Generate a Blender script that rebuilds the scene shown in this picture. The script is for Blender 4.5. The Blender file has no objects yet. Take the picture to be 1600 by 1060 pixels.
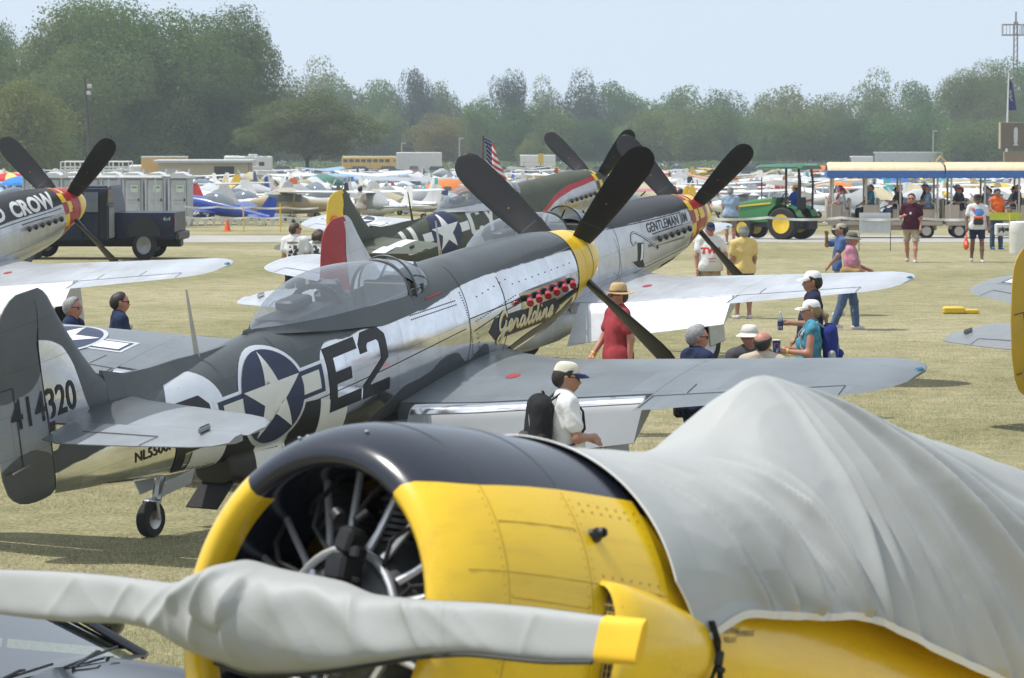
import bpy, bmesh, math, random
import numpy as np
from mathutils import Vector, Matrix, noise as mnoise
from mathutils.bvhtree import BVHTree
from mathutils.geometry import tessellate_polygon
random.seed(7); RNG = np.random.default_rng(7)
R = math.radians; PI = math.pi
S = bpy.context.scene; COL = S.collection
# ------------------------------------------------------------------ camera, sky, sun, exposure
CF, CYH, CH = 5100.0, 182.0, 3.75            # focal length in 1600-px units, horizon row, camera height
cam = bpy.data.cameras.new('camera'); camo = bpy.data.objects.new('camera', cam); COL.objects.link(camo)
cam.sensor_width = 36; cam.lens = 36*CF/1600; cam.clip_start = .5; cam.clip_end = 12000
CAL = math.atan((530-CYH)/CF)
camo.location = (0, 0, CH); camo.rotation_euler = (PI/2-CAL, 0, 0)
cam.dof.use_dof = True; cam.dof.focus_distance = 36; cam.dof.aperture_fstop = 9
S.camera = camo
SUN = Vector((-.47, .0, .88)).normalized()
w = bpy.data.worlds.new('World'); S.world = w; w.use_nodes = True
nt = w.node_tree; nt.nodes.clear()
sky = nt.nodes.new('ShaderNodeTexSky'); sky.sky_type = 'NISHITA'; sky.sun_disc = False
sky.sun_elevation = math.asin(SUN.z); sky.sun_rotation = math.atan2(SUN.x, SUN.y)
sky.altitude = 200; sky.air_density = 1.0; sky.dust_density = 1.2; sky.ozone_density = 3.0
bg = nt.nodes.new('ShaderNodeBackground'); bg.inputs['Strength'].default_value = .15
wo = nt.nodes.new('ShaderNodeOutputWorld')
# a pale, hazy summer sky: the Nishita sky looked up a little higher, veiled with thin white haze
wtc = nt.nodes.new('ShaderNodeTexCoord'); wmp = nt.nodes.new('ShaderNodeVectorMath'); wmp.operation = 'ADD'; wmp.inputs[1].default_value = (0, 0, .22)
nt.links.new(wtc.outputs['Generated'], wmp.inputs[0]); nt.links.new(wmp.outputs[0], sky.inputs[0])
wmx = nt.nodes.new('ShaderNodeMix'); wmx.data_type = 'RGBA'; wmx.inputs[0].default_value = .7; wmx.inputs[7].default_value = (5.0, 5.5, 5.85, 1)
nt.links.new(sky.outputs[0], wmx.inputs[6]); nt.links.new(wmx.outputs[2], bg.inputs[0]); nt.links.new(bg.outputs[0], wo.inputs[0])
sl = bpy.data.lights.new('sun', 'SUN'); sl.energy = 3.7; sl.angle = R(.53); sl.color = (1, .96, .9)
so = bpy.data.objects.new('sun', sl); COL.objects.link(so)
so.rotation_euler = SUN.to_track_quat('Z', 'Y').to_euler(); so.location = (0, 0, 60)
vs = S.view_settings; vs.view_transform = 'Standard'; vs.look = 'None'; vs.gamma = 1; vs.exposure = .27
vs.use_curve_mapping = False
S.cycles.max_bounces = 8; S.cycles.transparent_max_bounces = 16; S.cycles.volume_bounces = 0
S.cycles.use_denoising = True

# ------------------------------------------------------------------ helpers
_GZ = ([0, 85, 90, 104, 112, 125, 137, 160, 200, 300, 400, 620, 1000], [0, 0, -.04, -.26, -.40, -.66, -.88, -1.20, -1.68, -2.90, -4.10, -6.8, -11.3])
def gz(y): return float(np.interp(y, *_GZ))   # the airfield falls away gently behind the flight line
_F = Vector((0, math.cos(CAL), -math.sin(CAL))); _U = Vector((0, math.sin(CAL), math.cos(CAL)))
def at(px, py, D):                            # photo pixel at depth D (along y)
    d = Vector((1, 0, 0))*((px-800)/CF)+_U*((530-py)/CF)+_F
    return Vector((0, 0, CH))+d*(D/d.y)
def gx(px, D): return (px-800)/CF*D           # x of a photo column at depth D
def gp(px, D): return Vector((gx(px, D), D, gz(D)))
def lerp(a, b, t): return a+(b-a)*t

MATS = {}
def mat(name, col, rough=.5, metal=0.0, var=.12, scale=6.0, bump=0.0, bscale=40.0, coat=0.0, spec=.5, col2=None, rvar=0.0):
    if name in MATS: return MATS[name]
    m = bpy.data.materials.new(name); m.use_nodes = True; MATS[name] = m
    n = m.node_tree; b = n.nodes['Principled BSDF']
    c = (*col, 1); c2 = (*(col2 if col2 else [x*(1-var*1.6) for x in col]), 1)
    b.inputs['Roughness'].default_value = rough; b.inputs['Metallic'].default_value = metal
    b.inputs['Specular IOR Level'].default_value = spec
    if coat: b.inputs['Coat Weight'].default_value = coat; b.inputs['Coat Roughness'].default_value = .08
    tc = n.nodes.new('ShaderNodeTexCoord'); nz = n.nodes.new('ShaderNodeTexNoise')
    nz.inputs['Scale'].default_value = scale; nz.inputs['Detail'].default_value = 6; nz.inputs['Roughness'].default_value = .6
    n.links.new(tc.outputs['Object'], nz.inputs['Vector'])
    mp = n.nodes.new('ShaderNodeMapRange'); mp.inputs[1].default_value = .3; mp.inputs[2].default_value = .7
    n.links.new(nz.outputs[0], mp.inputs[0])
    mx = n.nodes.new('ShaderNodeMix'); mx.data_type = 'RGBA'; mx.inputs[6].default_value = c; mx.inputs[7].default_value = c2
    n.links.new(mp.outputs[0], mx.inputs[0]); n.links.new(mx.outputs[2], b.inputs['Base Color'])
    if rvar:
        mr = n.nodes.new('ShaderNodeMapRange'); mr.inputs[3].default_value = max(.03, rough-rvar); mr.inputs[4].default_value = rough+rvar
        n.links.new(mp.outputs[0], mr.inputs[0]); n.links.new(mr.outputs[0], b.inputs['Roughness'])
    if bump:
        nb = n.nodes.new('ShaderNodeTexNoise'); nb.inputs['Scale'].default_value = bscale; nb.inputs['Detail'].default_value = 4
        n.links.new(tc.outputs['Object'], nb.inputs['Vector'])
        bp = n.nodes.new('ShaderNodeBump'); bp.inputs['Strength'].default_value = bump; bp.inputs['Distance'].default_value = .02
        n.links.new(nb.outputs[0], bp.inputs['Height']); n.links.new(bp.outputs[0], b.inputs['Normal'])
    m['mix'] = mx.name
    return m
def panelize(m, axes='xz', w_=.62, h_=.33, lo=.86, hi=1.06, line=.5, mort=.003):
    n = m.node_tree; b = n.nodes['Principled BSDF']; L = n.links.new; src = b.inputs['Base Color'].links[0].from_socket
    tc = n.nodes.new('ShaderNodeTexCoord'); sp = n.nodes.new('ShaderNodeSeparateXYZ'); cb = n.nodes.new('ShaderNodeCombineXYZ'); L(tc.outputs['Object'], sp.inputs[0])
    L(sp.outputs['xyz'.index(axes[0])], cb.inputs[0]); L(sp.outputs['xyz'.index(axes[1])], cb.inputs[1])
    br = n.nodes.new('ShaderNodeTexBrick'); L(cb.outputs[0], br.inputs['Vector']); br.inputs['Scale'].default_value = 1; br.inputs['Brick Width'].default_value = w_; br.inputs['Row Height'].default_value = h_; br.inputs['Mortar Size'].default_value = mort; br.inputs['Mortar Smooth'].default_value = .3
    br.inputs['Color1'].default_value = (lo, lo, lo, 1); br.inputs['Color2'].default_value = (hi, hi, hi, 1); br.inputs['Mortar'].default_value = (line, line, line, 1); br.squash = 1.3; br.squash_frequency = 3
    mx = n.nodes.new('ShaderNodeMix'); mx.data_type = 'RGBA'; mx.blend_type = 'MULTIPLY'; mx.inputs[0].default_value = 1; L(src, mx.inputs[6]); L(br.outputs[0], mx.inputs[7]); L(mx.outputs[2], b.inputs['Base Color'])
    # faint stains and streaks
    nz = n.nodes.new('ShaderNodeTexNoise'); nz.inputs['Scale'].default_value = 1.3; nz.inputs['Detail'].default_value = 9; nz.inputs['Roughness'].default_value = .72; L(tc.outputs['Object'], nz.inputs['Vector'])
    rp = n.nodes.new('ShaderNodeValToRGB'); e = rp.color_ramp.elements; e[0].position, e[0].color = .32, (.80, .78, .74, 1); e[1].position, e[1].color = .62, (1.05, 1.05, 1.06, 1); L(nz.outputs[0], rp.inputs[0])
    m2 = n.nodes.new('ShaderNodeMix'); m2.data_type = 'RGBA'; m2.blend_type = 'MULTIPLY'; m2.inputs[0].default_value = .8; L(mx.outputs[2], m2.inputs[6]); L(rp.outputs[0], m2.inputs[7]); L(m2.outputs[2], b.inputs['Base Color'])
    return m
def glass(name, tint=(.9, .95, 1), alpha=.25, rough=.03):
    if name in MATS: return MATS[name]
    m = bpy.data.materials.new(name); m.use_nodes = True; MATS[name] = m
    n = m.node_tree; n.nodes.remove(n.nodes['Principled BSDF'])
    out = n.nodes['Material Output']; tr = n.nodes.new('ShaderNodeBsdfTransparent'); gl = n.nodes.new('ShaderNodeBsdfGlossy')
    tr.inputs[0].default_value = (*tint, 1); gl.inputs['Roughness'].default_value = rough
    fr = n.nodes.new('ShaderNodeLayerWeight'); fr.inputs[0].default_value = .5; pw = n.nodes.new('ShaderNodeMath'); pw.operation = 'POWER'; pw.inputs[1].default_value = 3.2
    mp = n.nodes.new('ShaderNodeMapRange'); mp.inputs[3].default_value = alpha; mp.inputs[4].default_value = .95
    n.links.new(fr.outputs['Facing'], pw.inputs[0]); n.links.new(pw.outputs[0], mp.inputs[0])
    mx = n.nodes.new('ShaderNodeMixShader'); n.links.new(mp.outputs[0], mx.inputs[0])
    n.links.new(tr.outputs[0], mx.inputs[1]); n.links.new(gl.outputs[0], mx.inputs[2]); n.links.new(mx.outputs[0], out.inputs[0])
    return m

class MB:
    def __init__(s): s.v = []; s.f = []; s.m = []
    def add(s, vs, fs, m=0):
        o = len(s.v); s.v += [tuple(p) for p in vs]; s.f += [tuple(i+o for i in f) for f in fs]; s.m += [m]*len(fs); return s
    def loft(s, rings, closed=True, caps=True, m=0):
        n = len(rings[0]); vs = [p for r in rings for p in r]; fs = []
        for i in range(len(rings)-1):
            for j in range(n if closed else n-1):
                a = i*n+j; b = i*n+(j+1) % n; fs.append((a, b, b+n, a+n))
        if caps and closed:
            fs.append(tuple(reversed(range(n)))); fs.append(tuple((len(rings)-1)*n+j for j in range(n)))
        return s.add(vs, fs, m)
    def box(s, c, d, m=0, rz=0, rot=None, bev=0):
        x, y, z = [q/2 for q in d]; M = rot if rot is not None else Matrix.Rotation(rz, 3, 'Z')
        c = Vector(c)
        if bev:
            b = min(bev, x*.9, y*.9, z*.9)
            ring = lambda k, zz: [(q[0], q[1], zz) for q in ((x-k, -y), (x, -y+k), (x, y-k), (x-k, y), (-x+k, y), (-x, y-k), (-x, -y+k), (-x+k, -y))]
            def rr(k, zz, e): 
                return [c+M@Vector(p) for p in [(q[0], q[1], zz) for q in ((x-k, -y+e), (x-e, -y+k), (x-e, y-k), (x-k, y-e), (-x+k, y-e), (-x+e, y-k), (-x+e, -y+k), (-x+k, -y+e))]]
            return s.loft([rr(2*b, -z, b), rr(b, -z+b, 0), rr(b, z-b, 0), rr(2*b, z, b)], m=m)
        p = [c+M@Vector(q) for q in ((-x, -y, -z), (x, -y, -z), (x, y, -z), (-x, y, -z), (-x, -y, z), (x, -y, z), (x, y, z), (-x, y, z))]
        return s.add(p, [(0, 3, 2, 1), (4, 5, 6, 7), (0, 1, 5, 4), (1, 2, 6, 5), (2, 3, 7, 6), (3, 0, 4, 7)], m)
    def tube(s, pts, r, n=8, m=0, caps=True, flat=1.0):
        pts = [Vector(p) for p in pts]; rs = r if isinstance(r, (list, tuple)) else [r]*len(pts); rings = []
        up = None
        for i, p in enumerate(pts):
            t = (pts[min(i+1, len(pts)-1)]-pts[max(i-1, 0)])
            t = t.normalized() if t.length > 1e-9 else Vector((0, 0, 1))
            if up is None: up = Vector((0, 0, 1)) if abs(t.z) < .9 else Vector((1, 0, 0))
            a = t.cross(up); a = a.normalized() if a.length > 1e-6 else t.orthogonal().normalized()
            b = t.cross(a).normalized(); up = -b if False else up
            rings.append([p+a*(math.cos(2*PI*k/n)*rs[i])+b*(math.sin(2*PI*k/n)*rs[i]*flat) for k in range(n)])
        return s.loft(rings, m=m, caps=caps)
    def lathe(s, prof, n=32, axis='x', c=(0, 0, 0), m=0, caps=False):
        rings = []; c = Vector(c)
        for a, r in prof:
            q = []
            for k in range(n):
                t = 2*PI*k/n; u, v = math.cos(t)*r, math.sin(t)*r
                q.append(c+Vector((a, u, v) if axis == 'x' else (u, a, v) if axis == 'y' else (u, v, a)))
            rings.append(q)
        return s.loft(rings, caps=caps, m=m)
    def ell(s, c, r, n=12, k=8, m=0, rot=None):
        c = Vector(c); M = rot or Matrix.Identity(3); rings = []
        for i in range(k+1):
            t = -PI/2+PI*i/k; ct = max(math.cos(t), 1e-3)
            rings.append([c+M@Vector((math.cos(2*PI*j/n)*ct*r[0], math.sin(2*PI*j/n)*ct*r[1], math.sin(t)*r[2])) for j in range(n)])
        return s.loft(rings, m=m)
    def plate(s, poly, axis, a, b, m=0):       # extrude a 2-D polygon between a and b along axis
        def P(q, h): return (h, q[0], q[1]) if axis == 'x' else (q[0], h, q[1]) if axis == 'y' else (q[0], q[1], h)
        n = len(poly); vs = [P(q, a) for q in poly]+[P(q, b) for q in poly]
        fs = [(i, (i+1) % n, (i+1) % n+n, i+n) for i in range(n)]
        tri = tessellate_polygon([[Vector((q[0], q[1], 0)) for q in poly]])
        fs += [tuple(t) for t in tri]+[tuple(i+n for i in reversed(t)) for t in tri]
        return s.add(vs, fs, m)
    def mesh(s, name, mats, smooth=35):
        me = bpy.data.meshes.new(name); me.from_pydata(s.v, [], s.f)
        for q in (mats if isinstance(mats, (list, tuple)) else [mats]): me.materials.append(q)
        if any(s.m): me.polygons.foreach_set('material_index', s.m)
        bm = bmesh.new(); bm.from_mesh(me); bmesh.ops.recalc_face_normals(bm, faces=bm.faces); bm.to_mesh(me); bm.free()
        if smooth:
            me.polygons.foreach_set('use_smooth', [True]*len(me.polygons)); me.set_sharp_from_angle(angle=R(smooth))
        me.update(); return me
    def build(s, name, mats, parent=None, M=None, smooth=35):
        return link(name, s.mesh(name, mats, smooth), parent, M)
def link(name, me, parent=None, M=None):
    o = bpy.data.objects.new(name, me); COL.objects.link(o)
    if parent is not None: o.parent = parent
    if M is not None: o.matrix_basis = M
    return o
def tag(o, label=None, cat=None, group=None, kind=None):
    if label: o['label'] = label
    if cat: o['category'] = cat
    if group: o['group'] = group
    if kind: o['kind'] = kind
    return o
def thing(name, label, cat, loc=(0, 0, 0), rz=0, group=None):
    o = bpy.data.objects.new(name, None); COL.objects.link(o); o.location = loc; o.rotation_euler = (0, 0, rz)
    return tag(o, label, cat, group)
def kids(o): return list(o.children)
def copy_tree(o, parent=None):
    c = o.copy(); COL.objects.link(c)
    if parent is not None: c.parent = parent
    for k in kids(o): copy_tree(k, c)
    return c
def spline(xs, ys, x):                        # monotone-ish cubic through stations
    xs = np.asarray(xs, float); ys = np.asarray(ys, float); x = np.atleast_1d(x)
    d = np.diff(ys)/np.diff(xs); m = np.zeros_like(ys); m[0], m[-1] = d[0], d[-1]
    for i in range(1, len(xs)-1):
        m[i] = 0 if d[i-1]*d[i] <= 0 else 2*d[i-1]*d[i]/(d[i-1]+d[i])
    i = np.clip(np.searchsorted(xs, x)-1, 0, len(xs)-2); h = xs[i+1]-xs[i]; t = np.clip((x-xs[i])/h, 0, 1)
    return (2*t**3-3*t**2+1)*ys[i]+(t**3-2*t**2+t)*h*m[i]+(-2*t**3+3*t**2)*ys[i+1]+(t**3-t**2)*h*m[i+1]
def sring(x, zt, zb, hw, zm, n=40, nt=2.2, nb=2.2, y0=0):
    r = []
    for k in range(n):
        t = 2*PI*k/n; c, s_ = math.cos(t), math.sin(t); e = nt if s_ >= 0 else nb
        y = math.copysign(abs(c)**(2/e), c)*hw; z = zm+((zt-zm) if s_ >= 0 else (zm-zb))*math.copysign(abs(s_)**(2/e), s_)
        r.append((x, y0+y, z))
    return r
# ---- printed markings: thin print laid on a surface, 3 mm proud
def bvh_of(mbs):
    vs, fs = [], []
    for b in mbs: o = len(vs); vs += [Vector(p) for p in b.v]; fs += [tuple(i+o for i in f) for f in b.f]
    return BVHTree.FromPolygons(vs, fs)
def tri2d(polys):                              # polys: outer loops, or [outer, hole...] lists -> verts, tris
    V_, T_ = [], []
    for p in polys:
        loops = p if isinstance(p[0][0], (list, tuple)) else [p]
        flat = [Vector((q[0], q[1], 0)) for l in loops for q in l]
        o = len(V_); V_ += flat; T_ += [tuple(i+o for i in t) for t in tessellate_polygon([[Vector((q[0], q[1], 0)) for q in l] for l in loops])]
    return V_, T_
def text2d(s_, size=1, shear=0, bold=0, space=1.0):
    c = bpy.data.curves.new('txt', 'FONT'); c.body = s_; c.size = size; c.shear = shear; c.offset = bold; c.space_character = space
    c.resolution_u = 3; c.align_x = 'CENTER'; c.align_y = 'CENTER'
    o = bpy.data.objects.new('txt', c); COL.objects.link(o)
    dg = bpy.context.evaluated_depsgraph_get(); me = o.evaluated_get(dg).to_mesh()
    V_ = [Vector((v.co.x, v.co.y, 0)) for v in me.vertices]; me.calc_loop_triangles(); T_ = [tuple(t.vertices) for t in me.loop_triangles]
    o.evaluated_get(dg).to_mesh_clear(); bpy.data.objects.remove(o); bpy.data.curves.remove(c)
    return V_, T_
def xf(vt, sx=1, sy=1, rot=0, dx=0, dy=0):
    c, s_ = math.cos(rot), math.sin(rot)
    return [Vector((v.x*sx*c-v.y*sy*s_+dx, v.x*sx*s_+v.y*sy*c+dy, 0)) for v in vt[0]], vt[1]
def decal(name, vt, frame, bvh, m, parent, M=None, off=.004, maxlen=.06, clip=.35):
    O, U, V_, D = [Vector(q) for q in frame]   # point = O + u U + v V, cast along D
    bm = bmesh.new(); vs = [bm.verts.new(v) for v in vt[0]]
    for t in vt[1]:
        try: bm.faces.new([vs[i] for i in t])
        except ValueError: pass
    bmesh.ops.remove_doubles(bm, verts=bm.verts, dist=1e-5)
    for _ in range(5):
        es = [e for e in bm.edges if e.calc_length() > maxlen]
        if not es: break
        bmesh.ops.subdivide_edges(bm, edges=es, cuts=1); bmesh.ops.triangulate(bm, faces=[f for f in bm.faces if len(f.verts) > 3])
    bad = []
    for v in bm.verts:
        p = O+U*v.co.x+V_*v.co.y
        h = bvh.ray_cast(p-D*6, D)
        if h[0] is None: bad.append(v); continue
        nn = h[1] if h[1].dot(D) < 0 else -h[1]
        v.co = h[0]+nn*off
        if nn.dot(D) > -.08: bad.append(v)
    if bad: bmesh.ops.delete(bm, geom=bad, context='VERTS')
    es = [f for f in bm.faces if max(e.calc_length() for e in f.edges) > clip]
    if es: bmesh.ops.delete(bm, geom=es, context='FACES')
    for f in bm.faces:
        f.smooth = True
        if f.normal.dot(D) > 0: f.normal_flip()
    me = bpy.data.meshes.new(name); bm.to_mesh(me); bm.free(); me.materials.append(m)
    return link(name, me, parent, M)
def rect(x0, y0, x1, y1): return [(x0, y0), (x1, y0), (x1, y1), (x0, y1)]
def circ(cx, cy, r, n=40, sx=1): return [(cx+r*sx*math.cos(2*PI*k/n), cy+r*math.sin(2*PI*k/n)) for k in range(n)]
def star(cx, cy, r, rot=0): return [(cx+(r if k % 2 == 0 else r*.382)*math.sin(rot+PI*k/5), cy+(r if k % 2 == 0 else r*.382)*math.cos(rot+PI*k/5)) for k in range(10)]
def stroke(pts, w_, sm=4):                     # ribbon polygon along a (smoothed) polyline
    P = [Vector((p[0], p[1])) for p in pts]
    if sm > 1 and len(P) > 2:
        Q = []
        for i in range(len(P)-1):
            p0, p1, p2, p3 = P[max(i-1, 0)], P[i], P[i+1], P[min(i+2, len(P)-1)]
            for k in range(sm):
                t = k/sm; Q.append(.5*((2*p1)+(p2-p0)*t+(2*p0-5*p1+4*p2-p3)*t*t+(3*p1-p0-3*p2+p3)*t**3))
        P = Q+[P[-1]]
    V_, T_ = [], []
    for i, p in enumerate(P):
        t = (P[min(i+1, len(P)-1)]-P[max(i-1, 0)]); t = t.normalized() if t.length > 0 else Vector((1, 0)); n_ = Vector((-t.y, t.x))*w_/2
        V_ += [Vector((*(p+n_), 0)), Vector((*(p-n_), 0))]
        if i: a = 2*i-2; T_ += [(a, a+1, a+3), (a, a+3, a+2)]
    return V_, T_
def join2d(*vts):
    V_, T_ = [], []
    for v, t in vts: o = len(V_); V_ += v; T_ += [tuple(i+o for i in q) for q in t]
    return V_, T_
# ------------------------------------------------------------------ ground, pavement
def ground_mat():
    m = bpy.data.materials.new('dry_grass'); m.use_nodes = True; n = m.node_tree; b = n.nodes['Principled BSDF']
    b.inputs['Roughness'].default_value = .95; b.inputs['Specular IOR Level'].default_value = .1
    tc = n.nodes.new('ShaderNodeTexCoord')
    def nz(sc, det, sx=1, sy=1):
        mp = n.nodes.new('ShaderNodeMapping'); mp.inputs['Scale'].default_value = (sx, sy, 1); n.links.new(tc.outputs['Object'], mp.inputs[0])
        q = n.nodes.new('ShaderNodeTexNoise'); q.inputs['Scale'].default_value = sc; q.inputs['Detail'].default_value = det
        q.inputs['Roughness'].default_value = .65; n.links.new(mp.outputs[0], q.inputs['Vector']); return q.outputs[0]
    def ramp(fac, stops):
        r = n.nodes.new('ShaderNodeValToRGB'); e = r.color_ramp.elements
        e[0].position, e[0].color = stops[0][0], (*stops[0][1], 1); e[1].position, e[1].color = stops[-1][0], (*stops[-1][1], 1)
        for p, c in stops[1:-1]: x = e.new(p); x.color = (*c, 1)
        n.links.new(fac, r.inputs[0]); return r.outputs[0]
    big = ramp(nz(.10, 6, 1, 1), [(.32, (.215, .21, .115)), (.45, (.275, .258, .155)), (.56, (.335, .305, .20)), (.72, (.385, .345, .24))])
    sml = ramp(nz(2.2, 8), [(.30, (.68, .72, .62)), (.5, (.95, .95, .92)), (.70, (1.2, 1.15, 1.08))])
    fin = ramp(nz(22, 6, 1, .6), [(.33, (.60, .63, .55)), (.5, (.97, .97, .93)), (.66, (1.32, 1.27, 1.18))])
    m1 = n.nodes.new('ShaderNodeMix'); m1.data_type = 'RGBA'; m1.blend_type = 'MULTIPLY'; m1.inputs[0].default_value = 1
    n.links.new(big, m1.inputs[6]); n.links.new(sml, m1.inputs[7])
    m2 = n.nodes.new('ShaderNodeMix'); m2.data_type = 'RGBA'; m2.blend_type = 'MULTIPLY'; m2.inputs[0].default_value = 1
    n.links.new(m1.outputs[2], m2.inputs[6]); n.links.new(fin, m2.inputs[7]); n.links.new(m2.outputs[2], b.inputs['Base Color'])
    bp = n.nodes.new('ShaderNodeBump'); bp.inputs['Strength'].default_value = .8; bp.inputs['Distance'].default_value = .05
    n.links.new(nz(14, 8), bp.inputs['Height']); n.links.new(bp.outputs[0], b.inputs['Normal'])
    return m
GM = ground_mat()
def sheet(name, x0, x1, ys, m, lift=0, wob=0):
    b = MB(); vs = []
    for i, y in enumerate(ys):
        e = wob*mnoise.noise((y*.1, 3, 0)) if wob else 0
        vs += [(x0, y, gz(y)+lift), (x1, y, gz(y)+lift)]
    b.add(vs, [(2*i, 2*i+1, 2*i+3, 2*i+2) for i in range(len(ys)-1)])
    return b.build(name, m)
tag(sheet('ground', -480, 480, [-60, 0, 40, 80, 85]+[90, 104, 108, 112, 116, 120, 125, 131, 137, 148, 160, 180]+[200, 300, 400, 620, 800, 1000], GM), kind='structure')
PV = mat('pale_pavement', (.42, .40, .37), .9, var=.2, scale=1.2, bump=.2)
tag(sheet('pavement', -120, 140, [104, 105, 108, 110, 112, 114, 116], PV, .006), kind='structure')
# standing grass blades on the near field, as real thin blades
def grass():
    n = 150000; r = RNG
    y = 21+(r.random(n)**1.5)*34; x = (r.random(n)-.5)*y*.36
    cl = np.array([mnoise.noise((a*.35, b*.35, 0)) for a, b in zip(x, y)])
    k = cl > -.25; x, y, cl = x[k], y[k], cl[k]; n = len(x)
    h = .022+.030*r.random(n)*(1+cl); a = r.random(n)*2*PI; wd = .0015+.0015*r.random(n); lx, ly = (r.random((2, n))-.5)*.05
    vs = np.empty((n, 3, 3)); dx, dy = np.cos(a)*wd, np.sin(a)*wd
    vs[:, 0] = np.stack([x-dx, y-dy, np.full(n, -.002)], 1); vs[:, 1] = np.stack([x+dx, y+dy, np.full(n, -.002)], 1); vs[:, 2] = np.stack([x+lx, y+ly, h], 1)
    me = bpy.data.meshes.new('grass'); me.vertices.add(3*n); me.vertices.foreach_set('co', vs.ravel()); me.loops.add(3*n); me.loops.foreach_set('vertex_index', np.arange(3*n)); me.polygons.add(n); me.polygons.foreach_set('loop_start', np.arange(n)*3); me.update(calc_edges=True)
    me.materials.append(mat('grass_blade', (.40, .36, .20), .9, var=.35, scale=3, col2=(.52, .45, .28), spec=.1))
    o = link('grass', me); tag(o, 'short dry grass blades standing on the near field', 'grass', kind='stuff')
grass()
def haze():
    b = MB(); b.box((0, 470, 14), (1000, 1090, 52)); m = bpy.data.materials.new('haze_air'); m.use_nodes = True; n = m.node_tree
    n.nodes.remove(n.nodes['Principled BSDF']); v = n.nodes.new('ShaderNodeVolumePrincipled')
    v.inputs['Density']  .default_value = .00034; v.inputs['Color'].default_value = (.88, .95, 1, 1); v.inputs['Anisotropy'].default_value = .3
    n.links.new(v.outputs[0], n.nodes['Material Output'].inputs['Volume'])
    tag(b.build('haze', m, smooth=0), kind='stuff')
# ------------------------------------------------------------------ fighters
# body axes: x forward (x = -station), y left, z up, thrust line z = 0
PITCH = R(10.45); HUBH = 2.196
PM = Matrix.Translation((0, 0, HUBH)) @ Matrix.Rotation(-PITCH, 4, 'Y') @ Matrix.Translation((.4, 0, 0))
BLACK = mat('matt_black', (.012, .012, .013), .5, var=.1)
BLADE = mat('blade_black', (.020, .020, .022), .48, var=.2, scale=3, spec=.35)
RUBBER = mat('rubber', (.02, .02, .02), .85, var=.2)
STEEL = mat('steel', (.5, .5, .52), .35, 1, var=.15)
DARKM = mat('dark_metal', (.05, .05, .055), .5, .6, var=.2)
WHITEP = mat('white_paint', (.74, .74, .72), .35, var=.05)
INSWHITE = mat('insignia_white', (.70, .70, .66), .45, var=.06)
INSBLUE = mat('insignia_blue', (.018, .026, .07), .4, var=.1)
STRIPEBLACK = mat('stripe_black', (.012, .012, .014), .38, var=.1)
INK = mat('black_print', (.02, .02, .022), .45)
LINE = mat('panel_line', (.035, .037, .04), .7)
CANOPY = glass('canopy_glass', (.90, .93, .96), .25, .02)
REDP = mat('red_paint', (.36, .03, .035), .4, var=.12)
YELP = mat('yellow_paint', (.80, .52, .02), .35, var=.06, coat=.3)
CHROME = mat('polished_aluminium', (.86, .87, .89), .13, 1, var=.05, scale=2.5, bump=.045, bscale=3.0, rvar=.06)
ALU = mat('aluminium_paint', (.60, .61, .63), .33, .45, var=.10, scale=3, bump=.04, bscale=5, rvar=.06)
WINGALU = panelize(mat('wing_aluminium', (.66, .68, .71), .28, .5, var=.08, scale=2.5, bump=.03, bscale=4), 'yx', .9, .55, .90, 1.05, .6)
panelize(ALU, 'xz', .5, .4, .9, 1.05, .6); panelize(CHROME, 'xz', .7, .35, .9, 1.05, .6)
WSGLASS = glass('windscreen_glass', (.78, .84, .88), .12, .03)
COCKPIT = mat('cockpit_interior', (.075, .085, .08), .7, var=.3)
FUS = np.array([  # s, top, bottom, half width, mid, n top, n bottom
 (.62, .365, -.40, .365, -.01, 2.0, 2.1), (.9, .43, -.49, .40, -.03, 2.1, 2.2), (1.3, .485, -.57, .425, -.05, 2.1, 2.3), (1.9, .54, -.635, .44, -.06, 2.1, 2.3),
 (2.6, .58, -.68, .45, -.06, 2.1, 2.3), (3.3, .61, -.73, .455, -.05, 2.2, 2.3), (3.8, .60, -.76, .455, -.03, 2.3, 2.3), (4.5, .60, -.76, .455, 0, 2.3, 2.3),
 (5.2, .61, -.70, .445, .0, 2.2, 2.2), (5.8, .62, -.62, .42, .0, 2.1, 2.1), (6.4, .595, -.53, .375, .01, 2, 2), (7.2, .535, -.41, .30, .03, 2, 2),
 (8.0, .485, -.30, .205, .08, 2, 2), (8.7, .445, -.165, .125, .1, 2, 2), (9.175, .42, -.08, .05, .15, 2, 2)])
def fus_at(s):
    return [float(spline(FUS[:, 0], FUS[:, k], s)[0]) for k in range(1, 7)]
def fus_rings(s0, s1, n, k=48):
    out = []
    for s in np.linspace(s0, s1, n):
        t, b, h, zm, a, c = fus_at(s); out.append(sring(-s, t, b, h, zm, k, a, c))
    return out
def airfoil(le, te, z, y, th, cut=1.0, n=12, tw=0):
    up, lo = [], []; c = te-le
    for k in range(n+1):
        t = cut*(.5-.5*math.cos(PI*k/n)); q = 5*th*(.2969*math.sqrt(t)-.126*t-.3516*t*t+.2843*t**3-.1036*t**4)
        x = le+c*t; up.append((-x, y, z+q*c*1.0-tw*(t-.3)*c)); lo.append((-x, y, z-q*c*.72-tw*(t-.3)*c))
    return list(reversed(up))+lo[1:]
def wing_geo(a):                               # span position -> LE, TE, z, thickness
    le = float(np.interp(a, [.30, .55, 1.25, 5.1], [2.05, 2.25, 2.62, 3.13])); te = float(np.interp(a, [.3, 5.1], [5.05, 4.47]))
    return le, te, -.655+a*.0875, float(np.interp(a, [.3, 5.1], [.135, .10]))
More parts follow.
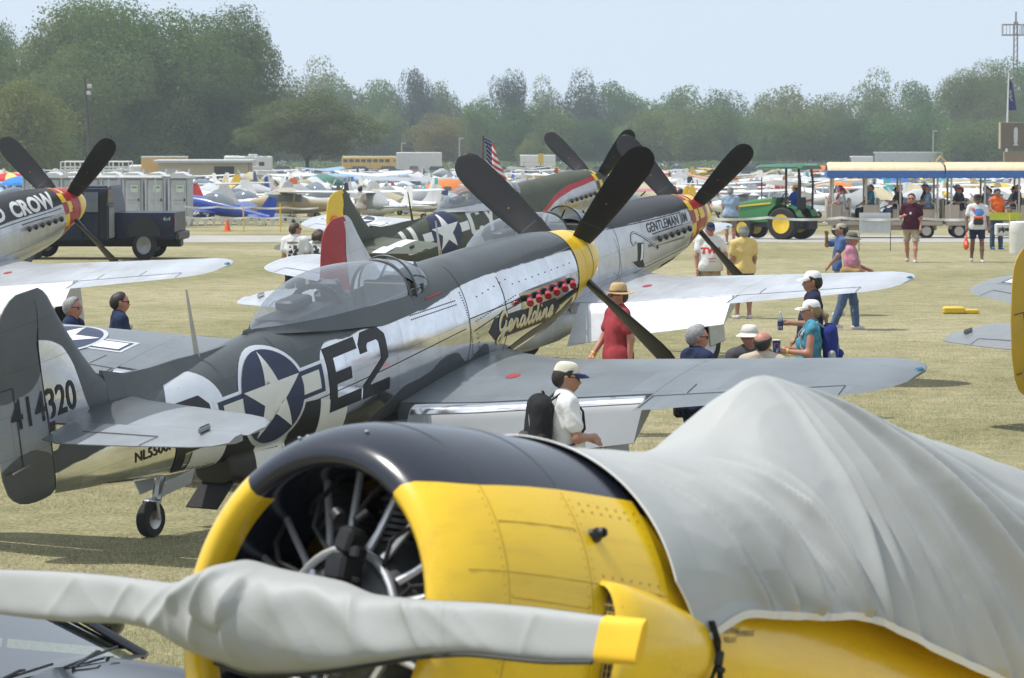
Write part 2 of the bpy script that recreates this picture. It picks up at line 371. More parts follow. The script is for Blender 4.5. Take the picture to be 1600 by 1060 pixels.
def wing_mb(side):
    b = MB(); rings = []
    for a in (.30, .45, .7, 1.0, 1.3, 1.8, 2.4, 3.16): le, te, z, th = wing_geo(a); rings.append(airfoil(le, te, z, a*side, th, .76))
    b.loft(rings); rings = []
    for a in (3.164, 3.6, 4.2, 4.8, 5.1): le, te, z, th = wing_geo(a); rings.append(airfoil(le, te, z, a*side, th))
    for t, f in ((5.3, .10), (5.45, .25), (5.56, .45), (5.63, .75)):
        le, te, z, th = wing_geo(5.1); m = 3.72; rings.append(airfoil(lerp(le, m, f), lerp(te, m+.1, f), z+(t-5.1)*.06, t*side, th*(1-f*.35)))
    return b.loft(rings)
def flap_mb(side, ang):
    rings = []
    for a in (.62, 1.4, 2.2, 3.14):
        le, te, z, th = wing_geo(a); h = le+(te-le)*.765; c = (te-h)*1.12; T = (te-le)*th*.40; zc = z+.0; r = []
        prof = [(0, T*.9), (.04, T*1.25), (.12, T*1.35), (.35, T*1.0), (.7, T*.5), (1, .004), (1, -.004), (.6, -T*.35), (.2, -T*.6), (.04, -T*.6), (0, -T*.2)]
        ca, sa = math.cos(ang), math.sin(ang)
        for t, q in prof: r.append((-(h+.02+t*c*ca+q*sa), a*side, zc-.02-t*c*sa+q*ca))
        rings.append(r)
    return MB().loft(rings)
def blade_mb(ang, L=1.68, pitch0=62, pitch1=28, w0=.17, w1=.40):
    d = Vector((0, -math.cos(ang), math.sin(ang))); t = Vector((0, -math.sin(ang), -math.cos(ang))); f = Vector((1, 0, 0)); rings = []
    for r, w_, th in ((.26, .23, .10), (.36, .28, .085), (.55, .325, .07), (.58, .31, .055), (.9, .345, .045), (1.2, .36, .032), (1.42, .355, .024), (1.55, .315, .02), (1.62, .245, .016), (1.66, .155, .012), (1.68, .05, .008)):
        p = R(lerp(pitch0, pitch1, ((r-.26)/1.42)**.7)); cu = t*math.cos(p)+f*math.sin(p); n_ = f*math.cos(p)-t*math.sin(p); q = []
        for k in range(14):
            a = 2*PI*k/14; q.append(Vector((-.42, 0, 0))+d*(r*L/1.68)+cu*(math.cos(a)*w_/2)+n_*(math.sin(a)*th/2))
        rings.append(q)
    return MB().loft(rings)
def stab_mb(side):
    rings = []
    for a, le, te in ((.06, 8.02, 9.03), (.3, 8.12, 9.03), (1.0, 8.25, 9.02), (1.6, 8.36, 9.0), (1.78, 8.42, 9.0), (1.90, 8.52, 8.98), (1.97, 8.68, 8.95)):
        rings.append(airfoil(le, te+.0, .475+.0*a, a*side, .10 if a < 1.8 else .08, 1.0 if 0 else .92))
    return MB().loft(rings)
def elev_mb(side):
    rings = []
    for a, te in ((.16, 9.42), (.4, 9.50), (1.0, 9.45), (1.7, 9.36), (1.86, 9.30), (1.95, 9.18)):
        h = 8.995 if a < 1.8 else 8.985; T = .045 if a < 1.8 else .03; rings.append([(-h, a*side, .475+T), (-(h+.1), a*side, .475+T*1.0), (-te, a*side, .478), (-te, a*side, .470), (-(h+.1), a*side, .475-T), (-h, a*side, .475-T)])
    return MB().loft(rings)
def fin_mb():
    rings = []
    for z, le, te, th in ((.30, 7.35, 9.18, .13), (.5, 7.70, 9.18, .13), (.62, 8.12, 9.18, .135), (.8, 8.42, 9.19, .13), (1.0, 8.57, 9.19, .12), (1.2, 8.70, 9.18, .11), (1.4, 8.82, 9.14, .09), (1.5, 8.87, 9.12, .08), (1.60, 8.92, 9.12, .06), (1.66, 8.97, 9.12, .035), (1.70, 9.03, 9.12, .015)):
        r = [];n = 10
        for k in range(n+1): t = k/n; r.append((-(le+(te-le)*t), -th/2*(math.sqrt(t)*1.9-.9*t), z))
        rings.append(r+[(p[0], -p[1], p[2]) for p in reversed(r[1:])])
    b = MB().loft(rings)
    rings = []                                  # dorsal fillet
    for s, zt, hw in ((6.55, .585, .02), (6.9, .60, .06), (7.3, .64, .07), (7.7, .66, .075), (8.05, .70, .07), (8.35, .80, .05)):
        rings.append([(-s, -hw*1.5, .40), (-s, -hw, (zt+.42)/2), (-s, -.018, zt), (-s, .018, zt), (-s, hw, (zt+.42)/2), (-s, hw*1.5, .40)])
    return b.loft(rings)
def rudder_mb():
    rings = []
    for z, h, te, th in ((-.085, 9.30, 9.42, .02), (-.075, 9.23, 9.52, .04), (-.05, 9.20, 9.61, .06), (0, 9.185, 9.69, .08), (.06, 9.185, 9.745, .095), (.2, 9.19, 9.79, .115), (.5, 9.20, 9.80, .12), (.9, 9.20, 9.75, .115), (1.25, 9.20, 9.67, .10), (1.38, 9.155, 9.635, .09), (1.385, 9.06, 9.633, .08), (1.48, 9.06, 9.60, .07), (1.56, 9.06, 9.55, .06), (1.62, 9.07, 9.49, .05), (1.67, 9.08, 9.41, .035), (1.70, 9.1, 9.32, .02)):
        rings.append([(-h, -th/2, z), (-(h+.12), -th/2, z), (-te, -.006, z), (-te, .006, z), (-(h+.12), th/2, z), (-h, th/2, z)])
    return MB().loft(rings)
def scoop_mb():
    rings = []
    for s, zt, zb, hw in ((4.05, -.62, -.98, .26), (4.12, -.6, -1.03, .30), (4.6, -.5, -1.08, .32), (5.3, -.45, -1.06, .32), (6.0, -.35, -.92, .29), (6.6, -.3, -.74, .24), (6.95, -.28, -.62, .20)):
        rings.append(sring(-s, zt, zb, hw, (zt+zb)/2-.05, 28, 3.4, 3.0))
    return MB().loft(rings, caps=True)
def wheel(parent, c, r, w_, M=None, mats=None):
    p = [(-w_/2, r*.52), (-w_/2, r*.86), (-w_*.36, r*.97), (0, r), (w_*.36, r*.97), (w_/2, r*.86), (w_/2, r*.52)]
    t = MB().lathe(p, 28, 'y', c).build('tyre', RUBBER, parent, M)
    MB().lathe([(-w_*.38, .001), (-w_*.40, r*.25), (-w_*.46, r*.5), (-w_*.5, r*.56), (w_*.5, r*.56), (w_*.46, r*.5), (w_*.40, r*.25), (w_*.38, .001)], 20, 'y', c).build('hub', mats or STEEL, t)
    return t
def p51(label, pos, yaw, sp):
    root = thing('fighter_plane', label, 'fighter plane', (pos[0], pos[1], 0), R(yaw), 'propeller fighters parked on the grass')
    if sp.get('dz'): root.location.z = sp['dz']
    M = Matrix.Translation((0, 0, HUBH)) @ Matrix.Rotation(-R(sp.get('pitch', 10.45)), 4, 'Y') @ Matrix.Translation((.4, 0, 0)); o = {}
    # fuselage skin with the cockpit hole cut out
    fb = MB().loft(fus_rings(.62, 9.17, 70)); keep_f, keep_m = [], []
    for f in fb.f:
        c = [sum(fb.v[i][k] for i in f)/len(f) for k in range(3)]
        if len(f) == 4 and -5.15 < c[0] < -3.72 and c[2] > .42 and abs(c[1]) < .34: continue
        keep_f.append(f)
    skin = MB(); skin.v = fb.v; skin.f = keep_f; skin.m = [0]*len(keep_f)
    fus = skin.build('fuselage', sp['fuselage'], root, M, 50); bv = bvh_of([fb])
    # cockpit tub
    tb = MB().box((-4.43, 0, .05), (1.50, .62, .02)); 
    for y in (-.31, .31): tb.box((-4.43, y, .27), (1.5, .02, .46))
    tb.box((-5.17, 0, .27), (.03, .66, .5)); tb.box((-3.70, 0, .27), (.03, .66, .5))
    tub = tb.build('cockpit', COCKPIT, root, M)
    MB().box((-3.84, 0, .43), (.06, .56, .28), bev=.025).tube([(-4.2, 0, .2), (-4.18, 0, .46)], .018, 6).build('instrument_panel', COCKPIT, tub)
    st = MB().box((-4.74, 0, .38), (.10, .44, .62), bev=.05, rot=Matrix.Rotation(R(-8), 3, 'Y')); st.box((-4.80, 0, .70), (.08, .27, .22), bev=.04, rot=Matrix.Rotation(R(-8), 3, 'Y'))
    st.build('seat_back', mat('seat_armour', (.10, .11, .11), .6), tub)
    rk = MB()                                   # arched deck frame behind the seat, pierced with round holes
    for k in range(12):
        a = PI*(.06+.88*k/11); rk.tube([(-5.02, .27*math.cos(a), .62+.17*math.sin(a)), (-5.06, .27*math.cos(a), .62+.17*math.sin(a))], .030, 10)
    rk.loft([[(-5.03, .31*math.cos(PI*k/20), .60+.215*math.sin(PI*k/20)) for k in range(21)], [(-5.05, .31*math.cos(PI*k/20), .60+.215*math.sin(PI*k/20)) for k in range(21)]], closed=False)
    rk.box((-5.4, 0, .62), (.75, .42, .03)); rk.box((-5.35, .05, .70), (.34, .22, .10), bev=.02); rk.build('roll_frame', DARKM, tub)
    # windscreen
    def scr(s, zt, hw, zb=None, n=18, full=True):
        t, b, h, zm, a, c = fus_at(s); zb = .40 if zb is None else zb; r = []
        for k in range(n+1): q = PI*k/n; r.append((-s, math.cos(q)*hw*(1 if abs(math.cos(q)) < .999 else 1), zb+(zt-zb)*abs(math.sin(q))**.85))
        return r
    WS_ = ((3.30, .605, .06, .59), (3.42, .645, .20, .50), (3.58, .72, .30, .44), (3.84, .82, .34, .42))
    ws = MB().loft([scr(s_, *[float(spline([q[0] for q in WS_], [q[j] for q in WS_], s_)[0]) for j in (1, 2, 3)], n=24) for s_ in np.linspace(3.30, 3.84, 14)], closed=False)
    w_ = ws.build('windscreen', WSGLASS, root, M, 80)
    fr = MB().tube([(-3.60, -.30, .45), (-3.56, -.16, .70)], .014, 6).tube([(-3.60, .30, .45), (-3.56, .16, .70)], .014, 6)
    fr.tube([q for q in scr(3.845, .823, .345, .42)], .012, 6); fr.build('windscreen_frame', sp.get('frame', DARKM), w_)
    op = sp.get('open', .16)
    bub0 = [(3.80, .80, .345, .43), (4.1, .865, .36, .45), (4.45, .918, .36, .48), (4.8, .945, .35, .51), (5.1, .935, .32, .53), (5.4, .875, .27, .555), (5.65, .775, .20, .575), (5.82, .685, .12, .59), (5.94, .62, .03, .60)]
    bub = [(float(s_), *[float(spline([q[0] for q in bub0], [q[j] for q in bub0], s_)[0]) for j in (1, 2, 3)]) for s_ in np.linspace(3.80, 5.94, 26)]
    cb = MB().loft([scr(s+op, zt, hw, zb) for s, zt, hw, zb in bub], closed=False); cn = cb.build('canopy', CANOPY, root, M, 80)
    # canopy skirt (a rail that widens toward the bow) + bow
    for sd in (-1, 1):
        k = MB(); rg = []
        for s, zt, hw, zb in bub+[(6.06, .61, .01, .61)]:
            hb = fus_at(min(s+op, 9))[2]; lo = max(.30, zb-.17+max(0, s-4.4)*.10); lo = min(lo, zb-.02)
            wl = min(hw+.045, .40); rg.append([(-(s+op), sd*(hw+.006), zb+.035), (-(s+op), sd*(hw+.02), zb), (-(s+op), sd*(wl+.02 if s < 5.2 else hw+.06), lo), (-(s+op), sd*(hw-.02), zb)])
        k.loft(rg).build('canopy_skirt', sp.get('skirt', sp['fuselage']), cn)
    MB().tube([(q[0], q[1], q[2]) for q in scr(3.80+op, .805, .352, .36)], .020, 6).build('canopy_bow', sp.get('frame', DARKM), cn)
    # spinner + blades
    spb = MB().lathe([(-.63, .34), (-.63, .372), (-.56, .368), (-.46, .354), (-.35, .33), (-.24, .295), (-.14, .25), (-.05, .195), (.02, .135), (.07, .07), (.09, .001)], 40)
    spn = spb.build('spinner', sp['spinner'], root, M); pr = sp['roll']
    MB().lathe([(-.458, .356), (-.448, .3555)], 40).build('spinner_seam', LINE, spn)
    for k in range(4):
        bm_ = blade_mb(R(pr+90*k)); bo_ = bm_.build('propeller_blade', BLADE, spn); a_ = R(pr+90*k); d_ = Vector((0, -math.cos(a_), math.sin(a_))); t_ = Vector((0, -math.sin(a_), -math.cos(a_)))
        bb_ = bvh_of([bm_]); FB = ((-.42, 0, 0), tuple(d_), tuple(t_), (1, 0, 0)); decal('blade_stencil', tri2d([rect(.86, -.012, .88, .004)]), FB, bb_, mat('stencil_amber', (.22, .13, .05), .5), bo_, off=.002); decal('cuff_line', tri2d([rect(.560, -.15, .566, .15)]), FB, bb_, mat('cuff_grey', (.07, .07, .07), .5), bo_, off=.002)
    # wings, flaps
    for sd, nm in ((-1, 'r'), (1, 'l')):
        wb = wing_mb(sd); wg = wb.build('wing', sp['wing'], root, M, 40); o['w'+nm] = bvh_of([wb])
        fl = flap_mb(sd, R(sp.get('flap', 38))).build('flap', sp.get('flapm', sp['wing']), wg)
        if sp.get('lip'):
            b3 = MB(); rg3 = []
            for a in (.64, 1.4, 2.2, 3.13):
                le, te, z, th = wing_geo(a); h = le+(te-le)*.765; T = (te-le)*th*.40; c = (te-h)*1.12; fa = R(sp.get('flap', 38)); ca, sa = math.cos(fa), math.sin(fa)
                rg3.append([(-(h+.02+t*c*ca+q*sa), a*sd, z-.02-t*c*sa+q*ca) for t, q in ((-.02, T*1.05), (.04, T*1.25+.006), (.12, T*1.35+.006), (.20, T*1.25+.006), (.20, T*1.1), (.05, T*1.0))])
            b3.loft(rg3).build('flap_lip', sp['lip'], fl)
            decal('flap_seam', stroke([(-4.93, .8*sd), (-4.86, 3.1*sd)], .012, 1), ((0, 0, 0), (1, 0, 0), (0, 1, 0), (0, 0, -1)), bvh_of([flap_mb(sd, R(sp.get('flap', 38)))]), LINE, fl, maxlen=.2)
        b2 = []
        P2 = lambda s, a: (-s, a*sd)
        ail = [(4.06+.0, 3.05), (4.06, 3.05)]
        hl = lambda a: lerp(wing_geo(a)[0], wing_geo(a)[1], .80)
        lines = join2d(stroke([P2(hl(3.18), 3.18), P2(hl(5.12), 5.12)], .014, 1), stroke([P2(hl(5.12), 5.12), P2(4.44, 5.16)], .010, 1), stroke([P2(hl(3.2), 3.2), P2(4.74, 3.2)], .016, 1))
        FR = ((0, 0, 0), (1, 0, 0), (0, 1, 0), (0, 0, -1))
        decal('aileron_line', lines, FR, o['w'+nm], LINE, wg, maxlen=.2)
        decal('fuel_cap', ([*xf(tri2d([circ(-3.62, 1.22*sd, .075, 20)]))]), FR, o['w'+nm], REDP, wg)
        if sp.get('slit', 1):
            for a in (3.5, 4.3): decal('wing_slot', stroke([P2(hl(a)-.28, a), P2(hl(a)-.03, a+.03)], .012, 1), FR, o['w'+nm], LINE, wg)
        if sd < 0: MB().ell((-3.62, 5.58*sd, -.155), (.06, .045, .022)).build('wingtip_light', mat('lamp_blue' if sd < 0 else 'lamp_red', (.03, .13, .22) if sd < 0 else (.3, .05, .03), .1), wg)
        if sp.get('winsig') and (sd == 1 or sp.get('winsig') == 2):
            cx, cy = -3.75, 4.35*sd
            W = lambda v, m, off: decal('wing_insignia', v, FR, o['w'+nm], m, wg, off=off, maxlen=.1)
            W(tri2d([rect(cx-.17, cy-.95, cx+.17, cy+.95)]), sp.get('inswb', WHITEP), .004)
            W(tri2d([rect(cx-.13, cy-.90, cx+.13, cy+.90)]), INSBLUE, .006); W(tri2d([rect(cx-.10, cy-.86, cx+.10, cy+.86)]), WHITEP, .008)
            W(tri2d([circ(cx, cy, .52)]), sp.get('inswb', WHITEP), .010); W(tri2d([circ(cx, cy, .47)]), INSBLUE, .012); W(tri2d([star(cx, cy, .46, PI/2)]), WHITEP, .014)
        sb = stab_mb(sd); stb = sb.build('tailplane', sp['stab'], root, M, 40)
        eb = elev_mb(sd); el = eb.build('elevator', sp.get('elev', sp['stab']), stb, smooth=20)
        MB().box((-9.06, 1.62*sd, .55), (.16, .03, .05), bev=.012).build('hinge_fairing', sp['stab'], el)
        be = bvh_of([eb]); decal('trim_tab_line', join2d(stroke([(-9.22, .45*sd), (-9.22, 1.25*sd)], .014, 1), stroke([(-9.22, 1.25*sd), (-9.42, 1.20*sd)], .012, 1)), FR, be, LINE, el)
        if sp.get('stabstripe'): 
            bs2 = bvh_of([sb, eb]); decal('white_stripe', tri2d([[(-8.2, .85*sd), (-8.2, 1.20*sd), (-9.5, 1.20*sd), (-9.5, .85*sd)]]), FR, bs2, WHITEP, stb, maxlen=.1, off=.006)
        # main gear
        gy = 1.62*sd; gx_ = -2.78; gzz = -1.45
        lg = MB().tube([(gx_-.1, gy, -.48), (gx_, gy, -1.45)], [.07, .05], 10); lg.box((gx_+.10, gy+.06*sd, -1.0), (.04, .06, .7)); lg = lg.build('landing_gear_leg', STEEL, root, M)
        MB().box((gx_-.02, gy+.22*sd, -1.02), (.44, .025, .85), bev=.01).build('gear_door', sp['door'], lg)
        MB().box((gx_-.25, .30*sd, -.96), (.80, .02, .50), bev=.008).build('inner_gear_door', sp['door'], lg)
        wheel(lg, (gx_-.02, gy, -1.45), .34, .20)
    # fin and rudder, scoop, mast, tail wheel
    fbm = fin_mb(); fin = fbm.build('fin', sp['fin'], root, M, 50); rb = rudder_mb(); rud = rb.build('rudder', sp['rudder'], root, M, 40)
    o['fin'] = bvh_of([fbm, rb]); o['finonly'] = bvh_of([fbm]); FS = ((0, 0, 0), (1, 0, 0), (0, 0, 1), (0, 1, 0))
    decal('trim_tab_line', join2d(stroke([(-9.55, .25), (-9.55, .95)], .014, 1), stroke([(-9.55, .95), (-9.75, .95)], .012, 1), stroke([(-9.55, .25), (-9.8, .25)], .012, 1)), FS, bvh_of([rb]), LINE, rud)
    MB().tube([(-9.55, -.10, .28), (-9.75, -.09, .26)], .012, 6).build('trim_tab_rod', STEEL, rud)
    sc = scoop_mb().build('belly_scoop', sp.get('belly', sp['fuselage']), root, M, 45)
    MB().box((-4.06, 0, -.81), (.03, .44, .26), bev=.01).build('intake', BLACK, sc)
    MB().box((-7.02, 0, -.70), (.38, .36, .02), rot=Matrix.Rotation(R(-30), 3, 'Y'), bev=.006).build('exit_door', sp.get('exitd', sp['door']), sc)
    if sp.get('mast', 1): MB().tube([(-6.95, 0, .53), (-6.98, 0, .58), (-7.02, 0, 1.22)], [.035, .034, .012], 8, flat=.45).build('antenna_mast', sp.get('mastm', ALU), root, M)
    tw = MB().tube([(-7.70, 0, -.30), (-7.80, 0, -.52), (-7.88, 0, -.56)], [.05, .045, .04], 8)
    for y in (-.075, .075): tw.box((-7.89, y, -.60), (.045, .015, .18), bev=.008)
    tw.box((-7.87, 0, -.53), (.07, .17, .04), bev=.01); tw = tw.build('tail_wheel_leg', STEEL, root, M)
    wheel(tw, (-7.92, 0, -.68), .165, .11)
    for y, a in ((-.17, 14), (.17, -14)): MB().box((-7.66, y*.85, -.41), (.44, .012, .14), rot=Matrix.Rotation(R(a*1.6), 3, 'X')).build('tail_wheel_door', sp['door'], tw)
    # exhausts on both sides
    for sd in (-1, 1):
        ep = MB(); rg = []
        for s in np.linspace(.90, 2.12, 10):
            fz = -.055+.03*(s-1.5)
            t = (s-.90)/1.22; h = fus_at(s)[2]; e = .035*min(1, 6*t, 6*(1-t))
            rg.append([(-s, sd*(h-.03), fz+.10), (-s, sd*(h+e), fz+.085), (-s, sd*(h+e*.6), fz-.03), (-s, sd*(h+e*.4), fz-.09), (-s, sd*(h-.03), fz-.10)])
        pan = ep.loft(rg).build('exhaust_fairing', sp['exhaust'], root, M)
        for k in range(6):
            s = 1.05+k*.185; h = fus_at(s)[2]; fz = -.055+.03*(s-1.5)
            stub = MB().tube([(-s, sd*(h-.02), fz+.02), (-(s+.04), sd*(h+.05), fz+.012), (-(s+.10), sd*(h+.085), fz-.004)], [.031, .034, .032], 10).build('exhaust_stack', sp['stack'], pan)
            if sp.get('plug'): MB().tube([(-(s+.075), sd*(h+.07), fz+.0), (-(s+.13), sd*(h+.11), fz-.014)], [.037, .037], 12).build('exhaust_plug', mat('red_plug', (.42, .025, .035), .35, coat=.4), stub)
            else: MB().tube([(-(s+.097), sd*(h+.083), fz-.003), (-(s+.104), sd*(h+.088), fz-.0045)], [.026, .026], 10).build('stack_bore', BLACK, stub)
    o.update(root=root, fus=fus, M=M, bv=bv, spin=spn, fin_o=fin, rud_o=rud, spbv=bvh_of([spb]), scoopbv=bvh_of([MB().loft(fus_rings(.62, 9.17, 70)), scoop_mb()]))
    # panel lines
    for s in sp.get('lines', (3.12, 6.15, 7.5)):
        V_, T_ = stroke([(-s-.08, -.62), (-s, -.1), (-s+.0, .3), (-s, .62)], .008, 3)
        decal('panel_line', (V_, T_), FS, o['scoopbv'], LINE, fus, maxlen=.08)
    return o
FSR = ((0, 0, 0), (1, 0, 0), (0, 0, 1), (0, 1, 0))     # print seen from the plane's right side
def rivets(o, lines, m, r=.008, name='rivet_row'):
    vt = ([], [])
    for (s0, z0, s1, z1, n) in lines:
        for k in range(n):
            t = k/(n-1); c = tri2d([circ(-lerp(s0, s1, t), lerp(z0, z1, t), r, 6)]); vt = join2d(vt, c)
    decal(name, vt, FSR, o['scoopbv'], m, o['fus'], off=.005)
SPP = [(-.63, .372), (-.56, .368), (-.46, .354), (-.35, .33), (-.24, .295), (-.14, .25), (-.05, .195), (.02, .135), (.07, .07), (.092, .001)]
def spin_cap(o, x0, m):
    pr = [(x0, float(np.interp(x0, [p[0] for p in SPP], [p[1] for p in SPP]))+.003)]+[(x+.003, r+.003) for x, r in SPP if x > x0]
    MB().lathe(pr, 40).build('spinner_tip', m, o['spin'])
def spin_checks(o, x1, m, n=14):
    xs = np.linspace(-.62, x1, 4)
    for q in range(0, n, 2):
        a0, a1 = 2*PI*q/n, 2*PI*(q+1)/n
        MB().loft([[(x, math.cos(lerp(a0, a1, t/4))*(r+.003), math.sin(lerp(a0, a1, t/4))*(r+.003)) for t in range(5)] for x, r in ((x, float(np.interp(x, [p[0] for p in SPP], [p[1] for p in SPP]))) for x in xs)], closed=False).build('check_square', m, o['spin'])
def checks(o, s0, s1, n, c1, c2, rows=2):
    # checkerboard band of alternating painted squares round the nose
    n = n if n % 2 == 0 else n+1
    for rw in range(rows):
        sa = lerp(s0, s1, rw/rows); sb = lerp(s0, s1, (rw+1)/rows); b = MB()
        for k in range(n):
            if (k+rw) % 2: continue
            for q in range(3):
                a0 = 2*PI*(k+q/3)/n; a1 = 2*PI*(k+(q+1)/3)/n; P = []
                for s, a in ((sa, a0), (sb, a0), (sb, a1), (sa, a1)):
                    t, bo, h, zm, e1, e2 = fus_at(s) if s > .63 else [.362, -.375, .362, 0, 2, 2]
                    c, sn = math.cos(a), math.sin(a); e = e1 if sn >= 0 else e2
                    P.append((-s, math.copysign(abs(c)**(2/e), c)*(h+.005), zm+((t+.005-zm) if sn >= 0 else (zm-bo+.005))*math.copysign(abs(sn)**(2/e), sn)))
                b.add(P, [(0, 1, 2, 3)])
        b.build('check_square', c2, o['fus'])
# ------------------------------------------------------------------ paint schemes
def camo(name, layers, base, noise_amp=.02, nscale=3.0, axis=('x', 'z')):
    """layers: list of (colour-spec, curve points [(s, z)...], 'above'|'below'); painted over base."""
    m = bpy.data.materials.new(name); m.use_nodes = True; n = m.node_tree; b = n.nodes['Principled BSDF']; L = n.links.new
    tc = n.nodes.new('ShaderNodeTexCoord'); sp = n.nodes.new('ShaderNodeSeparateXYZ'); L(tc.outputs['Object'], sp.inputs[0])
    nz = n.nodes.new('ShaderNodeTexNoise'); nz.inputs['Scale'].default_value = nscale; nz.inputs['Detail'].default_value = 3; L(tc.outputs['Object'], nz.inputs['Vector'])
    nf = n.nodes.new('ShaderNodeTexNoise'); nf.inputs['Scale'].default_value = 2.2; nf.inputs['Detail'].default_value = 8; nf.inputs['Roughness'].default_value = .65; L(tc.outputs['Object'], nf.inputs['Vector'])
    def val(x): q = n.nodes.new('ShaderNodeValue'); q.outputs[0].default_value = x; return q.outputs[0]
    def col(c): q = n.nodes.new('ShaderNodeRGB'); q.outputs[0].default_value = (*c, 1); return q.outputs[0]
    cc, rr, mm = col(base[0]), val(base[1]), val(base[2])
    def math_(op, a, c=None, v=None):
        q = n.nodes.new('ShaderNodeMath'); q.operation = op; L(a, q.inputs[0])
        if c is not None: L(c, q.inputs[1])
        if v is not None: q.inputs[1].default_value = v
        return q.outputs[0]
    for (c, r_, me_), pts, mode in layers:
        t = math_('MULTIPLY', sp.outputs['XYZ'.index(axis[0].upper())], v=-.1 if axis[0] == 'x' else .1)
        if axis[0] == 'y': t = math_('ABSOLUTE', t)
        fc = n.nodes.new('ShaderNodeFloatCurve'); cv = fc.mapping.curves[0]
        pts = sorted(pts); P = [(p[0]/10, min(1, max(0, (p[1]+1.5)/4 if axis[1] == 'z' else p[1]/10))) for p in pts]
        cv.points[0].location = P[0]; cv.points[1].location = P[-1]
        for p in P[1:-1]: cv.points.new(*p)
        fc.mapping.update(); L(t, fc.inputs['Value'])
        if axis[1] == 'z': z = math_('MULTIPLY', math_('ADD', sp.outputs[2], v=1.5), v=.25)
        else: z = math_('MULTIPLY', sp.outputs[0], v=-.1)
        d = math_('SUBTRACT', z, fc.outputs[0]); w_ = math_('MULTIPLY', math_('SUBTRACT', nz.outputs[0], v=.5), v=noise_amp)
        d = math_('ADD', d, w_)
        if mode == 'below': d = math_('MULTIPLY', d, v=-1)
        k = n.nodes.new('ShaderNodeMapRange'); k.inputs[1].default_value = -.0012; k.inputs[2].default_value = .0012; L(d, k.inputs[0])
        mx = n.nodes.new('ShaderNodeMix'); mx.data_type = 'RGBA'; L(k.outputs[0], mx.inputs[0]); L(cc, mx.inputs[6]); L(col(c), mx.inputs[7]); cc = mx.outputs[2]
        for nm in ('rr', 'mm'):
            q = n.nodes.new('ShaderNodeMix'); L(k.outputs[0], q.inputs[0]); L(rr if nm == 'rr' else mm, q.inputs[2]); q.inputs[3].default_value = r_ if nm == 'rr' else me_
            if nm == 'rr': rr = q.outputs[0]
            else: mm = q.outputs[0]
    vr = n.nodes.new('ShaderNodeMapRange'); vr.inputs[1].default_value = .3; vr.inputs[2].default_value = .7; vr.inputs[3].default_value = .86; vr.inputs[4].default_value = 1.1; L(nf.outputs[0], vr.inputs[0])
    mv = n.nodes.new('ShaderNodeMix'); mv.data_type = 'RGBA'; mv.blend_type = 'MULTIPLY'; mv.inputs[0].default_value = 1; L(cc, mv.inputs[6]); L(vr.outputs[0], mv.inputs[7])
    L(mv.outputs[2], b.inputs['Base Color']); panelize(m, 'xz', .74, .36, .90, 1.05, .62); L(rr, b.inputs['Roughness']); L(mm, b.inputs['Metallic'])
    bp = n.nodes.new('ShaderNodeBump'); bp.inputs['Strength'].default_value = .05; bp.inputs['Distance'].default_value = .05; L(nz.outputs[0], bp.inputs['Height']); L(bp.outputs[0], b.inputs['Normal'])
    return m
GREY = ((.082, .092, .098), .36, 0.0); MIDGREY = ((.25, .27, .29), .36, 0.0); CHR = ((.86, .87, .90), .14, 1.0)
SHEENGREY = panelize(mat('grey_sky_sheen', (.16, .18, .195), .34, var=.08, scale=2, bump=.02, bscale=3), 'yx', .95, .6, .90, 1.06, .6)  # slate grey paint made lighter: sky sheen on the wing put into its colour
DGREY = mat('slate_grey', GREY[0], .36, var=.08, scale=2)
FLAPG = mat('flap_grey', (.25, .265, .28), .38, var=.06, scale=2)
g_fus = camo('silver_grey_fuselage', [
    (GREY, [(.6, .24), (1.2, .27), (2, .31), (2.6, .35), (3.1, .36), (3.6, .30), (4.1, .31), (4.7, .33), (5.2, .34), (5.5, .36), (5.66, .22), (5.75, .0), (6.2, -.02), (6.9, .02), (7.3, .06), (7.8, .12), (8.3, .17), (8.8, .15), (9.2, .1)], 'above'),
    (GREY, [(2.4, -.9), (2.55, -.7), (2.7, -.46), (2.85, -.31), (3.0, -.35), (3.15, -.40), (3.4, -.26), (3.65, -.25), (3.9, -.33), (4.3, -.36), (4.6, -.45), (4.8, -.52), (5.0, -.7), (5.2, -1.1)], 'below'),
    (CHR, [(0, -1.4), (2.4, -1.4), (2.55, -.4), (5.0, -.4), (5.2, -1.4), (10, -1.4)], 'below') if 0 else (GREY, [(0, -1.49), (10, -1.49)], 'below')], CHR)
g_fin = camo('silver_grey_fin', [(GREY, [(6.4, -1), (8.3, -.9), (8.58, .4), (8.66, .60), (8.70, .76), (8.80, 1.05), (8.95, 1.2), (9.2, 1.28), (9.9, 1.28)], 'above'),
    (GREY, [(6.4, 1.2), (8.5, .6), (8.7, .50), (8.85, .44), (9.05, .36), (9.2, .1)], 'below')], CHR, noise_amp=.008)
g_rud = camo('grey_rudder', [(GREY, [(8.7, 1.38), (9.05, 1.30), (9.2, 1.0), (9.4, .86), (9.9, .85)], 'above'), (GREY, [(8.9, .2), (9.1, .18), (9.25, .32), (9.5, .36), (9.9, .22)], 'below')], MIDGREY)
g_stab = camo('grey_tailplane', [(GREY, [(0, 9.9), (.55, 9.8), (.62, 9.2), (.75, 8.6), (.95, 8.2), (1.1, 7.9), (3, 7.8)], 'below'), (GREY, [(0, 1), (10, 1)], 'below')], MIDGREY, axis=('y', 'x'), noise_amp=.006)
SILV = mat('silver_paint_stripe', (.72, .74, .77), .3, .6, var=.05)
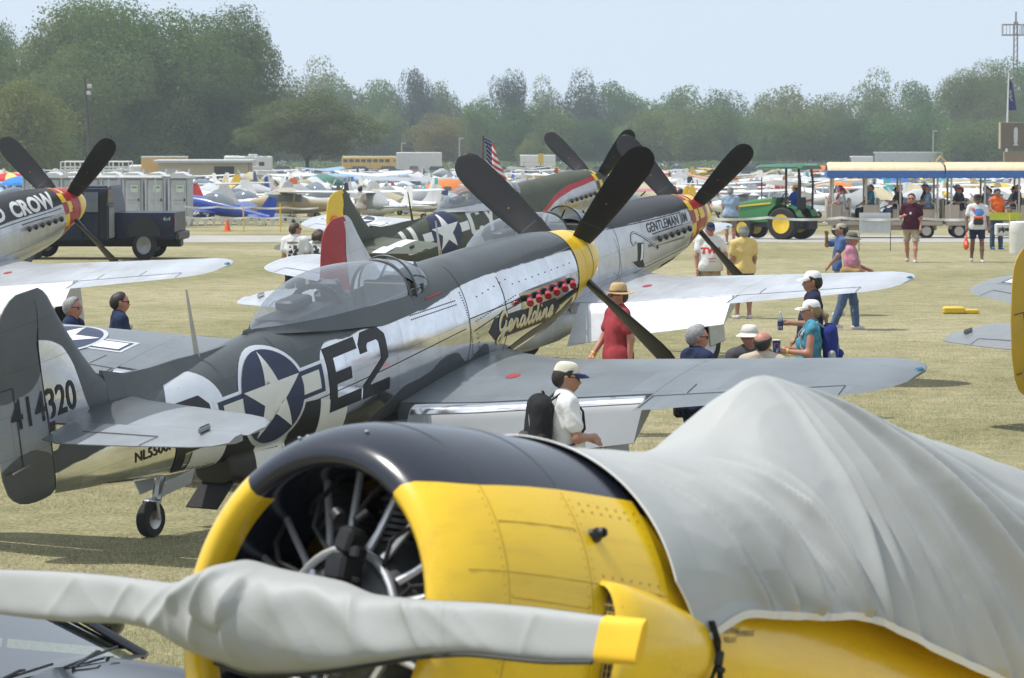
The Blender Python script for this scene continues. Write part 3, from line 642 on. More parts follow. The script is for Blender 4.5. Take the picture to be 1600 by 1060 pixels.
def star_bar(o, s, z, r, rot=0, border=True, white=INSWHITE, par=None):
    D = lambda v, m, off: decal('insignia', v, FSR, o['bv'], m, par or o['fus'], off=off)
    T = lambda v: xf(v, 1, 1, rot, -s, z)
    if border:
        D(T(tri2d([rect(-1.86*r, -.38*r, 1.86*r, .38*r), circ(0, 0, 1.10*r)])), SILV, .006)
        D(T(tri2d([rect(-1.74*r, -.31*r, 1.74*r, .31*r)])), INSBLUE, .009)
    D(T(tri2d([rect(-1.60*r, -.21*r, 1.60*r, .21*r)])), white, .012)
    D(T(tri2d([circ(0, 0, r)])), INSBLUE, .015); D(T(tri2d([star(0, 0, r*.97)])), white, .018)
def block(ch, w_, h, t):                        # chamfered block letters as stroke polygons
    c = t*.8
    if ch == 'E': return [rect(0, 0, t, h), rect(t, 0, w_, t), rect(t, h-t, w_, h), rect(t, h/2-t/2, w_*.72, h/2+t/2)]
    if ch == '2': return [[(0, 0), (w_, 0), (w_, t), (t*1.0, t), (t*1.0, t*1.15), (w_, h*.50), (w_, h-c), (w_-c, h), (c, h), (0, h-c), (0, h*.70), (t, h*.70), (t, h-t-c*.3), (t+c*.3, h-t), (w_-t-c*.3, h-t), (w_-t, h-t-c*.3), (w_-t, h*.52), (0, t*1.25)]]
    if ch == 'P': return [rect(0, 0, t, h), [(t, h-t), (w_-t-c*.3, h-t), (w_-t, h-t-c*.3), (w_-t, h*.5), (w_-t-c*.3, h*.45), (t, h*.45), (t, h*.45-t), (w_-c, h*.45-t), (w_, h*.45-t+c), (w_, h-c), (w_-c, h), (t, h)]]
    if ch == 'C': return [[(w_, h*.3), (w_-t, h*.3), (w_-t, t+c*.3), (w_-t-c*.3, t), (t+c*.3, t), (t, t+c*.3), (t, h-t-c*.3), (t+c*.3, h-t), (w_-t-c*.3, h-t), (w_-t, h-t-c*.3), (w_-t, h*.7), (w_, h*.7), (w_, h-c), (w_-c, h), (c, h), (0, h-c), (0, c), (c, 0), (w_-c, 0), (w_, c)]]
    if ch == 'Y': return [[(w_/2-t/2, 0), (w_/2+t/2, 0), (w_/2+t/2, h*.42), (w_, h), (w_-t, h), (w_/2, h*.56), (t, h), (0, h), (w_/2-t/2, h*.42)]]
    if ch == 'U': return [[(0, h), (t, h), (t, t+c*.3), (t+c*.3, t), (w_-t-c*.3, t), (w_-t, t+c*.3), (w_-t, h), (w_, h), (w_, c), (w_-c, 0), (c, 0), (0, c)]]
def blk(o, ch, s_left, z0, w_, h, t, m, bv=None, off=.005, shear=0, par=None):
    vt = tri2d(block(ch, w_, h, t)); vt = ([Vector((v.x+shear*v.y, v.y, 0)) for v in vt[0]], vt[1])
    return decal('lettering', xf(vt, 1, 1, 0, -s_left, z0), FSR, bv or o['bv'], m, par or o['fus'], off=off)
def txt(o, s_, s_mid, z, size, m, shear=0, bold=0, rot=0, sx=1, bv=None, par=None, off=.006, space=1.0, name='lettering'):
    return decal(name, xf(text2d(s_, size, shear, bold, space), sx, 1, rot, -s_mid, z), FSR, bv or o['bv'], m, par or o['fus'], off=off)

# ---- the silver and grey fighter nearest the camera
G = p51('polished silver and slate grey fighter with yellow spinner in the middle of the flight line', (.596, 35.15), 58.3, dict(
    fuselage=g_fus, wing=SHEENGREY, flapm=FLAPG, stab=g_stab, fin=g_fin, rudder=g_rud, door=mat('door_grey', (.42, .44, .46), .35, var=.05), spinner=YELP, roll=47.8,
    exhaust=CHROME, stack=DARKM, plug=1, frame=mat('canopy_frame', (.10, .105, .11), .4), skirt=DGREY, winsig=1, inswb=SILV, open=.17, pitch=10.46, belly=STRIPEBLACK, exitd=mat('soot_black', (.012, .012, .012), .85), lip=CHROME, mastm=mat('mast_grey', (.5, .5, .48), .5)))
nb = MB()                                       # yellow nose band behind the spinner
nb.loft([sring(-s, *[q+e for q, e in zip(fus_at(s)[:4], (.004, -.004, .004, 0))], 48, *fus_at(s)[4:]) for s in (.63, .72, .83)], caps=False)
nb.build('nose_band', YELP, G['fus'])
for sa, sb, m in ((5.30, 5.73, INSWHITE), (5.73, 6.17, STRIPEBLACK), (6.17, 6.60, INSWHITE), (6.60, 7.05, STRIPEBLACK), (7.05, 7.50, INSWHITE)):
    zt = lambda s: float(np.interp(s, [5.3, 5.73, 7.05, 7.5], [-.25, -.12, .02, .0]))
    decal('invasion_stripe', tri2d([[(-sa, zt(sa)), (-sb, zt(sb)), (-sb, -1.2), (-sa, -1.2)]]), FSR, G['scoopbv'] if sa > 5.7 else G['bv'], m, G['fus'], off=.002)
star_bar(G, 6.40, .07, .425, R(0))
blk(G, 'E', 5.585, -.30, .50, .62, .115, STRIPEBLACK); blk(G, '2', 5.05, -.31, .44, .64, .115, STRIPEBLACK)
decal('lettering', xf(tri2d([circ(.14, .14, .36)]), 1, 1, 0, -7.55, .05), FSR, G['bv'], SILV, G['fus'], off=.004)
blk(G, 'P', 7.72, -.30, .48, .62, .125, STRIPEBLACK, off=.008)
txt(G, 'NL5500N', 7.98, -.02, .13, STRIPEBLACK, bold=.002)
# serial: each figure a stencil
for k, ch in enumerate('414320'):
    vt = text2d(ch, .36, 0, .006)
    decal('lettering', xf(vt, .78, 1, 0, -(9.545-k*.138), .70), FSR, G['fin'], BLACK, G['rud_o'] if k < 3 else G['fin_o'], off=.005)
# name arrow and script
GB = G['bv']
arrow = [(-2.78, -.20), (-2.65, -.085), (-1.40, -.163), (-1.29, -.285), (-1.424, -.384), (-2.654, -.311)]
NAVY = mat('navy_paint', (.018, .024, .045), .35, var=.1); CREAM = mat('cream_paint', (.75, .70, .55), .4)
decal('name_panel', tri2d([arrow]), FSR, GB, NAVY, G['fus'], off=.004)
def script():
    L_ = {'G': [[(.55, .80), (.42, .98), (.20, .92), (.08, .66), (.14, .40), (.36, .36), (.50, .52), (.52, .66)], [(.52, .66), (.46, .2), (.30, -.10), (.10, -.05), (.16, .12), (.55, .32), (.72, .36)]],
          'e': [[(0, .30), (.22, .40), (.30, .54), (.20, .62), (.08, .50), (.08, .34), (.20, .26), (.40, .36)]],
          'r': [[(0, .34), (.12, .60), (.16, .54), (.28, .56), (.28, .34), (.40, .30), (.48, .38)]],
          'a': [[(.34, .56), (.18, .62), (.06, .46), (.12, .28), (.26, .32), (.36, .58), (.36, .34), (.44, .28), (.54, .36)]],
          'l': [[(0, .34), (.22, .66), (.26, .98), (.16, 1.02), (.12, .70), (.14, .34), (.24, .28), (.36, .36)]],
          'd': [[(.32, .54), (.18, .62), (.06, .46), (.12, .28), (.26, .34), (.38, .64), (.42, 1.0), (.40, .40), (.46, .28), (.58, .36)]],
          'i': [[(0, .34), (.12, .58), (.12, .36), (.20, .28), (.32, .36)], [(.13, .76), (.15, .80)]],
          'n': [[(0, .34), (.10, .58), (.11, .30)], [(.11, .30), (.18, .52), (.28, .60), (.32, .34), (.40, .28), (.50, .36)]]}
    adv = {'G': .68, 'e': .38, 'r': .46, 'a': .50, 'l': .33, 'd': .52, 'i': .30, 'n': .46}; x = 0; out = []
    for ch in 'Geraldine':
        for q in L_[ch]: out.append([(p[0]+x+p[1]*.18, p[1]) for p in q])
        x += adv[ch]
    return out, x
SC, SW = script(); k = 1.16/SW; rot = -math.atan2(.08, 1.26)
for dx, dz, m, off, w_ in ((.012, -.016, YELP, .007, .030), (0, 0, CREAM, .010, .026)):
    vt = join2d(*[stroke([(p[0]*k, (p[1]-.42)*.28) for p in q], w_, 4) for q in SC])
    decal('lettering', xf(vt, 1, 1, rot, -2.63+dx, -.225+dz+.02), FSR, GB, m, G['fus'], off=off)
for pts in ([(-2.35, -.55), (-1.9, -.46), (-1.3, -.40), (-.95, -.30)], ):
    decal('side_streak', stroke(pts, .10, 4), FSR, GB, NAVY, G['fus'], off=.004)
decal('panel_line', join2d(stroke([(-3.12, .02), (-2.2, .0), (-2.1, -.02)], .010, 2), stroke([(-3.05, -.12), (-2.5, -.06), (-2.2, -.05)], .009, 2), stroke([(-2.42, -.5), (-2.4, -.1), (-2.44, .3)], .010, 2), stroke([(-.86, -.5), (-.84, 0), (-.86, .28)], .010, 2), stroke([(-5.9, -.12), (-4.6, -.10), (-3.2, -.06)], .008, 2)), FSR, GB, LINE, G['fus'], off=.003)
rivets(G, [(3.17, .30, 3.08, -.35, 26), (3.0, -.03, 2.2, .05, 18), (3.0, -.16, 2.9, -.5, 8), (3.3, .25, 4.1, .29, 24), (3.3, .21, 4.1, .25, 24), (1.0, .12, 2.2, .17, 10), (.9, -.40, 1.3, -.46, 6), (2.9, .2, 2.3, .24, 6)], LINE)
decal('access_cap', tri2d([circ(-2.60, -.30, .022, 12)]), FSR, GB, BLACK, G['fus'], off=.006)
decal('warning_mark', tri2d([rect(-3.75, .365, -3.48, .385)]), FSR, GB, REDP, G['fus'], off=.006)
for k in range(4): decal('intake_louvre', stroke([(-1.65+.02*k, -.50-.03*k), (-1.2, -.44-.03*k)], .012, 1), FSR, GB, BLACK, G['fus'], off=.006)

# ---- silver fighter with checkered nose
SILF = camo('silver_dark_top_fuselage', [(((.055, .058, .06), .42, .2), [(.6, .20), (1.3, .24), (2.4, .30), (3.0, .34), (3.4, .40), (3.8, .62), (4.2, 1.5), (10, 2)], 'above')], ((.60, .61, .63), .33, .45))
J = p51('bare silver fighter with red and yellow checkered nose behind the grey one', (2.761, 51.35), 55.3, dict(
    fuselage=SILF, wing=WINGALU, stab=WINGALU, fin=ALU, rudder=REDP, door=ALU, spinner=mat('spinner_red', (.42, .03, .03), .35, coat=.3), roll=41.9, exhaust=ALU, stack=DARKM, frame=DARKM, open=.45, pitch=9.7, flap=35, skirt=ALU))
checks(J, .63, .92, 14, None, YELP, 2); checks(J, .63, .92, 14, None, REDP, 0)
nb = MB().loft([sring(-s, *[q+e for q, e in zip(fus_at(s)[:4], (.002, -.002, .002, 0))], 48, *fus_at(s)[4:]) for s in (.63, .78, .92)], caps=False); nb.build('nose_band', REDP, J['fus'])
spin_cap(J, -.34, YELP)
spin_checks(J, -.46, YELP)

txt(J, 'GENTLEMAN JIM', 1.66, .135, .20, INK, bold=.003, sx=.77, rot=R(-2.5), space=1.08)
def ring_poly(pts, w_): return stroke(pts, w_, 4)
decal('emblem', join2d(stroke([(-2.62, .04), (-2.70, .0), (-2.76, .08), (-2.70, .18), (-2.58, .16), (-2.3, .0), (-2.06, -.16)], .030, 5), stroke([(-2.06, -.12), (-2.02, -.19)], .05, 1)), FSR, J['bv'], INK, J['fus'], off=.006)
decal('emblem', join2d(stroke([(-2.62, .04), (-2.70, .0), (-2.76, .08), (-2.70, .18), (-2.58, .16), (-2.3, .0), (-2.08, -.15)], .013, 5)), FSR, J['bv'], WHITEP, J['fus'], off=.009)
hat = [(-2.60, .02), (-2.42, -.02), (-2.46, -.28), (-2.36, -.42), (-2.52, -.40), (-2.80, -.24), (-2.62, -.26)]
decal('emblem', tri2d([hat]), FSR, J['bv'], INK, J['fus'], off=.006)
decal('emblem', tri2d([[(-2.50, -.02), (-2.44, -.03), (-2.48, -.26), (-2.55, -.27)]]), FSR, J['bv'], WHITEP, J['fus'], off=.009)
decal('emblem', stroke([(-2.78, -.25), (-2.60, -.37), (-2.38, -.41)], .014, 3), FSR, J['bv'], WHITEP, J['fus'], off=.009)
decal('exhaust_stain', stroke([(-2.3, -.09), (-2.0, -.12), (-1.2, -.17)], .05, 3), FSR, J['bv'], mat('soot', (.22, .21, .20), .6), J['fus'], off=.003)
decal('panel_line', join2d(stroke([(-3.3, .36), (-2.2, .27), (-1.2, .21)], .012, 3), stroke([(-2.9, -.45), (-2.0, -.40), (-1.0, -.36)], .010, 3), stroke([(-2.15, .06), (-1.5, .045), (-1.0, .0)], .016, 3), stroke([(-.95, .25), (-.93, 0), (-.95, -.4)], .012, 2)), FSR, J['bv'], LINE, J['fus'], off=.003)
rivets(J, [(3.3, -.3, 2.9, -.5, 10), (2.8, -.5, 1.2, -.42, 30), (2.3, .02, 1.0, -.0, 20), (3.2, .2, 3.05, -.4, 18), (1.1, -.3, 2.6, -.36, 24)], LINE, .009)
decal('intake_louvre', tri2d([[(-1.75, -.50), (-1.3, -.46), (-1.3, -.55), (-1.75, -.58)]]), FSR, J['bv'], LINE, J['fus'], off=.005)

# ---- olive green fighter far behind
OLIVE = ((.062, .070, .042), .48, 0.0)
OLIVM = mat('olive_drab', OLIVE[0], .48, var=.18, scale=2); STABM = mat('olive_tailplane', (.085, .095, .06), .42, var=.15, scale=1.5)
FOL = camo('olive_silver_fuselage', [(OLIVE, [(.6, .16), (1.4, .20), (2.2, .14), (2.9, -.05), (3.6, -.45), (4.2, -.70), (4.6, -.9), (10, -1.3)], 'above'),
    (((.45, .04, .05), .4, 0.0), [(.6, .28), (1.4, .30), (2.2, .27), (2.9, .06), (3.6, -.36), (4.0, -.62), (4.3, -.9), (10, -1.4)], 'below'),
    (((.56, .575, .59), .32, .5), [(.6, .16), (1.4, .20), (2.2, .14), (2.9, -.05), (3.6, -.45), (4.2, -.70), (4.6, -.9), (10, -1.4)], 'below')], OLIVE)
F = p51('olive green and silver fighter with yellow rudder, farthest of the parked row', (1.891, 73.3), 52.9, dict(
    fuselage=FOL, wing=WINGALU, stab=STABM, fin=OLIVM, rudder=YELP, door=ALU, spinner=OLIVM, roll=46.9, exhaust=ALU, stack=DARKM, frame=ALU, skirt=ALU, stabstripe=1, winsig=1, pitch=10.88, dz=.04, mastm=OLIVM))
F['root'].location.z = .04
nb = MB().loft([sring(-s, *[q+e for q, e in zip(fus_at(s)[:4], (.002, -.002, .002, 0))], 48, *fus_at(s)[4:]) for s in (.63, .78, .92)], caps=False); nb.build('nose_band', OLIVM, F['fus'])
checks(F, .63, .92, 14, None, YELP, 2)
spin_cap(F, -.28, YELP)
star_bar(F, 6.34, .22, .44, 0, False, WHITEP)
blk(F, 'C', 5.60, -.06, .40, .60, .12, INSWHITE); blk(F, 'Y', 5.12, -.06, .42, .60, .12, INSWHITE); blk(F, 'U', 7.62, -.02, .42, .58, .12, INSWHITE)
txt(F, 'GUNFIGHTER', 1.92, -.14, .24, mat('gold_print', (.62, .42, .05), .4), bold=.008, sx=.76, rot=R(-3))
decal('crew_name', tri2d([rect(-4.9, .40, -4.4, .42)]), FSR, F['bv'], INK, F['fus'], off=.006)

# ---- silver fighter at the left with black name panel
CRF = camo('silver_black_top_fuselage', [(((.03, .03, .032), .42, .1), [(.6, .12), (1.0, .15), (2.0, .17), (3.0, .20), (3.4, .34), (3.8, .6), (4.2, 1.5), (10, 2)], 'above')], ((.55, .565, .585), .28, .5))
C_ = p51('silver fighter at the left edge with black name panel and checkered nose', (-7.71, 56.28), 60.1, dict(
    fuselage=CRF, wing=WINGALU, stab=WINGALU, fin=ALU, rudder=ALU, door=ALU, spinner=MATS['spinner_red'], roll=44.7, exhaust=ALU, stack=DARKM, frame=DARKM, skirt=ALU, flap=30))
nb = MB().loft([sring(-s, *[q+e for q, e in zip(fus_at(s)[:4], (.002, -.002, .002, 0))], 48, *fus_at(s)[4:]) for s in (.63, .78, .92)], caps=False); nb.build('nose_band', REDP, C_['fus'])
checks(C_, .63, .92, 14, None, YELP, 2)
spin_cap(C_, -.38, YELP)
txt(C_, 'CROW', 1.71, .29, .33, WHITEP, bold=.014, sx=1.12, rot=R(-2.0)); txt(C_, 'OLD', 2.86, .33, .33, WHITEP, bold=.014, sx=1.12, rot=R(-2.0))
decal('panel_line', join2d(stroke([(-3.3, .12), (-2.2, .12), (-1.0, .10)], .014, 3), stroke([(-2.15, .06), (-1.5, .045), (-1.0, .0)], .016, 3)), FSR, C_['bv'], LINE, C_['fus'], off=.003)
rivets(C_, [(3.3, -.3, 2.9, -.5, 10), (2.8, -.5, 1.2, -.42, 30), (1.1, -.3, 2.6, -.36, 24)], LINE, .009)

RPOS = (12.86, 44.0)
# ---- grey fighter with yellow rudder cut by the right edge
R_ = p51('grey fighter with broad yellow rudder cut off by the right edge', RPOS, 41, dict(
    fuselage=mat('sea_grey', (.20, .215, .225), .4, var=.08), wing=mat('wing_sea_grey', (.21, .225, .235), .4, var=.08), stab=MATS['wing_sea_grey'], fin=MATS['sea_grey'], rudder=mat('dull_yellow', (.50, .31, .010), .42, var=.06), door=MATS['sea_grey'],
    spinner=YELP, roll=44, exhaust=ALU, stack=DARKM, winsig=1, inswb=MATS['wing_sea_grey'], flap=4))

for o_ in R_['root'].children:
    if o_.name.startswith('tailplane'): o_.scale.y = .80
# ------------------------------------------------------------------ yellow radial-engined trainer in front, under its covers
TYEL = mat('trainer_yellow', (.80, .53, .012), .28, var=.07, scale=3.5, coat=.4, bump=.05, bscale=4.5, rvar=.07, col2=(.76, .48, .012))
def streaks(m, c, amt):                        # oil and exhaust film drawn back along the cowl
    n = m.node_tree; b = n.nodes['Principled BSDF']; L = n.links.new; src = b.inputs['Base Color'].links[0].from_socket
    tc = n.nodes.new('ShaderNodeTexCoord'); mp = n.nodes.new('ShaderNodeMapping'); mp.inputs['Scale'].default_value = (.9, 9, 9); L(tc.outputs['Object'], mp.inputs[0])
    z = n.nodes.new('ShaderNodeTexNoise'); z.inputs['Scale'].default_value = 1.6; z.inputs['Detail'].default_value = 7; z.inputs['Roughness'].default_value = .7; L(mp.outputs[0], z.inputs['Vector'])
    r = n.nodes.new('ShaderNodeMapRange'); r.inputs[1].default_value = .50; r.inputs[2].default_value = .78; r.inputs[4].default_value = amt; L(z.outputs[0], r.inputs[0])
    x = n.nodes.new('ShaderNodeMix'); x.data_type = 'RGBA'; L(r.outputs[0], x.inputs[0]); L(src, x.inputs[6]); x.inputs[7].default_value = (*c, 1); L(x.outputs[2], b.inputs['Base Color'])
streaks(TYEL, (.40, .24, .02), .42)
TBLK = mat('antiglare_black', (.011, .014, .026), .24, var=.15, scale=3, coat=.25, rvar=.06)
ENG = mat('engine_black', (.07, .07, .072), .45, .4, var=.35, scale=25); GOV = mat('governor_black', (.025, .025, .027), .45, .2, var=.3, scale=25); ENGG = mat('engine_grey', (.10, .105, .11), .45, .5, var=.3, scale=15)
CHROD = mat('chrome_rod', (.85, .86, .88), .30, .7, var=.1)
def canvas(name, col, hue=.06):
    m = mat(name, col, .52, var=hue, scale=1.6, bump=.0, spec=.25); n = m.node_tree; b = n.nodes['Principled BSDF']
    tc = n.nodes.new('ShaderNodeTexCoord'); L = n.links.new
    a = n.nodes.new('ShaderNodeTexNoise'); a.inputs['Scale'].default_value = 5; a.inputs['Detail'].default_value = 8; a.inputs['Distortion'].default_value = .8; L(tc.outputs['Object'], a.inputs['Vector'])
    c = n.nodes.new('ShaderNodeTexNoise'); c.inputs['Scale'].default_value = 60; c.inputs['Detail'].default_value = 4; L(tc.outputs['Object'], c.inputs['Vector'])
    b1 = n.nodes.new('ShaderNodeBump'); b1.inputs['Strength'].default_value = .13; b1.inputs['Distance'].default_value = .03; L(a.outputs[0], b1.inputs['Height'])
    b2 = n.nodes.new('ShaderNodeBump'); b2.inputs['Strength'].default_value = .10; b2.inputs['Distance'].default_value = .004; L(c.outputs[0], b2.inputs['Height']); L(b1.outputs[0], b2.inputs['Normal']); L(b2.outputs[0], b.inputs['Normal'])
    return m
CANV = canvas('grey_canvas', (.40, .41, .40)); SOCK = canvas('sock_canvas', (.36, .37, .36)); CANW = canvas('white_canvas', (.66, .66, .63)); CANY = canvas('yellow_canvas', (.82, .50, .03))
TYAW = math.degrees(math.atan2(-math.cos(R(42.226)), -math.sin(R(42.226))))
TM = Matrix.Translation((0, 0, 2.219)) @ Matrix.Rotation(-R(13.709), 4, 'Y')
T6 = thing('trainer_plane', 'yellow trainer plane with round black-topped radial cowling, filling the front of the view', 'trainer plane', (-.596, 9.853, 0), R(TYAW))
def tring(s, r, n=96, z=0): return [(-s, math.cos(2*PI*k/n)*r, z+math.sin(2*PI*k/n)*r) for k in range(n)]
prof = [(.40, .545), (.25, .52), (.12, .492), (.05, .478), (.0, .472), (-.035, .478), (-.05, .50), (-.045, .53), (-.02, .562), (.03, .598), (.09, .622), (.16, .640), (.25, .655), (.36, .670), (.5, .682), (.62, .688), (.75, .692), (.86, .694)]
N_ = 180; NB = 40                                # vertices 0..NB run over the black top, so the paint edge follows an edge loop
def split_angles(aR, aL): return [lerp(aR, aL, k/NB) for k in range(NB)]+[lerp(aL, aR+360, k/(N_-NB)) for k in range(N_-NB)]
rings = []; cb_m = []
for i, (s, r) in enumerate(prof):
    aR = 55.5 if i < 7 else float(np.interp(s, [-.05, .03, .12, .86], [55.5, 50.5, 48.0, 50.4])); aL = 131.5 if i < 7 else float(np.interp(s, [-.05, .05, .9], [131.5, 134.0, 130]))
    rings.append([(-s, math.cos(R(a))*r, math.sin(R(a))*r) for a in split_angles(aR, aL)])
cw = MB().loft(rings, caps=False); cw.m = []
for i in range(len(rings)-1):
    for j in range(N_): cw.m.append(1 if i < 3 or j < NB else 0)
cowl = cw.build('cowling', [TYEL, TBLK], T6, TM, 60)
cb_ = bvh_of([cw])
def cline(nm, pts, r0, w_=.004, m=LINE):        # hairline seams on the cowl: points (s, angle)
    b = MB()
    P = [Vector((-s, math.cos(R(a))*(rr+.0012), math.sin(R(a))*(rr+.0012))) for s, a, rr in pts]
    b.tube(P, w_/2, 5); return b.build(nm, m, cowl)
cr = lambda s: float(np.interp(s, [p[0] for p in prof[8:]], [p[1] for p in prof[8:]]))
SEAM = mat('yellow_seam', (.40, .25, .012), .5); SEAMB = mat('black_seam', (.05, .05, .055), .4)
for s in (.16, .50):
    cline('cowl_seam', [(s, a, cr(s)-.0006) for a in range(-60, 49, 3)], 0, .0024, SEAM); cline('cowl_seam', [(s, a, cr(s)-.0006) for a in range(51, 130, 3)], 0, .0024, SEAMB)
for a in (21, 158): cline('cowl_seam', [(s, a, cr(s)) for s in np.linspace(.03, .86, 12)], 0, .0024, SEAM)
cline('access_panel_line', [(.17, 36, cr(.17)), (.17, 14, cr(.17))]+[(s, 14, cr(s)) for s in (.25, .35, .48)]+[(.48, 36, cr(.48))]+[(s, 36, cr(s)) for s in (.4, .3, .17)], 0, .0024, SEAM)
rv = MB()
for s in (.145, .485, .52, .83):
    for a in np.arange(-40, 47, 2.6): rv.ell((-s, math.cos(R(a))*cr(s), math.sin(R(a))*cr(s)), (.0026, .0026, .0026), 6, 4)
rv.build('rivet_row', SEAM, cowl)
fsn = MB()
for a in (21, 23.4, -3, -5.4, 45, 42.6):
    for s in np.linspace(.56, .82, 7): fsn.tube([(-s, math.cos(R(a))*(cr(s)-.002), math.sin(R(a))*(cr(s)-.002)), (-s, math.cos(R(a))*(cr(s)+.0018), math.sin(R(a))*(cr(s)+.0018))], .0045, 8)
fsn.build('cowl_fastener', mat('fastener_dull', (.42, .30, .06), .45, .3), cowl)
for a, s in ((112, .02), (84, .02), (113, .07)): MB().ell((-s, math.cos(R(a))*(cr(s) if s > .03 else .595), math.sin(R(a))*(cr(s) if s > .03 else .595)), (.007, .007, .005)).build('cowl_latch', STEEL, cowl)
# rear cowl / fuselage skin
TF = [(.861, .692, -.69, .692, 0), (.88, .688, -.68, .688, 0), (1.2, .68, -.72, .67, -.02), (1.8, .66, -.78, .63, -.05), (2.6, .62, -.80, .60, -.08), (3.6, .55, -.72, .55, -.08), (4.8, .46, -.52, .43, -.03), (6, .38, -.30, .27, .03), (7.2, .30, -.1, .10, .1), (7.35, .28, -.06, .05, .1)]
TFA = np.array(TF); ss = np.concatenate([[.861, .88], np.linspace(.95, 7.35, 40)])
frs = []
for s in ss:
    zt, zb, hw, zm = [float(spline(TFA[:, 0], TFA[:, k], s)[0]) for k in (1, 2, 3, 4)]
    frs.append([(-s, hw*math.cos(R(a)), zm+(zt-zm if math.sin(R(a)) > 0 else zm-zb)*math.sin(R(a))) for a in split_angles(46.0, 133)])
fm = MB().loft(frs); fm.m = []
for i in range(len(frs)-1):
    for j in range(N_): fm.m.append(1 if j < NB and ss[i] < 1.6 else 0)
fm.m += [0, 0]
tfus = fm.build('fuselage', [TYEL, TBLK], T6, TM, 50); tfb = bvh_of([fm])
FSL = ((0, 0, 0), (-1, 0, 0), (0, 0, 1), (0, -1, 0))    # print seen from the plane's left side
def tl(x, z): return (x, z)
for t_, x, z in (('RELAY', 1.155, .155), ('CURRENT', 1.245, .185), ('REVERSE', 1.165, .185)):
    decal('lettering', xf(text2d(t_, .026), 1, 1, R(6), x+.05, z), FSL, tfb, INK, tfus, off=.002, maxlen=.05)
for pts in ([(.98, .43), (.985, .25), (1.02, .19), (1.10, .165)], ): decal('access_panel_line', stroke(pts, .004, 3), FSL, tfb, SEAM, tfus, off=.001)
# exhaust stub, intake scoop with mesh
ex = MB().tube([(-.55, .52, .385), (-.563, .575, .400), (-.572, .592, .406)], [.017, .016, .016], 14); ex.tube([(-.572, .592, .406), (-.580, .596, .408)], [.016, .012], 14)
exo = ex.build('exhaust_stub', DARKM, T6, TM); MB().ell((-.560, .578, .395), (.026, .010, .024)).build('stub_plate', BLACK, exo)
sb_ = MB(); rg = []
for s, zc, hh, pr_ in ((.535, .06, .185, .055), (.55, .06, .20, .085), (.62, .055, .205, .10), (.75, .06, .19, .10), (.88, .075, .155, .085), (1.0, .10, .11, .06), (1.08, .115, .065, .03), (1.14, .12, .02, .0)):
    q = []
    for k in range(20):
        a = -PI/2+PI*k/19; z = zc+math.sin(a)*hh; yb = math.sqrt(max(.69**2-z*z, 0)) if s < .87 else math.sqrt(max(.675**2-z*z, 0))
        q.append((-s, yb-.02+(pr_+.02)*max(0, math.cos(a))**.45, z))
    rg.append(q)
sb_.loft(rg, closed=False); scp = sb_.build('carburettor_scoop', TYEL, T6, TM, 60)
MB().plate([(.66, -.10), (.735, -.05), (.755, .05), (.745, .16), (.715, .225), (.66, .235)], 'x', -.56, -.565).build('intake_mouth', BLACK, scp)
ms = MB()
for k in range(14): ms.tube([(-.548, .655, -.10+.022*k), (-.548, .735, -.10+.022*k)], .0026, 4)
for k in range(5): ms.tube([(-.548, .662+.016*k, -.10), (-.548, .662+.016*k, .195)], .0026, 4)
ms.build('intake_mesh', mat('brass_mesh', (.45, .32, .10), .45, .6), scp)
# engine
eb = MB().lathe([(-.42, .30), (-.30, .30), (-.24, .27), (-.16, .25), (-.11, .20), (-.07, .13), (-.02, .10), (.12, .085)], 36, caps=True); eng = eb.build('crankcase', mat('crankcase_grey', (.13, .135, .14), .45, .4, var=.3, scale=20), T6, TM)
MB().lathe([(-.52, .54), (-.50, .54), (-.5, .2), (-.52, .2)], 48).build('engine_baffle', BLACK, eng)
cyl0 = None
for k in range(9):
    a = R(90+40*k); d = Vector((0, math.cos(a), math.sin(a))); b = MB()
    for i in range(13):
        r0 = .28+.021*i; rr = .095 if i % 2 == 0 else .082
        for q in (0, 1): pass
        c0 = Vector((-.33, 0, 0))+d*r0; t = Vector((1, 0, 0)); n_ = d.cross(t)
        b.loft([[c0+d*(h)+t*math.cos(2*PI*j/16)*rr+n_*math.sin(2*PI*j/16)*rr for j in range(16)] for h in (0, .012)])
    b.build('cylinder', ENG, eng)
for k in range(18):
    a = R(81+20*k+(1.5 if k % 2 else -1.5)); d = Vector((0, math.cos(a), math.sin(a)))
    MB().tube([Vector((-.13, 0, 0))+d*.245, Vector((-.15, 0, 0))+d*.30, Vector((-.20, 0, 0))+d*.52], [.015, .012, .012], 10).build('push_rod_tube', CHROD, eng)
MB().tube([(-.10, .235*math.cos(2*PI*k/40), .235*math.sin(2*PI*k/40)) for k in range(41)], .014, 8).build('ignition_ring', CHROD, eng)
gv = MB().box((-.03, .05, .17), (.10, .085, .085), bev=.012); gv.box((-.02, .07, .255), (.08, .07, .08), bev=.012, rot=Matrix.Rotation(R(-14), 3, 'X')); gv.box((-.06, .03, .115), (.14, .11, .04), bev=.01)
gv.tube([(-.01, .02, .32), (-.01, -.005, .335)], .022, 12); gv.tube([(-.01, .09, .32), (-.03, .11, .35)], .012, 8); gv.box((-.01, .12, .22), (.05, .04, .04), bev=.008)
gv.build('propeller_governor', GOV, eng)
bl = MB()
for k in range(12): a = 2*PI*k/12; bl.tube([(-.06, .165*math.cos(a), .165*math.sin(a)), (-.03, .165*math.cos(a), .165*math.sin(a))], .013, 6)
bl.build('case_bolt', STEEL, eng)
hs = MB()
for k in range(7): a = R(20+31*k); hs.tube([(-.10, .23*math.cos(a), .23*math.sin(a)), (-.08, .33*math.cos(a+.1), .33*math.sin(a+.1)), (-.12, .42*math.cos(a+.06), .42*math.sin(a+.06)), (-.22, .52*math.cos(a), .52*math.sin(a))], .008, 6)
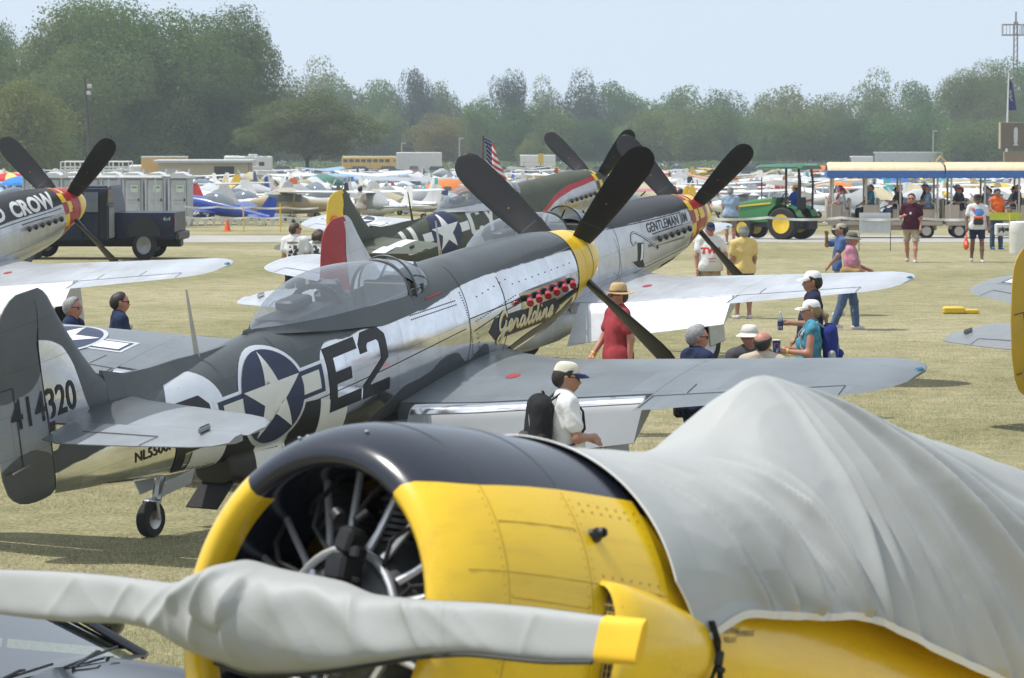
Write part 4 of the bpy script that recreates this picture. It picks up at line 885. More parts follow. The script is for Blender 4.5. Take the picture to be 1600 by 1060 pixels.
hs.build('ignition_lead', RUBBER, eng)
# propeller (inside its cover)
ph = MB().tube([(.10, 0, 0), (.2, 0, 0), (.24, 0, 0), (.26, 0, 0)], [.08, .085, .07, .02], 16); hub = ph.build('propeller_hub', STEEL, T6, TM)
for sd in (-1, 1): MB().loft([[(.172+math.cos(2*PI*k/10)*t, sd*y, zz+math.sin(2*PI*k/10)*h) for k in range(10)] for y, zz, h, t in ((.05, 0, .05, .05), (.4, .01*sd, .06, .03), (.9, .02*sd, .06, .02), (1.3, .05*sd, .04, .012))]).build('propeller_blade', STEEL, hub)
# wings, tail and gear, mostly below and beyond the frame
for sd in (-1, 1):
    rg = [airfoil(le, te, z, y*sd, th) for y, le, te, z, th in ((.35, 1.75, 3.9, -.78, .15), (1.4, 1.8, 3.9, -.80, .15), (3.5, 2.25, 3.7, -.74, .13), (6.0, 2.7, 3.5, -.56, .11), (6.35, 3.0, 3.4, -.53, .08))]
    MB().loft(rg).build('wing', TYEL, T6, TM, 40)
    g_ = MB().tube([(-1.75, 1.3*sd, -.75), (-1.62, 1.3*sd, -1.95)], [.07, .05], 10).build('landing_gear_leg', STEEL, T6, TM); wheel(g_, (-1.60, 1.3*sd+.12*sd, -2.03), .34, .2)
    MB().loft([airfoil(le, te, .25, y*sd, .1) for y, le, te in ((.05, 6.3, 7.5), (1.5, 6.6, 7.4), (1.9, 6.9, 7.3))]).build('tailplane', TYEL, T6, TM, 40)
MB().loft([[(-lerp(le, te, t), s_*th*math.sin(PI*min(.97, max(.05, t))), z) for s_, ts in ((1, (0, .25, .6, 1)), (-1, (1, .6, .25, 0))) for t in ts] for z, le, te, th in ((.1, 6.2, 7.9, .06), (.7, 6.6, 7.95, .05), (1.2, 7.0, 7.8, .03), (1.35, 7.3, 7.6, .01))]).build('fin', TYEL, T6, TM, 40)
tw_ = MB().tube([(-6.9, 0, -.15), (-7.0, 0, -.42)], .03, 8).build('tail_wheel_leg', STEEL, T6, TM); wheel(tw_, (-7.02, 0, -.42), .14, .09)
# ---- grey canvas cover over the cockpits
COVER = thing('canvas_cover', 'grey canvas cover draped over the yellow trainer fuselage, white hem along its edge', 'canvas cover', (-.596, 9.853, 0), R(TYAW))
ct = np.array([(1.0, .692, .12, .684, 2.0), (1.08, .698, .165, .682, 2.0), (1.26, .73, .24, .664, 1.95), (1.42, .755, .255, .662, 1.85), (1.55, .79, .27, .66, 1.7), (1.70, .87, .285, .655, 1.45), (1.84, 1.04, .305, .655, 1.32), (1.95, 1.12, .305, .655, 1.30), (2.05, 1.135, .295, .655, 1.32), (2.42, 1.115, .24, .65, 1.36), (2.83, 1.095, .19, .64, 1.40), (3.26, 1.08, .13, .63, 1.42), (3.72, 1.07, .08, .62, 1.45), (4.6, 1.0, .0, .56, 1.5), (5.3, .8, -.02, .50, 1.6), (5.8, .55, .0, .42, 1.8)])
_cc = {}
def cover_row(s):
    if s not in _cc: _cc[s] = [float(spline(ct[:, 0], ct[:, k], s)[0]) for k in (1, 2, 3, 4)]
    return _cc[s]
def cover_pt(s, t):                             # t in -1..1, hem to hem across the top
    zt, zh, hw, n_ = cover_row(s)
    a = (1-abs(t))*PI/2; y = hw*math.cos(a)**(2/n_); z = zh+(zt-zh)*math.sin(a)**(2/n_)
    return Vector((-s+(.10+.11*(1-abs(t)))*max(0, 1-(s-1)/.5)*min(1, (1-abs(t))*5), y if t >= 0 else -y, z))
# each fold: start (s, q), end at the hem (s, q=1), height, width, sharpness
FOLDS = [((2.00, .10), (2.02, 1), .030, .050, 1), ((2.00, .06), (2.22, 1), .042, .070, 0), ((2.02, .05), (2.50, 1), .040, .085, 1), ((2.05, .04), (2.82, 1), .050, .11, 0), ((2.08, .03), (3.15, 1), .034, .09, 1), ((2.12, .02), (3.55, 1), .050, .15, 0), ((2.2, .02), (4.1, 1), .040, .18, 1), ((2.3, .01), (4.8, 1), .045, .22, 0), ((3.4, .05), (3.75, 1), .030, .14, 0), ((3.45, .08), (4.25, 1), .030, .16, 0),
    ((1.10, .22), (1.36, 1), .024, .030, 1), ((1.18, .16), (1.50, 1), .034, .040, 0), ((1.30, .12), (1.64, 1), .038, .040, 1), ((1.42, .12), (1.78, 1), .036, .045, 0), ((1.58, .18), (1.90, 1), .050, .045, 1), ((1.70, .22), (1.97, 1), .030, .035, 1), ((1.22, .45), (1.42, 1), .018, .022, 1), ((1.50, .50), (1.70, 1), .020, .022, 1), ((1.36, .30), (1.60, .9), .016, .02, 1), ((1.66, .55), (1.86, 1), .018, .02, 1), ((2.25, .4), (2.66, 1), .022, .07, 0), ((2.6, .45), (3.02, 1), .020, .10, 0), ((2.9, .35), (3.45, 1), .022, .12, 0)]
def cover_disp(s, t):
    q = abs(t); d = -.020
    for (s0, q0), (s1, q1), A_, w_, sh_ in FOLDS:
        A_ = A_*1.55*(.35+1.0*((s1*7.31) % 1)); w_ = w_*(.7+.5*((s1*3.7) % 1))
        if q < q0-.04: continue
        u = min(1.1, max(0, (q-q0)/(q1-q0))); sl = s0+(s1-s0)*(u**.85)+.018*mnoise.noise((q*4, s1*3, 1.7)); es = (s-sl)/(w_*(.35+.75*u)); e_ = abs(es)
        if e_ > 4: continue
        d += A_*min(1, u*2.2)*(1-.25*u)*((math.exp(-(math.sqrt(e_*e_+.16)-.4)*1.3) if sh_ else math.exp(-e_*e_))-.75*math.exp(-((es-1.35)/.75)**2))*(1.0 if t > 0 else .8)
    d += .010*mnoise.noise((s*2.2, t*2.4, .7))+.0022*mnoise.noise((s*7, t*7, 2.7))+.0035*(1-2*abs(mnoise.noise((s*5-q*3, q*4+s, 6.1))))
    k = min(1, max(0, (s-1.02)/.10)); return d*k*(1 if q < .93 else max(.25, (1-q)/.07))
SS = np.concatenate([np.linspace(1.0, 2.6, 170), np.linspace(2.62, 5.8, 120)]); TT = np.concatenate([np.linspace(-1, 0, 70)[:-1], np.linspace(0, 1, 190)])
rings = []
for s in SS:
    row = []
    for t in TT:
        p = cover_pt(s, t); e = 1e-3; t2 = t+e if t < .99 else t-e
        du = cover_pt(min(s+e, 5.8), t)-cover_pt(max(s-e, 1.0), t); dv = (cover_pt(s, t2)-p)*(1 if t2 > t else -1); n_ = du.cross(dv)
        n_ = n_.normalized() if n_.length > 1e-12 else Vector((0, 0, 1))
        if n_.dot(Vector((0, p.y, p.z-.1))) < 0: n_ = -n_
        row.append(p+n_*(.012+cover_disp(s, t)))
    rings.append(row)
cvb = MB().loft(rings, closed=False); cvo = cvb.build('cloth', CANV, COVER, TM, 180)
inner = [[tuple(Vector(p)*1.0-Vector((0, Vector(p).y*.012, .008))) for p in row[::3]] for row in rings[::3]]
for nm, idx in (('hem', 0), ('hem', -1)):
    b = MB(); rg = []
    for i, row in enumerate(rings):
        p = row[idx]; up = (row[idx-3] if idx == -1 else row[3])-p; up.normalize(); o_ = Vector((0, math.copysign(1, p.y), .1)); wv = .004*mnoise.noise((SS[i]*14, 1, 0)); hh = .022+.008*mnoise.noise((SS[i]*6, 4, 0))
        rg.append([p-up*.004+o_*.002, p-up*.004+o_*(.006+wv), p+up*hh+o_*(.006+wv), p+up*hh+o_*.002])
    b.loft(rg).build(nm, CANW, COVER, TM, 60)
b = MB(); b.tube([p+Vector((.004, 0, 0)) for p in rings[0]], .0035, 6); b.build('front_hem', CANW, COVER, TM)
sp_ = MB(); w0 = at(1108, 965, 9.15)
SB = lambda s, z, y: Vector((-s, y, z))
sp_.tube([SB(1.03, .20, .700), SB(1.06, .14, .712), SB(1.075, .08, .715), SB(1.06, .0, .705), SB(1.03, -.15, .70), SB(1.02, -.45, .66)], [.018, .020, .014, .012, .014, .014], 8, flat=.4)
sp_.tube([SB(1.075, .08, .72), SB(1.10, .02, .715), SB(1.12, -.08, .712), SB(1.15, -.30, .705)], [.01, .014, .014, .012], 8, flat=.4); sp_.box((-1.068, .722, .09), (.035, .018, .05), bev=.006); sp_.box((-1.085, .722, .055), (.04, .014, .02), bev=.005)
sp_.build('strap', mat('black_webbing', (.012, .012, .014), .7), COVER, TM)
# ---- cover over the propeller
PC = thing('propeller_cover', 'long grey canvas sock covering the trainer propeller, yellow patch at each tip', 'propeller cover', (-.596, 9.853, 0), R(TYAW))
top = np.array([(-1.45, .0), (-1.308, .012), (-.993, .034), (-.686, .045), (-.50, .046), (-.418, .060), (-.288, .116), (-.153, .148), (-.009, .135), (.239, .124), (.405, .098), (.61, .103), (.833, .117), (1.051, .124), (1.274, .125), (1.42, .128)])
bot = np.array([(-1.45, -.135), (-1.27, -.134), (-.95, -.125), (-.648, -.102), (-.525, -.108), (-.367, -.150), (-.247, -.168), (-.041, -.193), (.093, -.180), (.276, -.149), (.477, -.103), (.672, -.059), (.842, -.035), (1.082, -.026), (1.301, -.004), (1.42, .006)])
dep = np.array([(-1.45, .016), (-1.0, .026), (-.6, .04), (-.42, .06), (-.28, .09), (-.14, .13), (-.02, .14), (.12, .11), (.35, .065), (.7, .042), (1.2, .026), (1.42, .012)])
def prop_rows(y0, y1, n, infl=0):
    rg = []
    for y in np.linspace(y0, y1, n):
        zt, zb, dd = [float(spline(q[:, 0], q[:, 1], y)[0]) for q in (top, bot, dep)]; r_ = []; K = 54
        hb = math.exp(-((y+.1)/.42)**2)
        for side in (1, -1):                    # front face top to bottom, then the back face up again
            for k in range(K):
                q = k/(K-1) if side == 1 else 1-k/(K-1); z = lerp(zt, zb, q); v = 2*q-1
                prof_ = max(0, 1-abs(v)**lerp(5, 2.2, hb))**lerp(.6, .75, hb); x = dd*prof_ if side == 1 else -min(dd, .05)*prof_
                if side == 1:
                    x += .012*(1-hb)*(.5-q)*-1
                    fd = hb*(.020*(.5-1.6*abs(mnoise.noise((y*3.0+z*2.6+.2, .3, z*.7))))+.010*mnoise.noise((y*6-z*5.5, 5.3, z*2)))+.0035*(.6-2*abs(mnoise.noise((y*4.5+z*7, 8.1, z*1.5))))+.0012*mnoise.noise((y*11+z*9, z*4, 2))
                    for y0_, z0_, y1_, z1_, am, wd in ((-.17, .14, -.47, -.10, .050, .030), (-.10, .13, -.27, -.17, .046, .024), (-.02, .12, -.06, -.19, .040, .028), (.04, .12, .26, -.15, .034, .050), (.20, .12, .52, -.08, .030, .050), (-.42, .05, -.57, -.10, .016, .024), (-.33, .10, -.38, -.15, .018, .026), (.56, .09, .66, -.04, .020, .016), (.60, .10, .85, -.02, .014, .03), (.70, .10, .74, -.03, .010, .012), (-.62, .04, -.70, -.10, .010, .014), (-.9, .03, -1.0, -.12, .007, .02), (1.05, .12, 1.02, -.02, .006, .012), (.36, .09, .44, -.10, .016, .016)):
                        dy, dz = y1_-y0_, z1_-z0_; tt = min(1, max(0, ((y-y0_)*dy+(z-z0_)*dz)/(dy*dy+dz*dz))); e_ = math.hypot(y-y0_-tt*dy, z-z0_-tt*dz)/wd
                        if e_ < 5: fd += am*math.exp(-(math.sqrt(e_*e_+.2)-.45))*(1-.35*tt)*min(1, prof_*1.6)
                    dm = math.hypot(y+.115, (z-.03)); bump_ = .040*(1-(dm/.115)**2)**.5 if dm < .115 else 0
                    x += fd*min(1, prof_*1.5)+bump_
                r_.append((.172+x+(infl if side == 1 else -infl), y, z+(infl if k == 0 and side == 1 else 0)))
        rg.append(r_)
    return rg
MB().loft(prop_rows(-1.315, 1.282, 420)).build('sock', SOCK, PC, TM, 70)
MB().loft(prop_rows(1.278, 1.42, 10, .003)).build('tip_patch', CANY, PC, TM, 60); MB().loft(prop_rows(-1.45, -1.311, 10, .003)).build('tip_patch', CANY, PC, TM, 60)
pts = [(.172+.03, y, float(spline(bot[:, 0], bot[:, 1], y)[0])-.002) for y in np.linspace(-.2, 1.28, 80)]
MB().tube(pts, .006, 6).build('edge_binding', BLACK, PC, TM)
pts = [(.172+.012, y, float(spline(top[:, 0], top[:, 1], y)[0])-.010) for y in np.linspace(-1.3, -.5, 40)]
# ------------------------------------------------------------------ people: one continuous body surface each, clothes fitted over it
def surf_nets(D, org, h):
    s = D < 0; nx, ny, nz = D.shape
    c = np.zeros((nx-1, ny-1, nz-1), np.int8)
    for i in (0, 1):
        for j in (0, 1):
            for k in (0, 1): c += s[i:nx-1+i, j:ny-1+j, k:nz-1+k]
    act = (c > 0) & (c < 8); idx = np.full(act.shape, -1); P = np.argwhere(act); idx[act] = np.arange(len(P))
    acc = np.zeros((len(P), 3)); cnt = np.zeros(len(P)); corners = [(i, j, k) for i in (0, 1) for j in (0, 1) for k in (0, 1)]
    val = {q: D[P[:, 0]+q[0], P[:, 1]+q[1], P[:, 2]+q[2]] for q in corners}
    for a in corners:
        for ax in range(3):
            if a[ax]: continue
            b = tuple(1 if i == ax else a[i] for i in range(3)); va, vb = val[a], val[b]; m = (va < 0) != (vb < 0)
            t = np.where(m, va/np.where(m, va-vb, 1), 0); p = np.tile(np.array(a, float), (len(P), 1)); p[:, ax] = t
            acc[m] += p[m]; cnt[m] += 1
    V_ = (P+acc/cnt[:, None])*h+org; F_ = []
    for ax in range(3):
        u, v = (ax+1) % 3, (ax+2) % 3; sl = [slice(None)]*3; sl2 = [slice(None)]*3; sl[ax] = slice(0, -1); sl2[ax] = slice(1, None)
        A, B = s[tuple(sl)], s[tuple(sl2)]; E = np.argwhere(A != B)
        ok = (E[:, u] > 0) & (E[:, v] > 0) & (E[:, u] < D.shape[u]-1) & (E[:, v] < D.shape[v]-1); E = E[ok]; q = []
        for du, dv in ((-1, -1), (0, -1), (0, 0), (-1, 0)):
            w_ = E.copy(); w_[:, u] += du; w_[:, v] += dv; q.append(idx[w_[:, 0], w_[:, 1], w_[:, 2]])
        q = np.stack(q, 1); fl = A[E[:, 0], E[:, 1], E[:, 2]]; q[~fl] = q[~fl][:, ::-1]; F_.append(q)
    return V_, np.concatenate(F_)
class Blob:
    def __init__(s, k=.03): s.p = []; s.cuts = []; s.k = k
    def cap(s, a, b, ra, rb=None, sx=1.0, k=None): s.p.append((np.array(a, float), np.array(b, float), ra, ra if rb is None else rb, sx, s.k if k is None else k)); return s
    def cut(s, p, n): s.cuts.append((np.array(p, float), np.array(n, float))); return s      # keep the side n points away from
    def mesh(s, h, pad=.04, noise_=0):
        lo = np.min([np.minimum(q[0], q[1])-max(q[2], q[3])-pad for q in s.p], 0); hi = np.max([np.maximum(q[0], q[1])+max(q[2], q[3])+pad for q in s.p], 0)
        n = np.ceil((hi-lo)/h).astype(int)+2; D = np.full(n, 9.0); ax = [lo[i]+h*np.arange(n[i]) for i in range(3)]
        for a, b, ra, rb, sx, k in s.p:
            R_ = max(ra, rb)+k*2+3*h; i0 = np.maximum(((np.minimum(a, b)-R_-lo)/h).astype(int), 0); i1 = np.minimum(((np.maximum(a, b)+R_-lo)/h).astype(int)+2, n)
            X = ax[0][i0[0]:i1[0], None, None]; Y = ax[1][None, i0[1]:i1[1], None]; Z = ax[2][None, None, i0[2]:i1[2]]
            ab = b-a; L = max(ab@ab, 1e-9); t = np.clip(((X-a[0])*ab[0]+(Y-a[1])*ab[1]+(Z-a[2])*ab[2])/L, 0, 1)
            d = np.sqrt(((X-a[0]-t*ab[0])/sx)**2+(Y-a[1]-t*ab[1])**2+(Z-a[2]-t*ab[2])**2)-(ra+(rb-ra)*t)
            if sx < 1: d = d*(.5+.5*sx)
            o = D[i0[0]:i1[0], i0[1]:i1[1], i0[2]:i1[2]]
            if k > 0: hh = np.clip(.5+.5*(o-d)/k, 0, 1); r = o+(d-o)*hh-k*hh*(1-hh); r = np.where(o > 5, d, r)
            else: r = np.minimum(o, d)
            D[i0[0]:i1[0], i0[1]:i1[1], i0[2]:i1[2]] = r
        for p, nn in s.cuts:
            nn = nn/np.linalg.norm(nn); d = (ax[0][:, None, None]-p[0])*nn[0]+(ax[1][None, :, None]-p[1])*nn[1]+(ax[2][None, None, :]-p[2])*nn[2]; D = np.maximum(D, d)
        return surf_nets(D, lo, h)
    def build(s, name, m, parent, h, M=None, wr=0, sc=9):
        V_, F_ = s.mesh(h)
        if wr:
            for i in range(len(V_)):
                v = V_[i]; q = 1-2*abs(mnoise.noise((v[0]*sc, v[1]*sc, v[2]*sc*.6))); V_[i] += wr*q*np.array((v[0]*2, v[1]*2, .0))/max(.1, math.hypot(v[0]*2, v[1]*2))*1.0
        me = bpy.data.meshes.new(name); me.from_pydata(V_.tolist(), [], F_.tolist()); me.materials.append(m)
        me.polygons.foreach_set('use_smooth', [True]*len(me.polygons)); me.update(); return link(name, me, parent, M)
def cloth(name, c, var=.1): return mat('cloth_'+name, c, .85, var=var, scale=9, bump=.7, bscale=9, spec=.2)
SK = {'fair': mat('skin_fair', (.50, .27, .19), .5, var=.12, scale=8), 'tan': mat('skin_tan', (.36, .18, .115), .5, var=.12, scale=8), 'red': mat('skin_ruddy', (.48, .215, .15), .5, var=.15, scale=8), 'brown': mat('skin_brown', (.22, .10, .06), .5, var=.12, scale=8)}
HAIR = {'dark': mat('hair_dark', (.022, .016, .012), .6, var=.3, scale=40), 'grey': mat('hair_grey', (.32, .32, .32), .65, var=.35, scale=40), 'brown': mat('hair_brown', (.07, .04, .022), .6, var=.3, scale=40), 'blond': mat('hair_blond', (.33, .22, .11), .6, var=.3, scale=40), 'white': mat('hair_white', (.6, .6, .58), .65, var=.25, scale=40)}
SHADES = mat('sunglasses_black', (.008, .008, .009), .12)
def person(label, loc, face, sp, group=None, h=.012):
    r = thing('person', label, 'person', loc, R(face), group); H = sp.get('H', 1.76); k = H/1.76; fat = sp.get('fat', 1.0); fem = sp.get('fem', 0)
    lean = R(sp.get('lean', 0)); z0 = .93; arms = sp.get('arms', ((5, 8, 20, 5), (5, 8, 20, 5))); legs = sp.get('legs', ((2, 0), (-2, 0)))
    def up(x, y, z): x2 = x*math.cos(lean)+(z-z0)*math.sin(lean); z2 = z0-x*math.sin(lean)+(z-z0)*math.cos(lean); return np.array((x2, y, z2))*k
    def low(x, y, z): return np.array((x, y, z))*k
    hy = R(sp.get('head', 0)); ht = R(sp.get('nod', 0))
    def hd(x, y, z):
        z -= .026; dz = z-1.56; x1 = x*math.cos(ht)+dz*math.sin(ht); z1 = -x*math.sin(ht)+dz*math.cos(ht)
        return up(x1*math.cos(hy)-y*math.sin(hy), x1*math.sin(hy)+y*math.cos(hy), 1.56+z1)
    shw = .185 if not fem else .16; A = []; L = []
    for i, sd in enumerate((1, -1)):
        f, ab, ff, fi = [R(q) for q in arms[i]]; S_ = up(0, sd*shw, 1.425)
        e = S_+.285*k*np.array((math.sin(f+lean)*math.cos(ab), sd*math.sin(ab), -math.cos(f+lean)*math.cos(ab)))
        d2 = np.array((math.sin(ff)*math.cos(fi), -sd*math.sin(fi), -math.cos(ff)*math.cos(fi))); A.append((S_, e, e+.25*k*d2, d2, sd))
        t, kn = [R(q) for q in legs[i]]; hp = low(0, sd*.09, .91); sp_ = R(sp.get('spread', 3))
        kn_ = hp+.42*k*np.array((math.sin(t)*math.cos(sp_), sd*math.sin(sp_), -math.cos(t)*math.cos(sp_))); an = kn_+.41*k*np.array((math.sin(t-kn), 0, -math.cos(t-kn))); L.append((hp, kn_, an, t-kn, sd))
    zmin = min(q[2][2] for q in L)-.075*k; dz = np.array((0, 0, -zmin if not sp.get('sit') else 0))
    def torso(b, o=0):
        g = fat
        b.cap(low(0, -.075, .93), low(0, .075, .93), .125*(1.08 if fem else 1)*k*(.6+.4*g)+o*2.6, sx=.92); b.cap(up(.01*g+(g-1)*.10, 0, .98), up(.012*g+(g-1)*.10, 0, 1.14), .142*k*g*(.9 if fem else 1)+o*1.5, sx=.84)
        b.cap(up(0, -.055, 1.27), up(0, .055, 1.27), .128*k*(.7+.3*g)+o, sx=.84); b.cap(up(-.01, -.085, 1.37), up(-.01, .085, 1.37), .088*k+o, sx=.9)
        for sd in (1, -1): b.cap(up(-.005, sd*.05, 1.44), up(0, sd*(shw-.012), 1.425), .062*k+o, .058*k+o)
        for sd in (1, -1): b.cap(up(-.012, sd*.03, 1.488), up(-.008, sd*(shw-.055), 1.448), .050*k+o*.8, .048*k+o*.8)
        if fem:
            for sd in (1, -1): b.cap(up(.085, sd*.06, 1.25), up(.09, sd*.06, 1.25), .062*k+o)
    B = Blob(.035*k); torso(B)
    B.cap(up(-.01, 0, 1.43), up(.012, 0, 1.57), .058*k*(.9 if fem else 1), .053*k); B.cap(hd(-.012, 0, 1.655), hd(.012, 0, 1.662), .090*k, sx=1.0); B.cap(hd(-.02, 0, 1.69), hd(.02, 0, 1.69), .076*k)
    B.cap(hd(.045, 0, 1.585), hd(.058, 0, 1.60), .047*k, .05*k); B.cap(hd(.085, 0, 1.65), hd(.112, 0, 1.625), .011*k, .016*k, k=.012); B.cap(hd(.07, -.03, 1.672), hd(.07, .03, 1.672), .026*k, k=.02)
    B.cap(hd(.088, -.018, 1.585), hd(.088, .018, 1.585), .010*k, k=.008)
    for sd in (1, -1): B.cap(hd(-.005, sd*.088, 1.665), hd(-.0, sd*.084, 1.625), .017*k, .013*k, k=.008)
    for S_, e, w_, d2, sd in A:
        B.cap(S_, e, .052*k*(.85+.15*fat), .041*k); B.cap(e, w_, .042*k, .029*k)
        hnd = w_+d2*.085*k; side = np.cross(d2, (0, 0, 1.0)); side = side/(np.linalg.norm(side)+1e-6) if np.linalg.norm(side) > .2 else np.array((1.0, 0, 0)); nrm = np.cross(side, d2)
        B.cap(w_+d2*.03*k, w_+d2*.075*k, .030*k, .034*k, k=.02)
        cu = sp.get('curl', (.35, .35))[0 if sd == 1 else 1]
        for q, ln in ((-.030, .060), (-.010, .072), (.010, .068), (.028, .052)):
            b0 = hnd+side*q*k; b1 = b0+(d2*math.cos(cu)+nrm*-math.sin(cu)*1.0)*ln*.55*k; b2 = b1+(d2*math.cos(cu*2.2)-nrm*math.sin(cu*2.2))*ln*.5*k
            B.cap(b0, b1, .0105*k, .0095*k, k=.004); B.cap(b1, b2, .0095*k, .008*k, k=.004)
        B.cap(w_+d2*.03*k-side*.028*k, w_+d2*.075*k-side*.052*k, .012*k, .010*k, k=.006)
    for hp, kn_, an, sa, sd in L:
        B.cap(hp, kn_, .086*k*(.7+.3*fat), .054*k); B.cap(kn_, lerp(kn_, an, .35), .052*k, .056*k); B.cap(lerp(kn_, an, .35), an, .056*k, .034*k); B.cap(an, an+np.array((.10, sd*.015, -.045))*k, .034*k, .028*k)
    Mz = Matrix.Translation(tuple(dz)); HM = (h, Mz); skin = SK[sp.get('skin', 'fair')]
    body = B.build('body', skin, r, h, Mz); o = dict(root=r, body=body, A=A, L=L, hd=hd, up=up, Mz=Mz, k=k, face=face, hy=hy, ht=ht, lean=lean)
    # clothes
    top = sp['top']; T = Blob(.04*k); torso(T, .014); hem = top.get('hem', .86)
    if top.get('sleeve', .62) > 0:
        for S_, e, w_, d2, sd in A:
            fr = top.get('sleeve', .62); en = lerp(S_, e, min(fr, 1)); T.cap(S_, en, .066*k, (.070 if fr < 1 else .058)*k)
            if fr > 1: T.cap(e, lerp(e, w_, fr-1), .056*k, .046*k)
    T.cut(low(0, 0, hem), (0, 0, -1))
    shirt = T.build(top.get('kind', 'shirt'), cloth(top['name'], top['col'], top.get('var', .1)), r, h, Mz, wr=.016, sc=8); o['shirt'] = shirt
    if top.get('collar'):
        b = MB(); C0 = up(.0, 0, 1.505); ring = []
        for a in range(13): q = R(25+a*310/12); ring.append((up(.070*math.cos(q), .075*math.sin(q), 1.525-.02*math.cos(q)), up(.098*math.cos(q), .108*math.sin(q), 1.475-.035*math.cos(q))))
        b.loft([[p[0], p[1]] for p in ring], closed=False); b.build('collar', MATS['cloth_'+top['name']], shirt)
    bt = sp['bottom']; Q = Blob(.035*k); Q.cap(low(0, -.075, .93), low(0, .075, .93), .127*k*(.6+.4*fat)+.006, sx=.88); Q.cap(low(.005, 0, .97), low(.005, 0, 1.0), .120*k*fat, sx=.8)
    for hp, kn_, an, sa, sd in L:
        if bt['kind'] == 'shorts': en = lerp(hp, kn_, bt.get('len', .88)); Q.cap(hp, en, .100*k*(.7+.3*fat), .086*k); Q.cut(lerp(hp, kn_, bt.get('len', .88)), (0, 0, -1)) if not sp.get('sit') and sd == 1 else None
        else: Q.cap(hp, kn_, .098*k*(.7+.3*fat), .074*k); Q.cap(kn_, lerp(kn_, an, .97), .074*k, .066*k)
    Q.cut(low(0, 0, 1.05), (0, 0, 1)); Q.build('shorts' if bt['kind'] == 'shorts' else 'trousers', cloth(bt['name'], bt['col'], bt.get('var', .1)), r, h, Mz, wr=.014, sc=9)
    if bt.get('belt'):
        MB().loft([[(math.cos(2*PI*q/24)*.128*k*fat+.01, math.sin(2*PI*q/24)*.165*k*fat, zz*k) for q in range(24)] for zz in (.985, 1.02)], caps=False).build('belt', BLACK, r, Mz)
    for hp, kn_, an, sa, sd in L:
        S2 = Blob(.03); f = an+np.array((0, 0, -.035*k)); S2.cap(f+np.array((-.045, 0, -.008))*k, f+np.array((.13, sd*.018, -.018))*k, .042*k, .034*k); S2.cap(f, f+np.array((.05, 0, -.01))*k, .046*k, .042*k); S2.cut(f+np.array((0, 0, -.043*k)), (0, 0, -1))
        S2.build('shoe', cloth('shoe_'+sp.get('shoen', 'white'), sp.get('shoe', (.55, .55, .56))), r, h, Mz)
    # hair and hat
    if sp.get('hair'):
        hb = Blob(.03*k); hs = sp.get('hairstyle', 'short'); hb.cap(hd(-.018, 0, 1.675), hd(.008, 0, 1.688), .096*k); hb.cap(hd(-.045, 0, 1.64), hd(-.03, 0, 1.66), .075*k)
        if hs == 'full': hb.cap(hd(-.03, 0, 1.69), hd(.02, 0, 1.71), .088*k)
        if hs == 'curly':
            for q in range(9): a = q*.7; hb.cap(hd(-.04+.05*math.cos(a), .08*math.sin(a), 1.64+.02*math.cos(3*a)), hd(-.05, .08*math.sin(a), 1.60), .05*k)
        if hs != 'curly': hb.cut(hd(.028, 0, 1.665), hd(.9, 0, 1.15)-hd(0, 0, 1.56))
        else: hb.cut(hd(.055, 0, 1.665), hd(.9, 0, 1.36)-hd(0, 0, 1.56))
        if hs == 'bald': hb.cut(hd(0, 0, 1.712), hd(-.25, 0, 2.5)-hd(0, 0, 1.56))
        hb.build('hair', HAIR[sp['hair']], r, h*.9, Mz)
        if hs == 'tail':
            t = Blob(.02); t.cap(hd(-.10, 0, 1.655), hd(-.165, .02, 1.60), .032*k); t.cap(hd(-.165, .02, 1.60), hd(-.17, .03, 1.52), .034*k, .015*k); t.build('ponytail', HAIR[sp['hair']], r, h*.9, Mz, wr=.006, sc=20)
    ht_ = sp.get('hat')
    if ht_:
        cm = cloth('hat_'+ht_['name'], ht_['col'], .08); bm_ = cloth('hat_'+ht_.get('bname', ht_['name']), ht_.get('bcol', ht_['col']), .08); kd = ht_['kind']; z1 = 1.690 if kd != 'visor' else 1.70; b = MB(); rg = []
        tall = .100 if kd in ('cap', 'visor') else .12 if kd == 'straw' else .098
        for i in range(9):
            t = i/8; rr = (math.cos(t*PI/2)**.55 if kd == 'cap' else math.cos(t*PI/2)**.38) if i < 8 else .02; rg.append([hd((math.cos(2*PI*q/28)*.108*rr-.004)*1.0, math.sin(2*PI*q/28)*.094*rr, z1+tall*math.sin(t*PI/2)) for q in range(28)])
        b.loft(rg); cp = b.build('cap' if kd == 'cap' else 'hat', cm, r, Mz); b = MB()
        if kd in ('cap', 'visor'):
            rows = []
            for i in range(13):
                a = R(-66+11*i); ex = .085*math.cos(a*1.3)**1 if abs(a*1.3) < PI/2 else 0; ex = max(ex, .001)
                c, s_ = math.cos(a), math.sin(a); rows.append([hd(c*.107, s_*.094, z1+.010), hd(c*.107+ex*.6, s_*.090, z1+.006-.0*ex), hd(c*.107+ex, s_*.082, z1-.012-.02*abs(s_)), hd(c*.107+ex*.6, s_*.090, z1-.002), hd(c*.107, s_*.094, z1-.001)])
            b.loft(rows).build('cap_brim', bm_, cp)
        else:
            bw = .085 if kd == 'straw' else .06; rows = []
            for q in range(33):
                a = 2*PI*q/32; c, s_ = math.cos(a), math.sin(a); dr = (.012*math.cos(2*a) if kd == 'straw' else -.034); rows.append([hd(c*.106, s_*.092, z1+.008), hd(c*(.106+bw), s_*(.092+bw), z1+.006+dr), hd(c*(.106+bw), s_*(.092+bw), z1-.001+dr), hd(c*.106, s_*.092, z1)])
            b.loft(rows, caps=False).build('hat_brim', bm_, cp)
